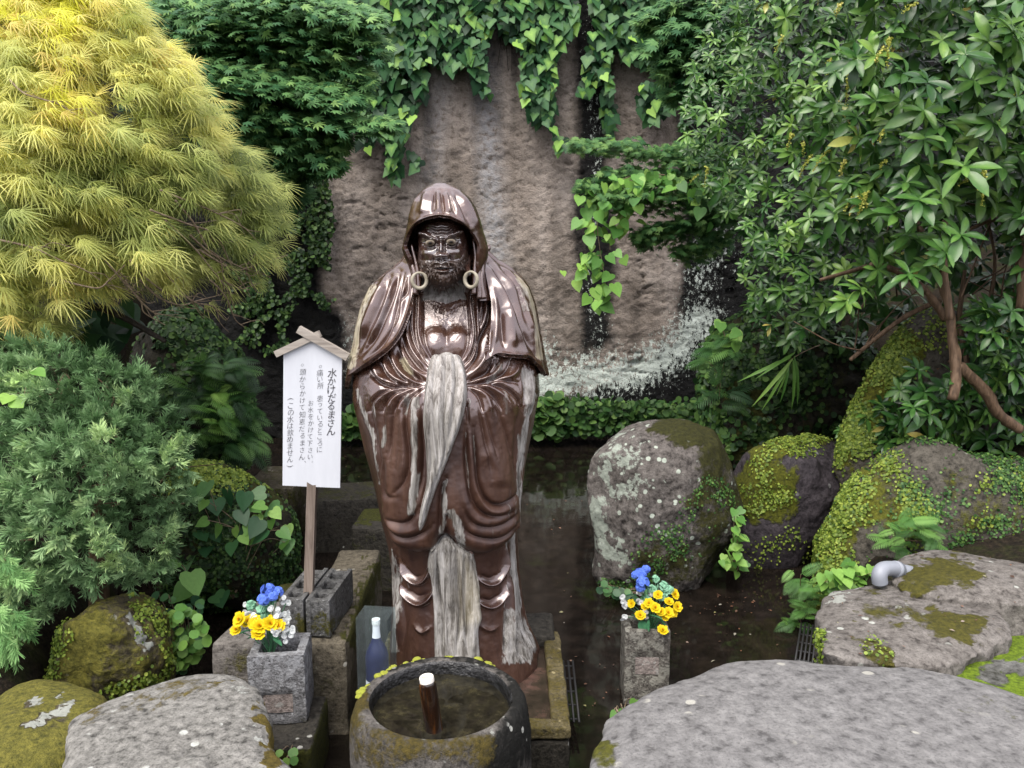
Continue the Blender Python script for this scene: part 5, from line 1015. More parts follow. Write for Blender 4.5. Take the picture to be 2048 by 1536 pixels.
def holder(label, Y, x0, x1, ytop, z, dep, zb, seed, mat, rot, nx, ny0, ny1):
    a, b_ = atY(x0, ytop, Y), atY(x1, ytop, Y); w = b_[0] - a[0]; h = z - zb; cx = (a[0] + b_[0]) / 2; th = w * .17; c = np.array([cx, Y + dep / 2, zb])
    pl = []
    def add(ox, oy, sx, sy, sz, oz=0, ch=.007):
        V, f = block((0, 0, 0), (sx, sy, sz), 0, ch, 16, .004, seed + len(pl), 16); pl.append((V + [ox, oy, oz], f))
    add(0, -dep / 2 + th / 2, w, th, h); add(0, dep / 2 - th / 2, w, th, h - .002); add(-w / 2 + th / 2, 0, th, dep - 2 * th + .01, h - .004); add(w / 2 - th / 2, 0, th, dep - 2 * th + .01, h - .003); add(0, 0, w - th, dep - th, h - .10)
    V, f = merge(pl)
    # the sunk square panel on the front
    fx = V[:, 0] / w; fz = V[:, 2]; inpan = ss(.30, .285, np.abs(fx)) * ss(ny0, ny0 + .006, fz) * ss(ny1, ny1 - .006, fz) * (V[:, 1] < -dep / 2 + .02)
    V[:, 1] += .018 * inpan
    ca, sa = math.cos(rot), math.sin(rot); V = np.stack([V[:, 0] * ca - V[:, 1] * sa, V[:, 0] * sa + V[:, 1] * ca, V[:, 2]], -1) + c
    N = normals(V, f); t = thing('flower_holder', label, 'flower holder', tuple(c)); ipd = inpan
    mk('holder_body', V, f, mat, t, attrs={'moss': .22 * np.clip(1 - N[:, 2], 0, 1) + .25 * ss(zb + .12, zb, V[:, 2]), 'pale': .25 + .35 * ss(zb + .04, zb + .2, V[:, 2])})
    P = np.array([[-.26 * w, ny0 + .012], [.26 * w, ny0 + .012], [.26 * w, ny1 - .012], [-.26 * w, ny1 - .012]]); g = np.linspace(0, 1, 14); A, B = np.meshgrid(g, g); Vp = np.stack([P[0, 0] + A * (P[1, 0] - P[0, 0]), np.full_like(A, -dep / 2 + .008), P[0, 1] + B * (P[2, 1] - P[0, 1])], -1).reshape(-1, 3); Vp[:, 1] += .004 * fbm(Vp * 30, 3, seed)
    Vp = np.stack([Vp[:, 0] * ca - Vp[:, 1] * sa, Vp[:, 0] * sa + Vp[:, 1] * ca, Vp[:, 2]], -1) + c; mk('front_panel', Vp, grid_faces(14, 14), M_panel, t, attrs={'moss': 0 * Vp[:, 0], 'pale': .5 + 0 * Vp[:, 0]})
    return c
M_vase = rock_mat('pitted_concrete', (.05, .05, .052), (.14, .14, .145), (.30, .30, .31), .55, .7, ((.02, .02, .005), (.10, .09, .015)), .05, 3., (.45, .46, .48), .3)
M_vase2 = rock_mat('brown_pitted_concrete', (.03, .028, .024), (.10, .09, .078), (.23, .215, .19), .5, .7, ((.02, .02, .005), (.10, .09, .015)), .05, 3., (.40, .39, .34), .3)
M_panel = rock_mat('worn_pale_panel', (.13, .10, .09), (.30, .25, .23), (.46, .40, .37), .3, .3, ((.02, .02, .005), (.10, .09, .015)), .05, 2., (.5, .48, .45), .3)
holder('left grey concrete flower holder, a pitted square pillar beside the hollow blocks', 3.24, 489, 602, 1311, .575, .22, .25, 41, M_vase, .10, 0, .04, .15)
holder('right brown-grey concrete flower holder standing alone in the pond', 3.82, 1252, 1343, 1262, .40, .20, -.1, 42, M_vase2, -.03, 0, .25, .37)
bouquet('flower_bunch', 'bunch of artificial flowers in the left holder, blue heads leaning over a row of yellow', 3.36, (540, 1285), [(480, 1240, 15, -.03), (497, 1244, 15, 0), (473, 1260, 12, -.02), (519, 1254, 17, -.06), (517, 1268, 14, -.08), (540, 1248, 15, -.05), (556, 1252, 14, -.04), (510, 1245, 14, -.02)],
        [(536, 1180, 15, .04), (555, 1184, 13, .05), (528, 1198, 14, .02), (547, 1192, 11, .0)], [(497, 1226, 9, .03), (507, 1236, 9, 0), (552, 1222, 11, 0), (570, 1232, 10, .02), (573, 1248, 9, 0), (568, 1268, 12, -.04), (581, 1262, 9, -.03), (572, 1206, 7, .04), (498, 1210, 7, .06), (548, 1264, 6, -.08), (492, 1258, 7, .0)],
        [(525, 1220, 15, .05), (540, 1210, 12, .06), (502, 1212, 11, .06), (530, 1235, 12, .03)], [(540, 1275, 20, .3, -.05), (545, 1278, 22, -.2, -.08), (520, 1272, 20, 2.9, -.05), (500, 1262, 18, 3.0, -.04), (530, 1262, 22, 1.9, .0)], .50)
bouquet('flower_bunch', 'bunch of artificial flowers in the right holder, upright blue heads above scattered yellow and white', 3.92, (1300, 1250), [(1263, 1208, 10, -.02), (1280, 1231, 12, -.06), (1298, 1207, 12, -.04), (1316, 1190, 11, .0), (1310, 1216, 13, -.06), (1322, 1224, 11, -.05), (1338, 1204, 11, 0), (1336, 1226, 13, -.04), (1346, 1226, 10, 0), (1354, 1214, 12, .0), (1349, 1189, 12, .05), (1325, 1261, 13, -.12), (1290, 1213, 10, -.03), (1330, 1237, 8, -.05)],
        [(1280, 1148, 16, .05), (1286, 1165, 16, .0), (1270, 1150, 10, .05), (1292, 1138, 11, .06), (1281, 1175, 12, .0)], [(1244, 1199, 11, .0), (1251, 1212, 8, 0), (1248, 1233, 8, -.03), (1280, 1208, 10, 0), (1288, 1224, 9, -.03), (1300, 1192, 9, .03), (1282, 1185, 7, .03)],
        [(1312, 1158, 10, .08), (1325, 1175, 15, .06), (1338, 1180, 12, .06), (1305, 1180, 12, .05), (1325, 1192, 14, .04), (1293, 1200, 12, .02)], [(1285, 1240, 26, -1.6, -.05), (1262, 1232, 24, .2, .0), (1318, 1240, 34, -.7, -.06), (1300, 1232, 26, .1, -.08), (1272, 1192, 24, 2.6, .0), (1300, 1240, 22, -1.9, -.08)], .34)

# ------------------------------------------------------------------ bottle in its clear case
def bottle():
    Y = 3.42; c = atY(755, 1350, Y); c[2] = .262; M_gl = Mat('navy_bottle_glass'); M_gl = M_gl.end(M_gl.pr((.006, .009, .05), .3, Specular_IOR_Level=.25)); R = .053; Hh = .395
    t = thing('bottle', 'dark blue bottle with white neck label and white cap inside the clear case', 'bottle', tuple(c))
    V, f = lathe(smooth_pts([(.001, 0), (R * .9, .002), (R, .012), (R, .19), (R * .97, .225), (R * .80, .255), (R * .52, .285), (R * .36, .31), (R * .30, .34)], 5), c, 48); mk('bottle_glass', V, f, M_gl, t)
    wl = simple('white_paper', (.72, .72, .75), .5, .06); V, f = lathe([(R * .372, .310), (R * .318, .338), (R * .30, .372)], c, 40); mk('neck_label', V, f, wl, t)
    V, f = lathe(smooth_pts([(R * .35, .372), (R * .36, .376), (R * .36, .392), (R * .33, .397), (.001, .397)], 3), c, 40); mk('cap', V, f, simple('white_cap', (.75, .76, .74), .35, .05), t)
    V, f = lathe([(R * 1.012, .06), (R * 1.012, .112)], c, 48); mk('body_label', V, f, wl, t)
    # case: five thin acrylic sheets
    g = Mat('dusty_acrylic'); tr = g.N('ShaderNodeBsdfTransparent'); tr.inputs[0].default_value = (.93, .96, .97, 1); df = g.pr((.30, .34, .34), .3); fac = g.ma('ADD', .02, g.ma('MULTIPLY', g.noise(25, 4), .06)); g = g.end(g.mixs(fac, tr.outputs[0], df))
    w, d, h, s = .146, .130, .425, .003; tc_ = thing('display_case', 'clear upright acrylic case holding the blue bottle beside the basin', 'display case', tuple(c)); rot = -.12
    def sheet(nm, x0, x1, y0, y1, z0, z1):
        P = np.array([[x, y, z] for x in (x0, x1) for y in (y0, y1) for z in (z0, z1)]); P = np.stack([P[:, 0] * math.cos(rot) - P[:, 1] * math.sin(rot), P[:, 0] * math.sin(rot) + P[:, 1] * math.cos(rot), P[:, 2]], -1) + c
        mk(nm, P, np.array([[0, 1, 3, 2], [4, 6, 7, 5], [0, 4, 5, 1], [2, 3, 7, 6], [0, 2, 6, 4], [1, 5, 7, 3]]), g, tc_, smooth=False)
    sheet('front_sheet', -w / 2, w / 2, -d / 2 - s, -d / 2, 0, h); sheet('back_sheet', -w / 2, w / 2, d / 2, d / 2 + s, 0, h); sheet('side_sheet', -w / 2, -w / 2 + s, -d / 2 + .0005, d / 2 - .0005, 0, h); sheet('side_sheet', w / 2 - s, w / 2, -d / 2 + .0005, d / 2 - .0005, 0, h); sheet('top_sheet', -w / 2, w / 2, -d / 2 - s, d / 2 + s, h + .0005, h + s)
bottle()

# ------------------------------------------------------------------ grey pipe elbow, grates
def pipe():
    Y = 3.72; q = lambda x, y, dy=0.: atY(x, y, Y + dy); gm = simple('grey_plastic_pipe', (.20, .215, .245), .5, .1, 20)
    t = thing('drain_pipe', 'short grey plastic drain pipe elbow resting on the right flat rock', 'pipe', tuple(q(1790, 1150)))
    P = smooth_pts([q(1760, 1166), q(1759, 1150), q(1766, 1139, .02), q(1782, 1137, .05), q(1800, 1140, .08)], 6); V, f = tube(P, .037, 28); mk('elbow', V, f, gm, t)
    P = np.array([q(1786, 1138, .06), q(1812, 1142, .11), q(1845, 1148, .2)]); V, f = tube(P, .031, 28); mk('straight_pipe', V, f, gm, t)
    V, f = tube(np.array([q(1789, 1138, .06), q(1796, 1139, .075)]), .041, 28); mk('collar', V, f, gm, t)
pipe()
def grate(label, p0, p1, wid, n, h):
    p0, p1 = np.array(p0), np.array(p1); d = unit(p1 - p0); s = unit(np.cross(d, [0, 0, 1])); L = np.linalg.norm(p1 - p0); pl = []
    for k in range(n): o = s * (k / (n - 1) - .5) * wid; pl.append(tube(np.array([p0 + o, p1 + o]), .006, 6))
    for k in range(5): o = d * (.03 + k / 4 * (L - .06)); pl.append(tube(np.array([p0 + o - s * wid / 2, p0 + o + s * wid / 2]) - [0, 0, .007], .005, 6))
    V, f = merge(pl); t = thing('drain_grate', label, 'grate', tuple(p0)); mk('bars', V, f, simple('dark_steel', (.014, .014, .015), .6), t)
grate('dark metal grate leaning against the right flat rock', atZ(1612, 1325, .1), atY(1622, 1250, 4.55), .11, 6, .3)
grate('thin metal grate propped beside the stone tank', atZ(1148, 1445, .08), atY(1136, 1322, 3.95), .05, 3, .2)

# ------------------------------------------------------------------ litter
def litter():
    r = np.random.default_rng(12); u = np.array([[0, 0], [.35, .3], [.5, .55], [.3, .85], [0, 1.15], [-.3, .85], [-.5, .55], [-.35, .3]]); T = (np.concatenate([np.stack([u[:, 0] * .6, u[:, 1] - .5, .25 * np.abs(u[:, 0])], -1), [[0, .05, 0]]]), np.array([[k, (k + 1) % 8, 8] for k in range(8)]))
    pos = []
    for poly, n, z in [([(1100, 900), (1250, 900), (1170, 1100), (1200, 1180), (1560, 1180), (1590, 1300), (1350, 1370), (1160, 1440), (1090, 1200), (1050, 1000)], 90, .006), ([(480, 900), (720, 890), (760, 960), (600, 970)], 14, .006), ([(1340, 1180), (1590, 1180), (1580, 1230), (1400, 1230)], 40, .008)]:
        q = sample_poly(poly, n, r); pos.append(atZ(q[:, 0], q[:, 1], z))
    for k in ('flatR', 'flatR2'):
        p, _ = surf_points(*ROCKS[k], 22, r, lambda c, n: (n[:, 2] > .6).astype(float)); pos.append(p + [0, 0, .008])
    pos = np.concatenate(pos); n = len(pos); a = r.uniform(0, 6.28, n); V, f, k = inst(T, pos, np.stack([np.cos(a), np.sin(a), r.normal(size=n) * .15], -1), np.array([0, 0, 1.]) + r.normal(size=(n, 3)) * .25, r.uniform(.010, .034, n) * r.uniform(.4, 1, n))
    m = leaf_mat('dry_leaf', [(0, (.03, .015, .008)), (.3, (.09, .04, .022)), (.55, (.06, .034, .02)), (.75, (.16, .07, .035)), (.9, (.16, .15, .13)), (1, (.20, .19, .07))], .7, .1); o = mk('leaf_litter', V, f, m, attrs={'rnd': per(r.random(n), k)}); o['kind'] = 'stuff'
litter()
# ------------------------------------------------------------------ leaf shapes (tip along +y, face up +z)
def blade(rows_, droop=.2, fold=.15):
    """rows (y, half width); three points across"""
    V = []
    for y, w in rows_: V += [[-w, y, fold * w - droop * y * y], [0, y, -droop * y * y], [w, y, fold * w - droop * y * y]]
    n = len(rows_); return np.array(V, float), [grid_faces(3, n)]
def fan(pts, cup=.0, c=(0, .3, 0)):
    p = np.array(pts, float); V = np.concatenate([np.stack([p[:, 0], p[:, 1], cup * (np.abs(p[:, 0]) + .3 * (p[:, 1] - c[1]) ** 2)], -1), [c]]); k = np.arange(len(p))
    return V, [np.stack([(k + 1) % len(p), k, np.full(len(p), len(p))], -1)[:, ::-1]]
def lobes(angs, lens, w, droop, segs=3):
    """narrow fingers from one point: a palmate or dissected leaf"""
    pl = []
    for a, L in zip(angs, lens):
        a = math.radians(a); d = np.array([math.sin(a), math.cos(a), 0]); s = np.array([math.cos(a), -math.sin(a), 0]); rows_ = []
        for t in np.linspace(0, 1, segs + 1): rows_.append((t * L, w * math.sin(math.pi * min(1, .12 + .88 * t)) ** .8 if t < 1 else .0005))
        V = []
        for y, hw in rows_: V += [d * y - s * hw, d * y + s * hw + [0, 0, 0]]
        V = np.array(V); r_ = np.hypot(V[:, 0], V[:, 1]); V[:, 2] = -droop * r_ ** 2; pl.append((V, grid_faces(2, segs + 1)))
    return merge(pl)
L_lace = [lobes([-62, -40, -20, 0, 18, 40, 60], [.55, .8, .95, 1., .95, .8, .55], .020, dr) for dr in (.2, .4, .65)]
L_star = lobes([-100, -62, -30, 0, 30, 62, 100], [.42, .72, .94, 1., .94, .72, .42], .10, .12, 3)
L_lance = blade([(0, .03), (.12, .07), (.35, .145), (.6, .180), (.8, .135), (.93, .055), (1, .003)], .30, .30)
L_ivy = fan([(0, 0), (.22, -.14), (.46, .02), (.50, .20), (.34, .38), (.27, .55), (.12, .80), (0, 1.0), (-.12, .80), (-.27, .55), (-.34, .38), (-.50, .20), (-.46, .02), (-.22, -.14)], .10)
L_heart = fan([(0, .0), (.16, -.10), (.36, -.06), (.46, .14), (.42, .38), (.26, .66), (.10, .88), (0, 1.02), (-.10, .88), (-.26, .66), (-.42, .38), (-.46, .14), (-.36, -.06), (-.16, -.10)], .12)
L_round = fan([(0, 0), (.3, .08), (.46, .4), (.34, .78), (0, .95), (-.34, .78), (-.46, .4), (-.3, .08)], .12, (0, .42, 0))
L_needle = blade([(0, .022), (.5, .03), (1, .004)], .1, .3)
def fern_T(n=13, w=.28):
    pl = []
    for k in range(n):
        t = .10 + .88 * k / n; L = w * math.sin(math.pi * (.25 + .75 * t)) ** .9 * 1.05
        for s in (-1, 1): V, f = blade([(0, .012), (.3, .10), (.7, .07), (1, .003)], .2, .2); a = math.radians(66 - 14 * t) * s; V = V * L; V = np.stack([V[:, 0] * math.cos(a) + V[:, 1] * math.sin(a), -V[:, 0] * math.sin(a) + V[:, 1] * math.cos(a) + t, V[:, 2]], -1); pl.append((V, f))
    V, f = blade([(0, .012), (.5, .009), (1, .002)], 0, 0); pl.append((V, f)); V, f = merge(pl); V[:, 2] -= .38 * V[:, 1] ** 2; return V, f
L_fern = fern_T()
def spray_T(n=26, spread=.62, seed=0, w=.020):
    """conifer spray: forked thin shoots"""
    r = np.random.default_rng(seed); pl = []
    for k in range(n):
        t = r.uniform(0, .62); sd = r.choice([-1, 1]); a = r.uniform(.15, spread) * sd; el = r.normal() * .28; L = r.uniform(.28, .46) * (1.1 - .4 * t); d = unit(np.array([math.sin(a), math.cos(a), el])); b = np.array([.10 * math.sin(a * 2) * t, t, .04 * el]); s = unit(np.cross(d, [r.normal() * .4, 0, 1]))
        q = np.array([b - s * w * .7, b + s * w * .7, b + d * L * .6 - s * w, b + d * L * .6 + s * w, b + d * L - s * w * .25, b + d * L + s * w * .25]); pl.append((q, grid_faces(2, 3)))
    return merge(pl)
L_spray = [spray_T(26, .8, k) for k in range(4)]

def frames(n, d, spread, r=None):
    return unit(np.asarray(d, float) + (r or rng).normal(size=(n, 3)) * spread)
def build(parts_, mat, name, parent=None, stuff=False, loc=None):
    """parts_: list of (V, faces, k, rnd)"""
    V, f = merge([(p[0], p[1]) for p in parts_]); a = np.concatenate([per(p[3], p[2]) for p in parts_])
    o = mk(name, V, f, mat, parent, attrs={'rnd': a}, loc=loc)
    if stuff: o['kind'] = 'stuff'
    return o
bark = wood_mat('reddish_bark', (.035, .022, .013), (.11, .068, .04), (.21, .14, .09), (1, 1, .15)); twig = wood_mat('pale_twig', (.09, .065, .04), (.22, .165, .11), (.36, .29, .20), (1, 1, 1)); darkbark = wood_mat('dark_bark', (.008, .006, .004), (.022, .017, .012), (.05, .04, .03), (1, 1, .2))
def limbs(name, lines, mat, parent, n=8, wob=.15):
    pl = []
    for pts, r0, r1 in lines:
        p = smooth_pts(pts, 6); pl.append(tube(p, np.linspace(r0, r1, len(p)), n, True, wob))
    V, f = merge(pl); return mk(name, V, f, mat, parent)

# ------------------------------------------------------------------ yellow lace-leaf maple
def lace_maple():
    r = np.random.default_rng(21)
    poly = [(-420, -260), (150, -200), (255, -20), (300, 45), (330, 80), (385, 140), (415, 200), (440, 255), (480, 290), (525, 318), (545, 360), (560, 400), (552, 455), (545, 500), (520, 560), (460, 585), (400, 590), (330, 570), (270, 560), (215, 590), (135, 590), (130, 660), (60, 670), (0, 640), (-150, 700), (-420, 760)]
    dep = lambda x, y: 4.05 + .9 * np.clip((x - 60) / 480, -1, 1.3) ** 2 + .35 * ((y - 330) / 400) ** 2
    t = thing('lace_leaf_maple', 'drooping yellow-green lace-leaf maple filling the upper left', 'tree', (-3.2, 5.0, .6))
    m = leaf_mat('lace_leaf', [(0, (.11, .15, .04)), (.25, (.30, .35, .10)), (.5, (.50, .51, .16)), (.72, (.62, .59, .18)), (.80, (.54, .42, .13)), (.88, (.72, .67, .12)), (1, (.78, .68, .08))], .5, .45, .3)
    C = poisson(poly, lambda q: 16, 16000, r); P = []; mid = np.array([40., 200.])
    for layer, (dy, frac) in enumerate(((0, 1), (.2, .8), (.5, .6))):
        c = C[r.random(len(C)) < frac] + r.normal(size=(int(0), 2)) if False else C[r.random(len(C)) < frac]
        n_l = 11
        for _ in range(1):
            cx = np.repeat(c, n_l, 0); u = np.tile(np.linspace(0, 1, n_l), len(c)) + r.uniform(-.06, .06, len(cx))
            ox = (cx[:, 0] - mid[0]) / 500; oy = (cx[:, 1] - mid[1]) / 400
            L = per(r.uniform(45, 105, len(c)), n_l); dirx = per(np.clip(.62 + .55 * (c[:, 0] - mid[0]) / 500, .1, 1.1) + r.normal(size=len(c)) * .25, n_l)
            x = cx[:, 0] + dirx * L * (u - .6) + r.normal(size=len(cx)) * 6; y = cx[:, 1] + L * (.42 * (u - .6) + .40 * u ** 2 - .12) + r.normal(size=len(cx)) * 5
            sd_ = sdpoly(x, y, poly) + 62 * fbm(np.stack([x / 60, y / 38, 0 * x + 9], -1), 4, 8, .6) + 8; gap = fbm(np.stack([(x + .5 * y) / 120, (y - .45 * x) / 34, 0 * x + dy * 3], -1), 3, 11); hole = np.minimum(np.hypot((x - 372) / 1.5, y - 432), np.hypot((x - 400) / 1.9, y - 585)) + 14 * fbm(np.stack([x / 30, y / 30, 0 * x], -1), 2, 13); keep = (sd_ > 0) & (hole > 26) & ((gap > -.20 + .10 * ss(300, 520, y) - .1 * (dy > .3)) | (r.random(len(x)) < .08)); x, y, ux, dx = x[keep], y[keep], u[keep], dirx[keep]
            Y = dep(x, y) + dy - .16 * np.sin(ux * 3.1) + r.normal(size=len(x)) * .05 + .24 * fbm(np.stack([(x + .5 * y) / 110, (y - .45 * x) / 38, 0 * x], -1), 3, 11)
            pos = atY(x, y, Y); d = unit(np.stack([dx * 1.05 + r.normal(size=len(x)) * .55, -.22 + r.normal(size=len(x)) * .45, -.10 - .40 * ux + r.normal(size=len(x)) * .40], -1)); z = unit(np.stack([r.normal(size=len(x)) * .3 + .1, -.5 + r.normal(size=len(x)) * .3, .9 + 0 * x], -1))
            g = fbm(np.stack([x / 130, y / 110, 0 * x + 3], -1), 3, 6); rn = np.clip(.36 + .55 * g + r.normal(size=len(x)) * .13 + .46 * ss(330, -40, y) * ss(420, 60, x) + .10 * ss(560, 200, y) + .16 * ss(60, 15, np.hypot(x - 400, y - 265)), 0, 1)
            for v in range(3):
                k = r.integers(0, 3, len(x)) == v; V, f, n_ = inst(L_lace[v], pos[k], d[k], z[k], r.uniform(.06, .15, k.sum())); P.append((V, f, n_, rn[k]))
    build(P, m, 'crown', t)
    tw = []
    for a, b, c in [((300, 420), (430, 470), (500, 590)), ((330, 440), (440, 560), (470, 620)), ((350, 400), (420, 500), (520, 545)), ((260, 520), (340, 590), (420, 625)), ((300, 500), (380, 600), (455, 640)), ((210, 520), (280, 600), (330, 650)), ((320, 380), (420, 420), (520, 490)), ((400, 500), (470, 540), (575, 510)), ((280, 560), (360, 610), (440, 590)), ((420, 560), (455, 600), (490, 655)), ((120, 560), (200, 575), (250, 530)), ((20, 160), (90, 200), (150, 230)), ((0, 480), (120, 520), (200, 560)), ((250, 560), (300, 620), (320, 645)), ((380, 470), (440, 520), (500, 580))]:
        A = np.array(smooth_pts([a, ((a[0] + b[0]) / 2 + r.normal() * 8, (a[1] + b[1]) / 2 + r.normal() * 8), b, ((b[0] + c[0]) / 2 + r.normal() * 8, (b[1] + c[1]) / 2 + r.normal() * 8), c], 4)); tw.append(([tuple(p) for p in atY(A[:, 0], A[:, 1], dep(A[:, 0], A[:, 1]) - .26)], .0058, .0022))
        for j in range(4):
            i = r.integers(4, len(A) - 2); e = A[i] + [r.uniform(20, 70), r.uniform(-12, 50)]; h = (A[i] + e) / 2 + r.normal(size=2) * 9; B = np.array([A[i], h, e]); tw.append(([tuple(p) for p in atY(B[:, 0], B[:, 1], dep(B[:, 0], B[:, 1]) - .25)], .0030, .0012))
    limbs('twigs', tw, twig, t, 6)
    limbs('trunk', [([(-3.2, 5.0, .4), (-3.15, 5.0, 1.4), (-2.9, 5.0, 2.3), (-2.4, 4.9, 2.9)], .09, .05), ([(-2.9, 5.0, 2.3), (-2.3, 4.9, 2.5), (-1.9, 4.8, 2.35), (-1.6, 4.75, 2.1)], .045, .014), ([(-3.1, 5, 1.7), (-2.5, 4.7, 2.0), (-2.0, 4.6, 1.8)], .04, .012)], darkbark, t)
lace_maple()

# ------------------------------------------------------------------ green maples: flat sprays of small star leaves
def sprays(name, label, lines, mat, Yb, size, seed, dens, parentloc, thick=10, branchmat=None, T=L_star):
    r = np.random.default_rng(seed); t = thing(name, label, 'tree', parentloc); P = []; br = []
    for pts, w, dy in lines:
        p = smooth_pts(pts, 8); seg = np.hypot(*(p[1:] - p[:-1]).T); cum = np.concatenate([[0], np.cumsum(seg)]); n = int(cum[-1] * w * dens / 100)
        q = r.random(n) ** .8; s = q * cum[-1]; x = np.interp(s, cum, p[:, 0]); y = np.interp(s, cum, p[:, 1]); tx = np.interp(s, cum, np.gradient(p[:, 0])); ty = np.interp(s, cum, np.gradient(p[:, 1])); tl = np.hypot(tx, ty); tx, ty = tx / tl, ty / tl
        off = r.normal(size=n) * w * .42 * (1.05 - .65 * q); x = x - ty * off + r.normal(size=n) * 3; y = y + tx * off * .8 + np.abs(off) * .25 + r.normal(size=n) * thick * .35
        Y = Yb + dy + r.normal(size=n) * .18 - .006 * off; pos = atY(x, y, Y)
        d = unit(np.stack([tx * .9 - ty * off * .03 + r.normal(size=n) * .35, -.45 + r.normal(size=n) * .5, -.25 - .3 * ty + r.normal(size=n) * .2], -1)); z = unit(np.stack([r.normal(size=n) * .25, -.55 + r.normal(size=n) * .25, .85 + 0 * x], -1))
        V, f, k = inst(T, pos, d, z, size * r.uniform(.7, 1.2, n)); P.append((V, f, k, np.clip(.5 + .25 * r.normal(size=n) + .25 * (-off / w), 0, 1)))
        br.append(([tuple(v) for v in atY(p[::4, 0], p[::4, 1] + 2, Yb + dy + .05)], .012, .003))
    build(P, mat, 'crown', t); limbs('branches', br, branchmat or darkbark, t, 6); return t
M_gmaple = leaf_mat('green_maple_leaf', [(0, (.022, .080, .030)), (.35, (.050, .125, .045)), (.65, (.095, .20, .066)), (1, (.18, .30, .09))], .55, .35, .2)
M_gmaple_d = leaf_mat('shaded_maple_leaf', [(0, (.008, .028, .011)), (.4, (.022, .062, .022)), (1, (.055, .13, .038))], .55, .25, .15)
LN = [([(250, 20), (400, 45), (520, 70), (600, 110), (640, 150)], 70, .2), ([(350, 5), (480, 25), (600, 45), (700, 70), (770, 100)], 55, 0), ([(420, -30), (560, -10), (680, 20), (760, 40)], 60, -.1), ([(380, 130), (470, 140), (560, 160), (650, 175), (730, 200)], 46, -.2), ([(400, 165), (500, 165), (600, 185), (680, 215)], 40, -.25), ([(430, 200), (540, 225), (640, 240), (720, 245), (795, 250)], 38, -.2), ([(450, 230), (540, 260), (610, 285), (680, 335)], 46, 0), ([(470, 260), (540, 290), (600, 310), (650, 340)], 50, .1), ([(520, 215), (620, 255), (690, 290)], 44, .05), ([(330, -20), (400, 80), (470, 120), (560, 130)], 60, .3), ([(560, 70), (640, 100), (700, 130), (740, 165)], 46, .0), ([(480, 300), (540, 320), (590, 345)], 40, .25)]
sprays('green_maple', 'green maple with tiered star-leaf sprays between the yellow maple and the ivy', LN, M_gmaple, 7.0, .082, 31, 15, (-3.2, 7.2, 2.))
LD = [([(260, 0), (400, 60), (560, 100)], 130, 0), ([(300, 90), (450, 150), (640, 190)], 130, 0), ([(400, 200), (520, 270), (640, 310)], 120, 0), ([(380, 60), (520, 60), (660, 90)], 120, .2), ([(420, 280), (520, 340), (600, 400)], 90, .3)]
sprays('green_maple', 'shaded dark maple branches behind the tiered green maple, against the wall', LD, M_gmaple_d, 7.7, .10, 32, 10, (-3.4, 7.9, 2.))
LR = [([(1480, 350), (1380, 330), (1290, 300), (1215, 290), (1140, 290)], 44, 0), ([(1500, 380), (1400, 370), (1290, 350), (1200, 355)], 60, .1), ([(1490, 420), (1400, 410), (1310, 390), (1230, 400), (1160, 365)], 56, -.1), ([(1480, 440), (1400, 450), (1330, 460), (1270, 480)], 60, .1), ([(1500, 330), (1420, 300), (1330, 300)], 44, .2), ([(1460, 470), (1400, 500), (1350, 500)], 40, .2)]
sprays('airy_maple', 'airy fine-leaved maple branch reaching left from the shrub across the wall', LR, leaf_mat('airy_leaf', [(0, (.024, .075, .026)), (.5, (.055, .13, .04)), (1, (.14, .24, .07))], .55, .35, .2), 7.6, .066, 33, 6, (2.3, 7.8, 1.5))
LT = [([(1480, 20), (1420, 40), (1360, 60), (1300, 110)], 60, 0), ([(1480, 70), (1420, 90), (1370, 110), (1320, 150)], 60, .1), ([(1500, -20), (1420, -10), (1340, 20), (1280, 50)], 60, .1), ([(1500, 130), (1440, 140), (1390, 150)], 60, .2), ([(1420, 160), (1370, 180), (1330, 190)], 40, .2)]
sprays('airy_maple', 'green maple sprays at the top of the wall just left of the glossy shrub', LT, M_gmaple, 8.2, .10, 34, 11, (2.6, 8.4, 2.5))

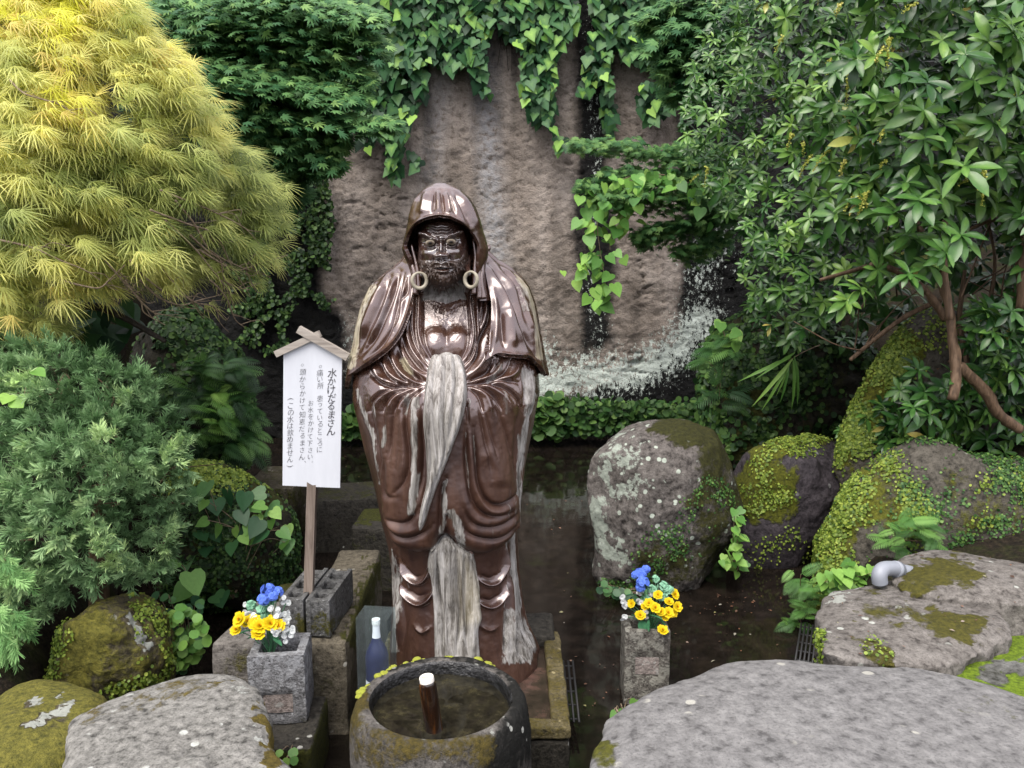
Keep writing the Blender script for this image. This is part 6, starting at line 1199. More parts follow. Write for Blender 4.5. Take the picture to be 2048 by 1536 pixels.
# ------------------------------------------------------------------ ivy on the wall
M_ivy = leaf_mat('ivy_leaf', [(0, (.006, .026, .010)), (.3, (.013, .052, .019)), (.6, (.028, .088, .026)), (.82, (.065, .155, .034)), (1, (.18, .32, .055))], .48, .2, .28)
def ivy():
    r = np.random.default_rng(41); t = thing('ivy', 'dark green ivy hanging over the top of the wall', 'climbing plant', (0, WY - .1, 3.))
    regs = [([(630, -60), (700, -60), (830, -60), (990, -60), (990, 40), (975, 85), (950, 115), (900, 140), (860, 120), (820, 130), (780, 135), (740, 190), (700, 220), (650, 190), (620, 100)], 820), ([(980, -60), (1150, -60), (1155, 60), (1120, 95), (1080, 130), (1035, 90), (1000, 50)], 330), ([(1180, -60), (1450, -60), (1450, 150), (1380, 160), (1340, 140), (1290, 130), (1260, 120), (1230, 90), (1190, 60)], 520),
            ([(760, 120), (850, 120), (850, 190), (820, 240), (800, 300), (800, 365), (785, 365), (770, 310), (765, 240), (745, 190)], 120), ([(1040, 90), (1100, 90), (1110, 150), (1110, 220), (1095, 245), (1060, 240), (1045, 180)], 120), ([(940, 100), (975, 95), (965, 160), (985, 190), (960, 185), (940, 140)], 26), ([(1180, 60), (1225, 100), (1220, 140), (1180, 185), (1150, 190), (1170, 150)], 46), ([(1205, 150), (1225, 150), (1230, 240), (1225, 280), (1208, 260)], 22), ([(1280, 160), (1330, 165), (1345, 215), (1300, 250), (1275, 220)], 40), ([(690, 190), (760, 190), (770, 270), (740, 300), (700, 270)], 30), ([(820, 300), (845, 320), (830, 335)], 8), ([(1100, 250), (1140, 290), (1120, 300)], 6)]
    P = []; ln = []
    for poly, n in regs:
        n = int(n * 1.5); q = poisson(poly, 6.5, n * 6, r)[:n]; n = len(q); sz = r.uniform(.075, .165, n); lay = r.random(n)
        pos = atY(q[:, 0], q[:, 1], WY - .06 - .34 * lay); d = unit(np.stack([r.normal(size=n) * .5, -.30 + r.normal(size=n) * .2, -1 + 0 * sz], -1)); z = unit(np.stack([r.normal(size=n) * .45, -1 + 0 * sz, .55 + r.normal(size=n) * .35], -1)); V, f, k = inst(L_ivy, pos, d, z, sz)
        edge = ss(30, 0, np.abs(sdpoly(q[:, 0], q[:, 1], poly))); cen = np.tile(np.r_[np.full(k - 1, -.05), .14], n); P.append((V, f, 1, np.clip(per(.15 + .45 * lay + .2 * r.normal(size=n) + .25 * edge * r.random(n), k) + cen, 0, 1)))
    for _ in range(46):
        x = r.choice([r.uniform(660, 980), r.uniform(1000, 1140), r.uniform(1190, 1420)]); a = np.array([[x + 8 * r.normal(), -40 + j * r.uniform(28, 46)] for j in range(5)]); ln.append(([tuple(v) for v in atY(a[:, 0], a[:, 1], WY - .09)], .008, .004))
    for pts in [[(1095, 130), (1100, 190), (1080, 240)], [(800, 180), (790, 260), (790, 350)], [(1330, 150), (1320, 210), (1300, 240)], [(960, 110), (962, 160), (985, 190)], [(1222, 100), (1190, 150), (1155, 185)]]: a = np.array(pts); ln.append(([tuple(v) for v in atY(a[:, 0], a[:, 1], WY - .08)], .007, .003))
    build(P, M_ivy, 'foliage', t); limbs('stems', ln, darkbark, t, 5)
ivy()
def heart_vine():
    r = np.random.default_rng(43); t = thing('heart_leaf_vine', 'bright green heart-leaved vine dangling over the black wall stain', 'climbing plant', (1.8, 7.3, 1.4)); P = []; ln = []
    for pts, n in [([(1330, 350), (1270, 350), (1215, 380), (1195, 430), (1200, 500), (1210, 560), (1205, 600)], 62), ([(1260, 360), (1290, 390), (1255, 420), (1225, 460), (1220, 500)], 34), ([(1220, 380), (1180, 400), (1190, 470), (1175, 520)], 26), ([(1450, 380), (1400, 370), (1350, 360), (1300, 350)], 26), ([(1330, 360), (1390, 400), (1440, 420)], 14), ([(1200, 510), (1165, 525), (1150, 550)], 10)]:
        p = smooth_pts(pts, 8); i = r.integers(0, len(p), n); q = p[i] + r.normal(size=(n, 2)) * [13, 11]; pos = atY(q[:, 0], q[:, 1], 7.3 + r.normal(size=n) * .12); d = unit(np.stack([r.normal(size=n) * .5, -.4 + r.normal(size=n) * .3, -.8 + r.normal(size=n) * .3], -1)); z = unit(np.stack([r.normal(size=n) * .4, -.7 + 0 * i, .7 + r.normal(size=n) * .3], -1)); V, f, k = inst(L_heart, pos, d, z, r.uniform(.07, .14, n)); P.append((V, f, k, r.random(n))); ln.append(([tuple(v) for v in atY(p[::4, 0], p[::4, 1], 7.33)], .006, .003))
    build(P, leaf_mat('vine_leaf', [(0, (.05, .15, .03)), (.5, (.12, .28, .05)), (1, (.26, .44, .09))], .45, .4, .4), 'foliage', t); limbs('stems', ln, twig, t, 5)
heart_vine()

# ------------------------------------------------------------------ glossy-leaved shrub on the right (whorls of long leaves)
def shrub():
    r = np.random.default_rng(51); t = thing('glossy_shrub', 'big glossy evergreen shrub with whorled leaves and drooping flower strings, filling the upper right', 'shrub', (2.6, 5.2, .8))
    m = leaf_mat('glossy_leaf', [(0, (.005, .020, .005)), (.3, (.014, .052, .011)), (.6, (.044, .112, .022)), (.85, (.11, .21, .042)), (.965, (.18, .29, .06)), (.985, (.34, .31, .09)), (1, (.40, .33, .08))], .30, .18, .42)
    up = [(1440, -120), (2300, -160), (2300, 560), (2060, 560), (2040, 420), (1960, 400), (1930, 470), (1905, 520), (1830, 540), (1760, 560), (1700, 600), (1640, 640), (1600, 690), (1530, 680), (1500, 600), (1480, 520), (1500, 470), (1440, 420), (1380, 330), (1362, 250), (1375, 160), (1420, 60)]
    lo = [(1700, 850), (1775, 800), (1840, 715), (1880, 760), (1960, 740), (1940, 640), (1990, 600), (2080, 580), (2300, 600), (2300, 960), (2060, 920), (1960, 930), (1900, 900), (1840, 880), (1780, 880), (1720, 900), (1680, 850)]
    dp = [(1560, 640), (1640, 560), (1760, 500), (1900, 400), (2300, 380), (2300, 760), (1900, 700), (1800, 640), (1700, 700)]
    side = lambda x: ss(1380, 1900, x)
    Yf = lambda x, y: 6.5 - 1.9 * side(x) + .5 * ((y - 250) / 500) ** 2
    P = []; tips = []
    def whorls(poly, dist, Yoff, dark, tries, jit=.35, sc=1.):
        c = poisson(poly, dist, tries, r); 
        for x, y in c:
            Y = Yf(x, y) + Yoff + r.normal() * jit * .5 - .3 * fbm(np.array([[x / 120, y / 100, 1.]]), 2, 7)[0]; b = atY(x, y, Y); ax = unit(np.array([(x - 1750) * .0006, -.72, .62]) + r.normal(size=3) * .30); big = .66 + .55 * side(x) + r.normal() * .10; n = r.integers(9, 15)
            a = np.arange(n) * 2.4 + r.uniform(0, 6); el = np.linspace(-.2, .6, n) + r.normal(size=n) * .12; e1 = unit(np.cross(ax, [.2, .1, 1])); e2 = np.cross(ax, e1)
            d = np.cos(el)[:, None] * (np.cos(a)[:, None] * e1 + np.sin(a)[:, None] * e2) + np.sin(el)[:, None] * ax - np.array([0, 0, .18]); z = ax + .15 * r.normal(size=(n, 3)); L = .112 * sc * big * r.uniform(.6, 1.25, n) * (1.1 - .35 * el); L = np.clip(L, .05, .2)
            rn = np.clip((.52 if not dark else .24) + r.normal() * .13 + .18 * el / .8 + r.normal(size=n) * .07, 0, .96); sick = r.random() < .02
            if sick: rn[:4] = r.uniform(.975, 1, 4)
            V, f, k = inst(L_lance, np.repeat(b[None], n, 0) - ax * (.03 * (1 - el))[:, None], d, z, L); nr_ = k // 3; mid = np.tile(np.tile([-.03, .10, -.03], nr_), n) - np.tile(np.repeat(np.linspace(.03, -.04, nr_), 3), n); P.append((V, f, 1, np.where(per(rn, k) > .97, per(rn, k), np.clip(per(rn, k) + mid + .04 * r.normal(size=n * k), 0, .965)))); tips.append((b, ax))
    whorls(up, lambda q: 24 + 17 * side(q[0]), 0, False, 9000); whorls(up, lambda q: 26 + 17 * side(q[0]), .3, False, 7000); whorls(up, lambda q: 33 + 17 * side(q[0]), .7, True, 5000); whorls(up, lambda q: 40, 1.2, True, 4000); whorls(dp, lambda q: 34, 1.5, True, 3000)  # deeper whorl layers get darker leaf colours, imitating shade inside the shrub
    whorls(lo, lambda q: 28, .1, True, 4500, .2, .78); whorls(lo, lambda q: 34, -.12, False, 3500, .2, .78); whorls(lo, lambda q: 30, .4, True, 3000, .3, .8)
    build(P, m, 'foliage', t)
    # limbs
    q = lambda pts, Y: [tuple(atY(x, y, Y + k * .03)) for k, (x, y) in enumerate(pts)]
    ln = [(q([(1905, 800), (1912, 735), (1905, 680), (1898, 620), (1880, 560), (1862, 500), (1830, 440)], 4.75), .033, .018), (q([(1900, 640), (1890, 560), (1885, 500), (1890, 440)], 4.75), .024, .015), (q([(1912, 730), (1960, 770), (2000, 830), (2040, 860)], 4.8), .036, .03), (q([(2046, 620), (2048, 540), (2050, 460), (2060, 380)], 4.9), .045, .035),
          (q([(1740, 530), (1790, 540), (1850, 580), (1890, 640)], 5.1), .02, .024), (q([(1640, 560), (1740, 530), (1800, 500)], 5.3), .012, .018), (q([(1900, 480), (1990, 440), (2060, 470)], 5.0), .01, .014), (q([(1890, 420), (1950, 410), (2050, 480)], 5.1), .007, .01), (q([(1920, 600), (1960, 500), (1990, 420)], 5.2), .007, .004), (q([(1700, 720), (1800, 640), (1880, 600)], 5.4), .014, .02), (q([(2000, 700), (1980, 620), (1990, 520), (1970, 420)], 5.3), .016, .008), (q([(1940, 760), (1920, 640), (1930, 540)], 5.4), .02, .012), (q([(1960, 560), (2020, 520), (2048, 400)], 5.3), .006, .004)]
    limbs('trunk', ln, bark, t, 10, .3)
    dk = []
    for _ in range(34):
        x, y = r.uniform(1700, 2060), r.uniform(430, 760); e = np.array([x + r.normal() * 70, y - r.uniform(40, 170)]); h = (np.array([x, y]) + e) / 2 + r.normal(size=2) * 16; dk.append((q([(x, y), tuple(h), tuple(e)], 5.6 + r.normal() * .2), .007, .0025))
    limbs('twigs', dk, bark, t, 5)
    # drooping flower strings
    mf = leaf_mat('flower_string', [(0, (.20, .22, .04)), (.6, (.36, .38, .07)), (1, (.52, .46, .16))], .5, .3, .3)
    for x, y, dx, L, bead in [(1780, 75, -6, 62, 0), (1683, 5, -12, 30, 1), (1690, 320, -10, 34, 1), (1565, 75, -14, 30, 2), (1660, 300, -34, 44, 0), (1625, 310, -26, 44, 0), (1735, 385, -20, 56, 0), (1728, 390, 8, 62, 0), (1722, 388, -4, 44, 0), (1712, 390, -24, 36, 0), (1968, 345, -4, 70, 0), (1955, 350, -36, 20, 0), (2040, 185, -34, 56, 0), (1415, 335, -6, 40, 2), (1584, 268, -10, 34, 0), (1605, 285, 2, 26, 0), (1766, 95, -16, 34, 1), (1835, 5, -30, 22, 0), (1765, 262, -6, 24, 0), (1660, 120, -6, 40, 2), (1700, 130, -8, 80, 2), (1395, 350, -14, 16, 0), (1775, 320, -16, 14, 0)]:
        Y = Yf(x, y) - .16; u = np.linspace(0, 1, 26); A = atY(x + dx * u, y + L * (.25 * u + .75 * u ** 1.6), Y - .04 * np.sin(u * 3)); V0, f0 = tube(A[::3], .0022, 5); pp = []; n = int(L * 1.3) + 12; i = r.random(n); c = np.stack([np.interp(i, u, A[:, k]) for k in range(3)], -1) + r.normal(size=(n, 3)) * .006
        V, f, k = inst(L_round, c, r.normal(size=(n, 3)), r.normal(size=(n, 3)), r.uniform(.010, .017, n) * (1.1 - .5 * i)); V, f2 = merge([(V0, f0), (V, f)]); mk('flower_string', V, f2, mf, t, attrs={'rnd': np.concatenate([np.full(len(V0), .3), per(np.clip((.75 if bead == 1 else .35) + .2 * r.normal(size=n), 0, 1), k)])})
shrub()

# ------------------------------------------------------------------ conifer on the left
def conifer():
    r = np.random.default_rng(61); t = thing('conifer_shrub', 'dense blue-green conifer shrub on the left bank with feathery sprays', 'shrub', (-2.1, 4.0, .5))
    poly = [(-400, 660), (-60, 680), (60, 690), (130, 700), (200, 715), (255, 735), (310, 790), (355, 850), (382, 900), (372, 960), (372, 1010), (350, 1060), (335, 1120), (300, 1155), (220, 1160), (150, 1180), (90, 1230), (40, 1300), (-60, 1320), (-400, 1340)]
    m = leaf_mat('conifer_spray', [(0, (.022, .050, .018)), (.3, (.066, .135, .055)), (.6, (.155, .27, .12)), (.85, (.26, .385, .185)), (1, (.34, .47, .20))], .55, .2, .25)
    dep = lambda x, y: 3.55 + .55 * np.clip((x - 120) / 250, -1.5, 1.2) ** 2 + .30 * ((y - 980) / 300) ** 2 + .0004 * (900 - y)
    P = []
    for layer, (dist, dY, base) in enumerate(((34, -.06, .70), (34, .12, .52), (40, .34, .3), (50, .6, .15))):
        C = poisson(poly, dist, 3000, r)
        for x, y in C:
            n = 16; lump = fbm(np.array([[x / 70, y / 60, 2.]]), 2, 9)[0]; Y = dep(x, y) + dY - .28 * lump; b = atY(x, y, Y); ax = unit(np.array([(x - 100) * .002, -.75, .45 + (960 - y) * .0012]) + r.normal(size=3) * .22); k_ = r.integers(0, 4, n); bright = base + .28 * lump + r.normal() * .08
            d = frames(n, ax, .38, r); pos = b + d * .02 + r.normal(size=(n, 3)) * .018; z = unit(np.array([0, -.3, 1.]) + r.normal(size=(n, 3)) * .4)
            for v in range(4):
                s = k_ == v
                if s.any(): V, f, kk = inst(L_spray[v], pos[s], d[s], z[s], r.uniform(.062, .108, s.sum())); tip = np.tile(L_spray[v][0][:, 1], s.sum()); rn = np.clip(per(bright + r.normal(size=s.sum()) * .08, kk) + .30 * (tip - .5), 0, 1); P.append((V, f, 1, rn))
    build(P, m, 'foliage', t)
    ln = []
    for _ in range(40):
        x, y = sample_poly(poly, 1, r)[0]; a = np.array([[x, y], [x + r.normal() * 22, y - 14 + r.normal() * 8], [x + r.normal() * 40, y - 30 + r.normal() * 14]]); ln.append(([tuple(v) for v in atY(a[:, 0], a[:, 1], dep(a[:, 0], a[:, 1]) + .16)], .006, .002))
    ln.append(([(-2.3, 4.2, .3), (-2.2, 4.1, .9), (-2.0, 4.0, 1.3)], .06, .03)); limbs('twigs', ln, bark, t, 5)
    # lighter feathery sprigs at the left edge
    t2 = thing('cedar_sprig', 'pale green feathery cedar sprigs at the left edge', 'shrub', (-2.1, 3.4, .6)); P = []
    ml = leaf_mat('pale_spray', [(0, (.07, .17, .05)), (.5, (.14, .28, .09)), (1, (.26, .42, .16))], .55, .3, .25); ln = []
    for pts in [[(-30, 1080), (0, 1110), (30, 1140), (55, 1165)], [(-40, 1150), (0, 1150), (40, 1150)], [(-40, 1210), (0, 1230), (30, 1260), (20, 1310)], [(-20, 1220), (30, 1230), (55, 1255)], [(-30, 1250), (10, 1280), (-10, 1320)]]:
        p = smooth_pts(pts, 10); n = 46; i = r.integers(0, len(p), n); q = p[i] + r.normal(size=(n, 2)) * 7; tg = unit(np.gradient(p, axis=0))[i]; pos = atY(q[:, 0], q[:, 1], 3.3 + r.normal(size=n) * .05); s = r.choice([-1, 1], n); d = unit(np.stack([tg[:, 0] + s * .5, -.3 + 0 * s, -tg[:, 1] + s * .2], -1)); v = inst(L_spray[0], pos, d, unit(np.array([0, -.8, .6]) + r.normal(size=(n, 3)) * .2), r.uniform(.06, .10, n)); P.append((v[0], v[1], v[2], r.random(n))); ln.append(([tuple(w) for w in atY(p[::5, 0], p[::5, 1], 3.32)], .004, .002))
    build(P, ml, 'foliage', t2); limbs('stems', ln, bark, t2, 5)
conifer()

# ------------------------------------------------------------------ ferns, creeping leaves and small plants
M_fern = leaf_mat('fern_frond', [(0, (.010, .034, .010)), (.5, (.030, .085, .022)), (1, (.085, .18, .04))], .5, .3, .35); M_fernl = leaf_mat('bright_fern_frond', [(0, (.06, .15, .03)), (.5, (.12, .26, .05)), (1, (.22, .38, .08))], .5, .35, .35)
M_fernm = leaf_mat('green_fern_frond', [(0, (.03, .085, .018)), (.5, (.07, .17, .035)), (1, (.14, .27, .06))], .5, .35, .35)
def fern(label, pts, Y, size, n, seed, mat, dirx=.0):
    r = np.random.default_rng(seed); p = np.array(pts, float); c0 = atY(p[:, 0].mean(), p[:, 1].mean(), Y); t = thing('fern', label, 'fern', tuple(c0)); P = []
    q = p[r.integers(0, len(p), n)] + r.normal(size=(n, 2)) * 9; pos = atY(q[:, 0], q[:, 1], Y + r.normal(size=n) * .08); a = r.uniform(-1.4, 1.4, n) + dirx; d = unit(np.stack([np.sin(a), -.55 + r.normal(size=n) * .3, .45 * np.cos(a) - .12 + r.normal(size=n) * .25], -1)); V, f, k = inst(L_fern, pos, d, unit(np.array([0, -.5, 1.]) + r.normal(size=(n, 3)) * .2), size * r.uniform(.65, 1.15, n)); P.append((V, f, k, r.random(n))); build(P, mat, 'fronds', t)
    ln = [([tuple(c0 + [0, .06, -.05]), tuple(x)], .004, .002) for x in pos[:6]]; limbs('stems', ln, bark, t, 5)
fern('dark green ferns hanging thickly down the outcrop left of the sign', [(400, 740), (430, 770), (460, 800), (440, 840), (470, 860), (420, 820), (480, 830), (400, 790), (380, 860), (450, 890), (490, 880), (460, 740)], 6.15, .25, 260, 71, M_fern, .9)
fern('few brighter ferns in the middle of the dark ferns left of the sign', [(430, 790), (440, 830), (420, 845)], 6.0, .24, 24, 72, M_fernl, .7)
fern('small bright ferns on the ledge above the grey pipe', [(1790, 1060), (1820, 1050), (1850, 1080), (1800, 1090), (1840, 1060), (1780, 1090)], 4.55, .14, 44, 73, M_fernm)
fern('narrow ferns growing at the foot of the sloping boulder beside the metal grate', [(1600, 1160), (1605, 1210), (1595, 1250), (1610, 1280), (1620, 1180)], 4.7, .14, 60, 74, M_fernm, -.5)
fern('fern tuft high on the dark outcrop by the wall', [(1440, 780), (1450, 800), (1430, 720), (1460, 690)], 7.0, .3, 22, 75, M_fern)

def creep(label, rk, n, size, mat, seed, mask, lift=.012, name='creeping_plant', clump=4.):
    r = np.random.default_rng(seed); V, Fs = ROCKS[rk] if isinstance(rk, str) else rk
    def mk_(c, nn):
        x, y = proj(c); vis = ((c - CAMP) * nn).sum(1) < .1
        return mask(x, y, nn, c) * np.clip(.35 + 2.2 * fbm(c * clump, 4, seed, .6), .015, 1.6) * vis
    pos, nn = surf_points(V, Fs, n, r, mk_)
    if len(pos) == 0: return
    n = len(pos); d = unit(np.cross(nn, r.normal(size=(n, 3))) + np.array([0, -.2, -.45])); z = unit(nn + r.normal(size=(n, 3)) * .45 + np.array([0, -.2, .3])); v = inst(L_round, pos + nn * lift * r.uniform(.2, 1.6, (n, 1)), d, z, size * r.uniform(.55, 1.25, n))
    o = build([(v[0], v[1], v[2], np.clip(.5 + .28 * r.normal(size=n), 0, 1))], mat, name); o['kind'] = 'stuff'; o['label'] = label; return o
M_cy = leaf_mat('yellow_creeper', [(0, (.05, .09, .012)), (.5, (.13, .19, .028)), (1, (.27, .33, .055))], .5, .35, .3); M_cg = leaf_mat('green_creeper', [(0, (.014, .045, .012)), (.5, (.04, .10, .022)), (1, (.12, .21, .05))], .5, .3, .3); M_cd = leaf_mat('dark_creeper', [(0, (.006, .020, .006)), (.5, (.018, .048, .012)), (1, (.07, .13, .03))], .5, .25, .3)
creep('yellow-green creeping leaves over the sloping boulder', 'slope', 8000, .018, M_cy, 81, lambda x, y, N, c: ss(1760, 1660, x) + .6 * near(x, y, [(1760, 970), (1800, 1040), (1700, 1010)], 90) + .6 * near(x, y, [(2010, 1000), (2040, 1150)], 90))
creep('green creeping leaves in the shade of the shrub', 'slope', 5000, .018, M_cg, 82, lambda x, y, N, c: ss(1740, 1840, x) * ss(1120, 1040, y) + .2)
creep('bright leaf fringe on the slanting rock', 'upper', 5000, .021, M_cy, 83, lambda x, y, N, c: near(x, y, [(1695, 900), (1735, 790), (1790, 700)], 55) + .1)
creep('yellow leaves on the purplish boulder', 'purple', 2000, .018, M_cy, 84, lambda x, y, N, c: near(x, y, [(1560, 890), (1630, 880)], 40) + near(x, y, [(1500, 1000), (1560, 980), (1540, 930)], 46) + .3 * near(x, y, [(1500, 1120), (1590, 1090)], 50))
creep('dark small leaves on the right outcrop', 'bankR', 4200, .055, M_cd, 85, lambda x, y, N, c: 1 + 0 * x)
creep('green leaf edge on the right outcrop', 'bankR', 700, .085, M_cg, 86, lambda x, y, N, c: near(x, y, [(1440, 650), (1430, 780), (1440, 880)], 40))
creep('dark small leaves on the left outcrop', 'bankL', 5200, .050, M_cd, 87, lambda x, y, N, c: 1 + 0 * x)
creep('olive small leaves on the leafy boulder', 'leafy', 6000, .022, M_cd, 88, lambda x, y, N, c: 1 + 0 * x)
creep('yellow-olive leaves on top of the leafy boulder', 'leafy', 3600, .020, M_cy, 89, lambda x, y, N, c: ss(1000, 930, y) * (N[:, 2] > .1))
creep('light green leaves on the golden rock', 'gold', 1700, .016, M_cy, 90, lambda x, y, N, c: near(x, y, [(290, 1200), (315, 1320), (230, 1400)], 40) + .5 * near(x, y, [(120, 1260), (90, 1340)], 40))
creep('small green leaves low on the lichened boulder', 'boulder', 1300, .016, M_cg, 91, lambda x, y, N, c: near(x, y, [(1290, 1120), (1380, 1060), (1430, 1000)], 60) + near(x, y, [(1210, 1165), (1290, 1185)], 20))
creep('yellow leaf patch on the flat grey rock', 'flatR', 420, .014, M_cy, 92, lambda x, y, N, c: near(x, y, [(1740, 1290), (1770, 1310)], 26) + .5 * near(x, y, [(1640, 1270), (1640, 1330)], 14))

def wall_plants():
    r = np.random.default_rng(95)
    # tiny-leaved creeper on the black left side of the wall
    poly = [(500, 300), (600, 290), (650, 330), (668, 420), (660, 520), (672, 600), (600, 590), (540, 610), (480, 640), (440, 600), (480, 460)]
    q = sample_poly(poly, 5200, r); k_ = fbm(np.stack([q[:, 0] / 40, q[:, 1] / 40, 0 * q[:, 0]], -1), 3, 5) > -.12; q = q[k_]
    for pts in [[(590, 600), (560, 650), (570, 690), (530, 700)], [(500, 600), (520, 640), (505, 690)], [(640, 590), (650, 610)], [(560, 620), (520, 640), (480, 680)]]:
        p = smooth_pts(pts, 10); q = np.concatenate([q, p[r.integers(0, len(p), 150)] + r.normal(size=(150, 2)) * 4])
    n = len(q); pos = atY(q[:, 0], q[:, 1], WY - .08 - .1 * r.random(n)); v = inst(L_round, pos, unit(np.array([0, -.2, -1.]) + r.normal(size=(n, 3)) * .6), unit(np.array([0, -1., .5]) + r.normal(size=(n, 3)) * .5), .055 * r.uniform(.6, 1.2, n)); o = build([(v[0], v[1], v[2], np.clip(.55 + .28 * r.normal(size=n), 0, 1))], M_cd, 'wall_creeper'); o['kind'] = 'stuff'; o['label'] = 'tiny-leaved creeper on the black left part of the wall'
    # leafy strip along the foot of the wall
    q = np.concatenate([sample_poly([(1050, 800), (1110, 790), (1250, 800), (1430, 800), (1430, 868), (1060, 866)], 1500, r), sample_poly([(676, 826), (735, 815), (740, 870), (676, 868)], 130, r)]); n = len(q); pos = atY(q[:, 0], q[:, 1], 9.45 + .35 * r.random(n)); big = np.where(q[:, 0] < 1120, 1.35, .8)
    v = inst(L_round, pos, unit(np.array([0, -.6, -.5]) + r.normal(size=(n, 3)) * .6), unit(np.array([0, -.7, .9]) + r.normal(size=(n, 3)) * .35), .105 * big * r.uniform(.6, 1.2, n)); o = build([(v[0], v[1], v[2], np.clip(.50 + .25 * r.normal(size=n) + .25 * (big - 1), 0, 1))], M_cg, 'ground_cover'); o['kind'] = 'stuff'; o['label'] = 'low leafy plants along the foot of the wall'
wall_plants()

def leafy(label, spots, Y, mat, T, size, seed, name='broadleaf_plant', cat='plant', down=.5):
    r = np.random.default_rng(seed); q = np.array([s[:2] for s in spots], float); sz = np.array([s[2] if len(s) > 2 else 1. for s in spots]); n = len(q); c0 = atY(q[:, 0].mean(), q[:, 1].max() + 8, Y + .1); t = thing(name, label, cat, tuple(c0)); pos = atY(q[:, 0], q[:, 1], Y + r.normal(size=n) * .06)
    v = inst(T, pos, unit(np.stack([r.normal(size=n) * .5, -.55 + r.normal(size=n) * .25, -down + r.normal(size=n) * .3], -1)), unit(np.array([0, -.75, .8]) + r.normal(size=(n, 3)) * .28), size * sz * r.uniform(.85, 1.15, n)); build([(v[0], v[1], v[2], r.random(n))], mat, 'leaves', t)
    ln = []
    for k in range(n): h = (pos[k] + c0) / 2 + [0, .05, .02]; ln.append(([tuple(c0), tuple(h), tuple(pos[k])], .0035, .002))
    limbs('stems', ln[:40], twig, t, 5)
M_hd = leaf_mat('dark_heart_leaf', [(0, (.012, .048, .018)), (.5, (.030, .095, .034)), (1, (.075, .17, .05))], .42, .3, .4); M_hl = leaf_mat('light_heart_leaf', [(0, (.06, .16, .03)), (.5, (.13, .27, .05)), (1, (.24, .40, .09))], .45, .35, .4)
leafy('dark heart-shaped leaves scattered over the leafy boulder', [(395, 985), (415, 965), (430, 1000), (455, 980), (490, 985), (530, 985), (375, 1105, 1.2), (415, 1090), (430, 1060), (400, 1060), (480, 1020), (560, 1010), (535, 1060), (500, 1060), (445, 1190), (520, 1040), (430, 1190), (575, 1080), (465, 1085)], 4.62, M_hd, L_heart, .115, 101)
leafy('light green vine leaves along the right of the leafy boulder', [(440, 1050), (455, 1070), (470, 1055), (485, 1070), (500, 1045), (515, 1030), (520, 1065), (540, 1040), (560, 1060), (575, 1050), (570, 1085), (415, 1040), (410, 1000), (530, 1010), (545, 1020), (505, 1010)], 4.58, M_hl, L_heart, .085, 102)
leafy('three big pale serrate leaves below the conifer, by the leafy boulder', [(355, 1125, 1.0), (382, 1145, 1.2), (378, 1170, 1.2)], 4.3, M_hl, L_heart, .115, 103)
r_ = np.random.default_rng(9)
leafy('patch of rounded light green leaves between the golden rock and the blocks', [tuple(p) for p in sample_poly([(330, 1220), (385, 1205), (412, 1230), (425, 1265), (400, 1300), (370, 1330), (330, 1340), (322, 1280)], 74, r_)], 3.85, M_hl, L_round, .060, 104)
leafy('darker ground leaves under the conifer by the golden rock', [tuple(p) for p in sample_poly([(310, 1180), (400, 1190), (420, 1290), (360, 1350), (318, 1340)], 70, r_)], 4.0, M_hd, L_round, .055, 105)
leafy('small sprout of four light leaves beside the left slab', [(565, 1500, 1.), (582, 1497, 1.), (575, 1515, 1.), (590, 1512, .9), (568, 1527, .9)], 2.95, M_hl, L_round, .042, 106)
leafy('tiny sprout at the foot of the right flower holder', [(1232, 1425), (1245, 1418), (1272, 1400, 1.3), (1225, 1432)], 3.3, M_hl, L_heart, .05, 107)
leafy('trailing vine leaves in the cleft between the two right boulders', [tuple(p) for p in sample_poly([(1465, 1000), (1485, 1000), (1490, 1090), (1500, 1130), (1470, 1150), (1440, 1120), (1465, 1080)], 46, r_)], 5.2, M_hl, L_heart, .062, 108)
leafy('green leaves at the waterline of the lichened boulder', [tuple(p) for p in sample_poly([(1192, 1150), (1215, 1160), (1300, 1180), (1290, 1200), (1200, 1180)], 26, r_)], 5.0, M_hd, L_round, .055, 109)
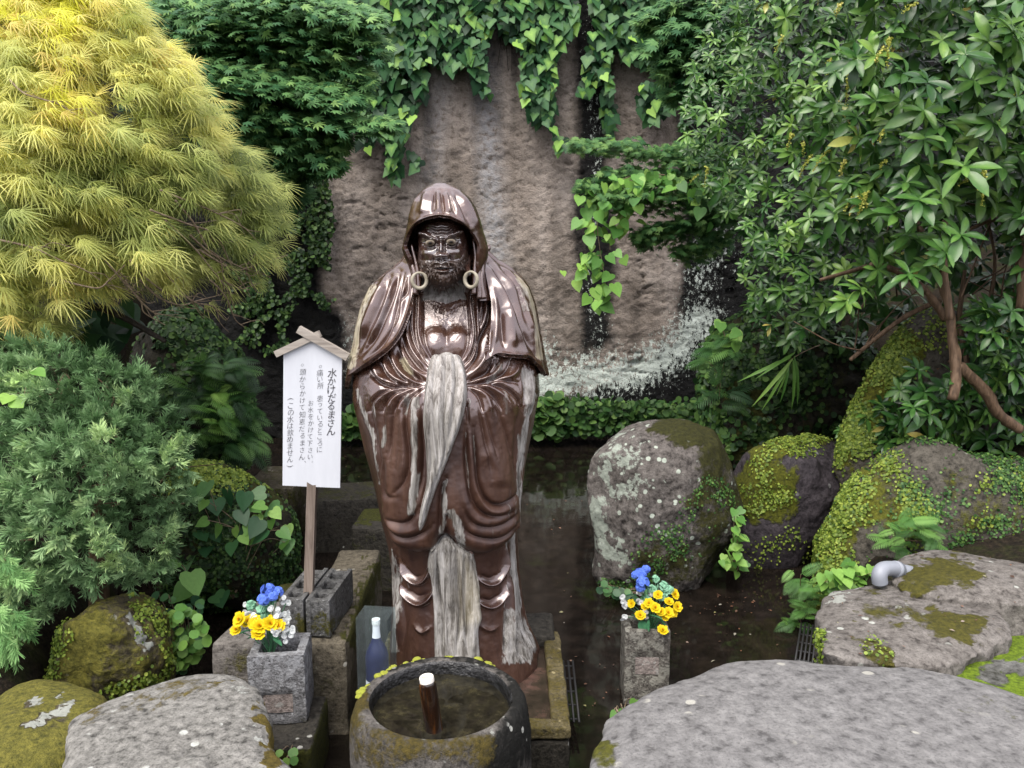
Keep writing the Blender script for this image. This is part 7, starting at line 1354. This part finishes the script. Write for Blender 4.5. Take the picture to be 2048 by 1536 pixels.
leafy('bushy leaves round the grey pipe', [tuple(p) for p in sample_poly([(1640, 1150), (1700, 1120), (1750, 1130), (1760, 1165), (1700, 1180), (1650, 1190)], 60, r_)], 4.5, M_hl, L_heart, .075, 110)
leafy('big dim leaves under the yellow maple', [tuple(p) for p in sample_poly([(150, 600), (260, 590), (270, 660), (190, 700), (150, 660)], 22, r_)], 5.2, M_gmaple_d, L_heart, .19, 111)
leafy('bright heart leaves standing at the left edge above the conifer', [(70, 740), (40, 750), (20, 790), (50, 790), (30, 800)], 3.6, M_hl, L_heart, .075, 112)
leafy('light leaves high on the right outcrop', [tuple(p) for p in sample_poly([(1430, 640), (1470, 650), (1480, 690), (1450, 700)], 9, r_)], 6.9, M_hl, L_heart, .12, 113)
leafy('little weed on the upper flat rock', [(1968, 1208), (1980, 1202), (1975, 1220), (1990, 1215), (1985, 1195)], 3.9, M_hd, L_heart, .05, 114)
leafy('lobed weed on the ochre stone at the bottom left', [(65, 1440), (80, 1445), (95, 1460), (75, 1465), (105, 1452), (110, 1468)], 3.0, M_hl, L_heart, .045, 115)
# bamboo-grass tuft hanging in front of the right outcrop
def grass_tuft():
    r = np.random.default_rng(120); t = thing('bamboo_grass', 'hanging tuft of long bamboo-grass blades in front of the right outcrop', 'grass', tuple(atY(1580, 715, 6.7))); P = []; T = blade([(0, .012), (.3, .036), (.7, .03), (1, .002)], .5, .3)
    spec = [((1585, 718), (-.7, -.75)), ((1580, 722), (-.35, -1.)), ((1578, 725), (-.15, -1.)), ((1582, 715), (-1, -.3)), ((1586, 720), (.08, -1.)), ((1588, 712), (.2, -1)), ((1575, 730), (-.55, -1.)), ((1590, 705), (-.5, -.2))]
    pos = np.array([atY(a[0], a[1], 6.7) for a, _ in spec]); d = np.array([[b[0], -.35, b[1]] for _, b in spec]); v = inst(T, pos, d, np.tile([0, -.9, .4], (len(spec), 1)), r.uniform(.28, .50, len(spec))); P = [(v[0], v[1], v[2], r.random(len(spec)))]; build(P, M_hl, 'blades', t); limbs('stem', [([tuple(atY(1640, 690, 6.8)), tuple(atY(1605, 705, 6.75)), tuple(atY(1578, 722, 6.7))], .006, .003)], twig, t, 5)
grass_tuft()
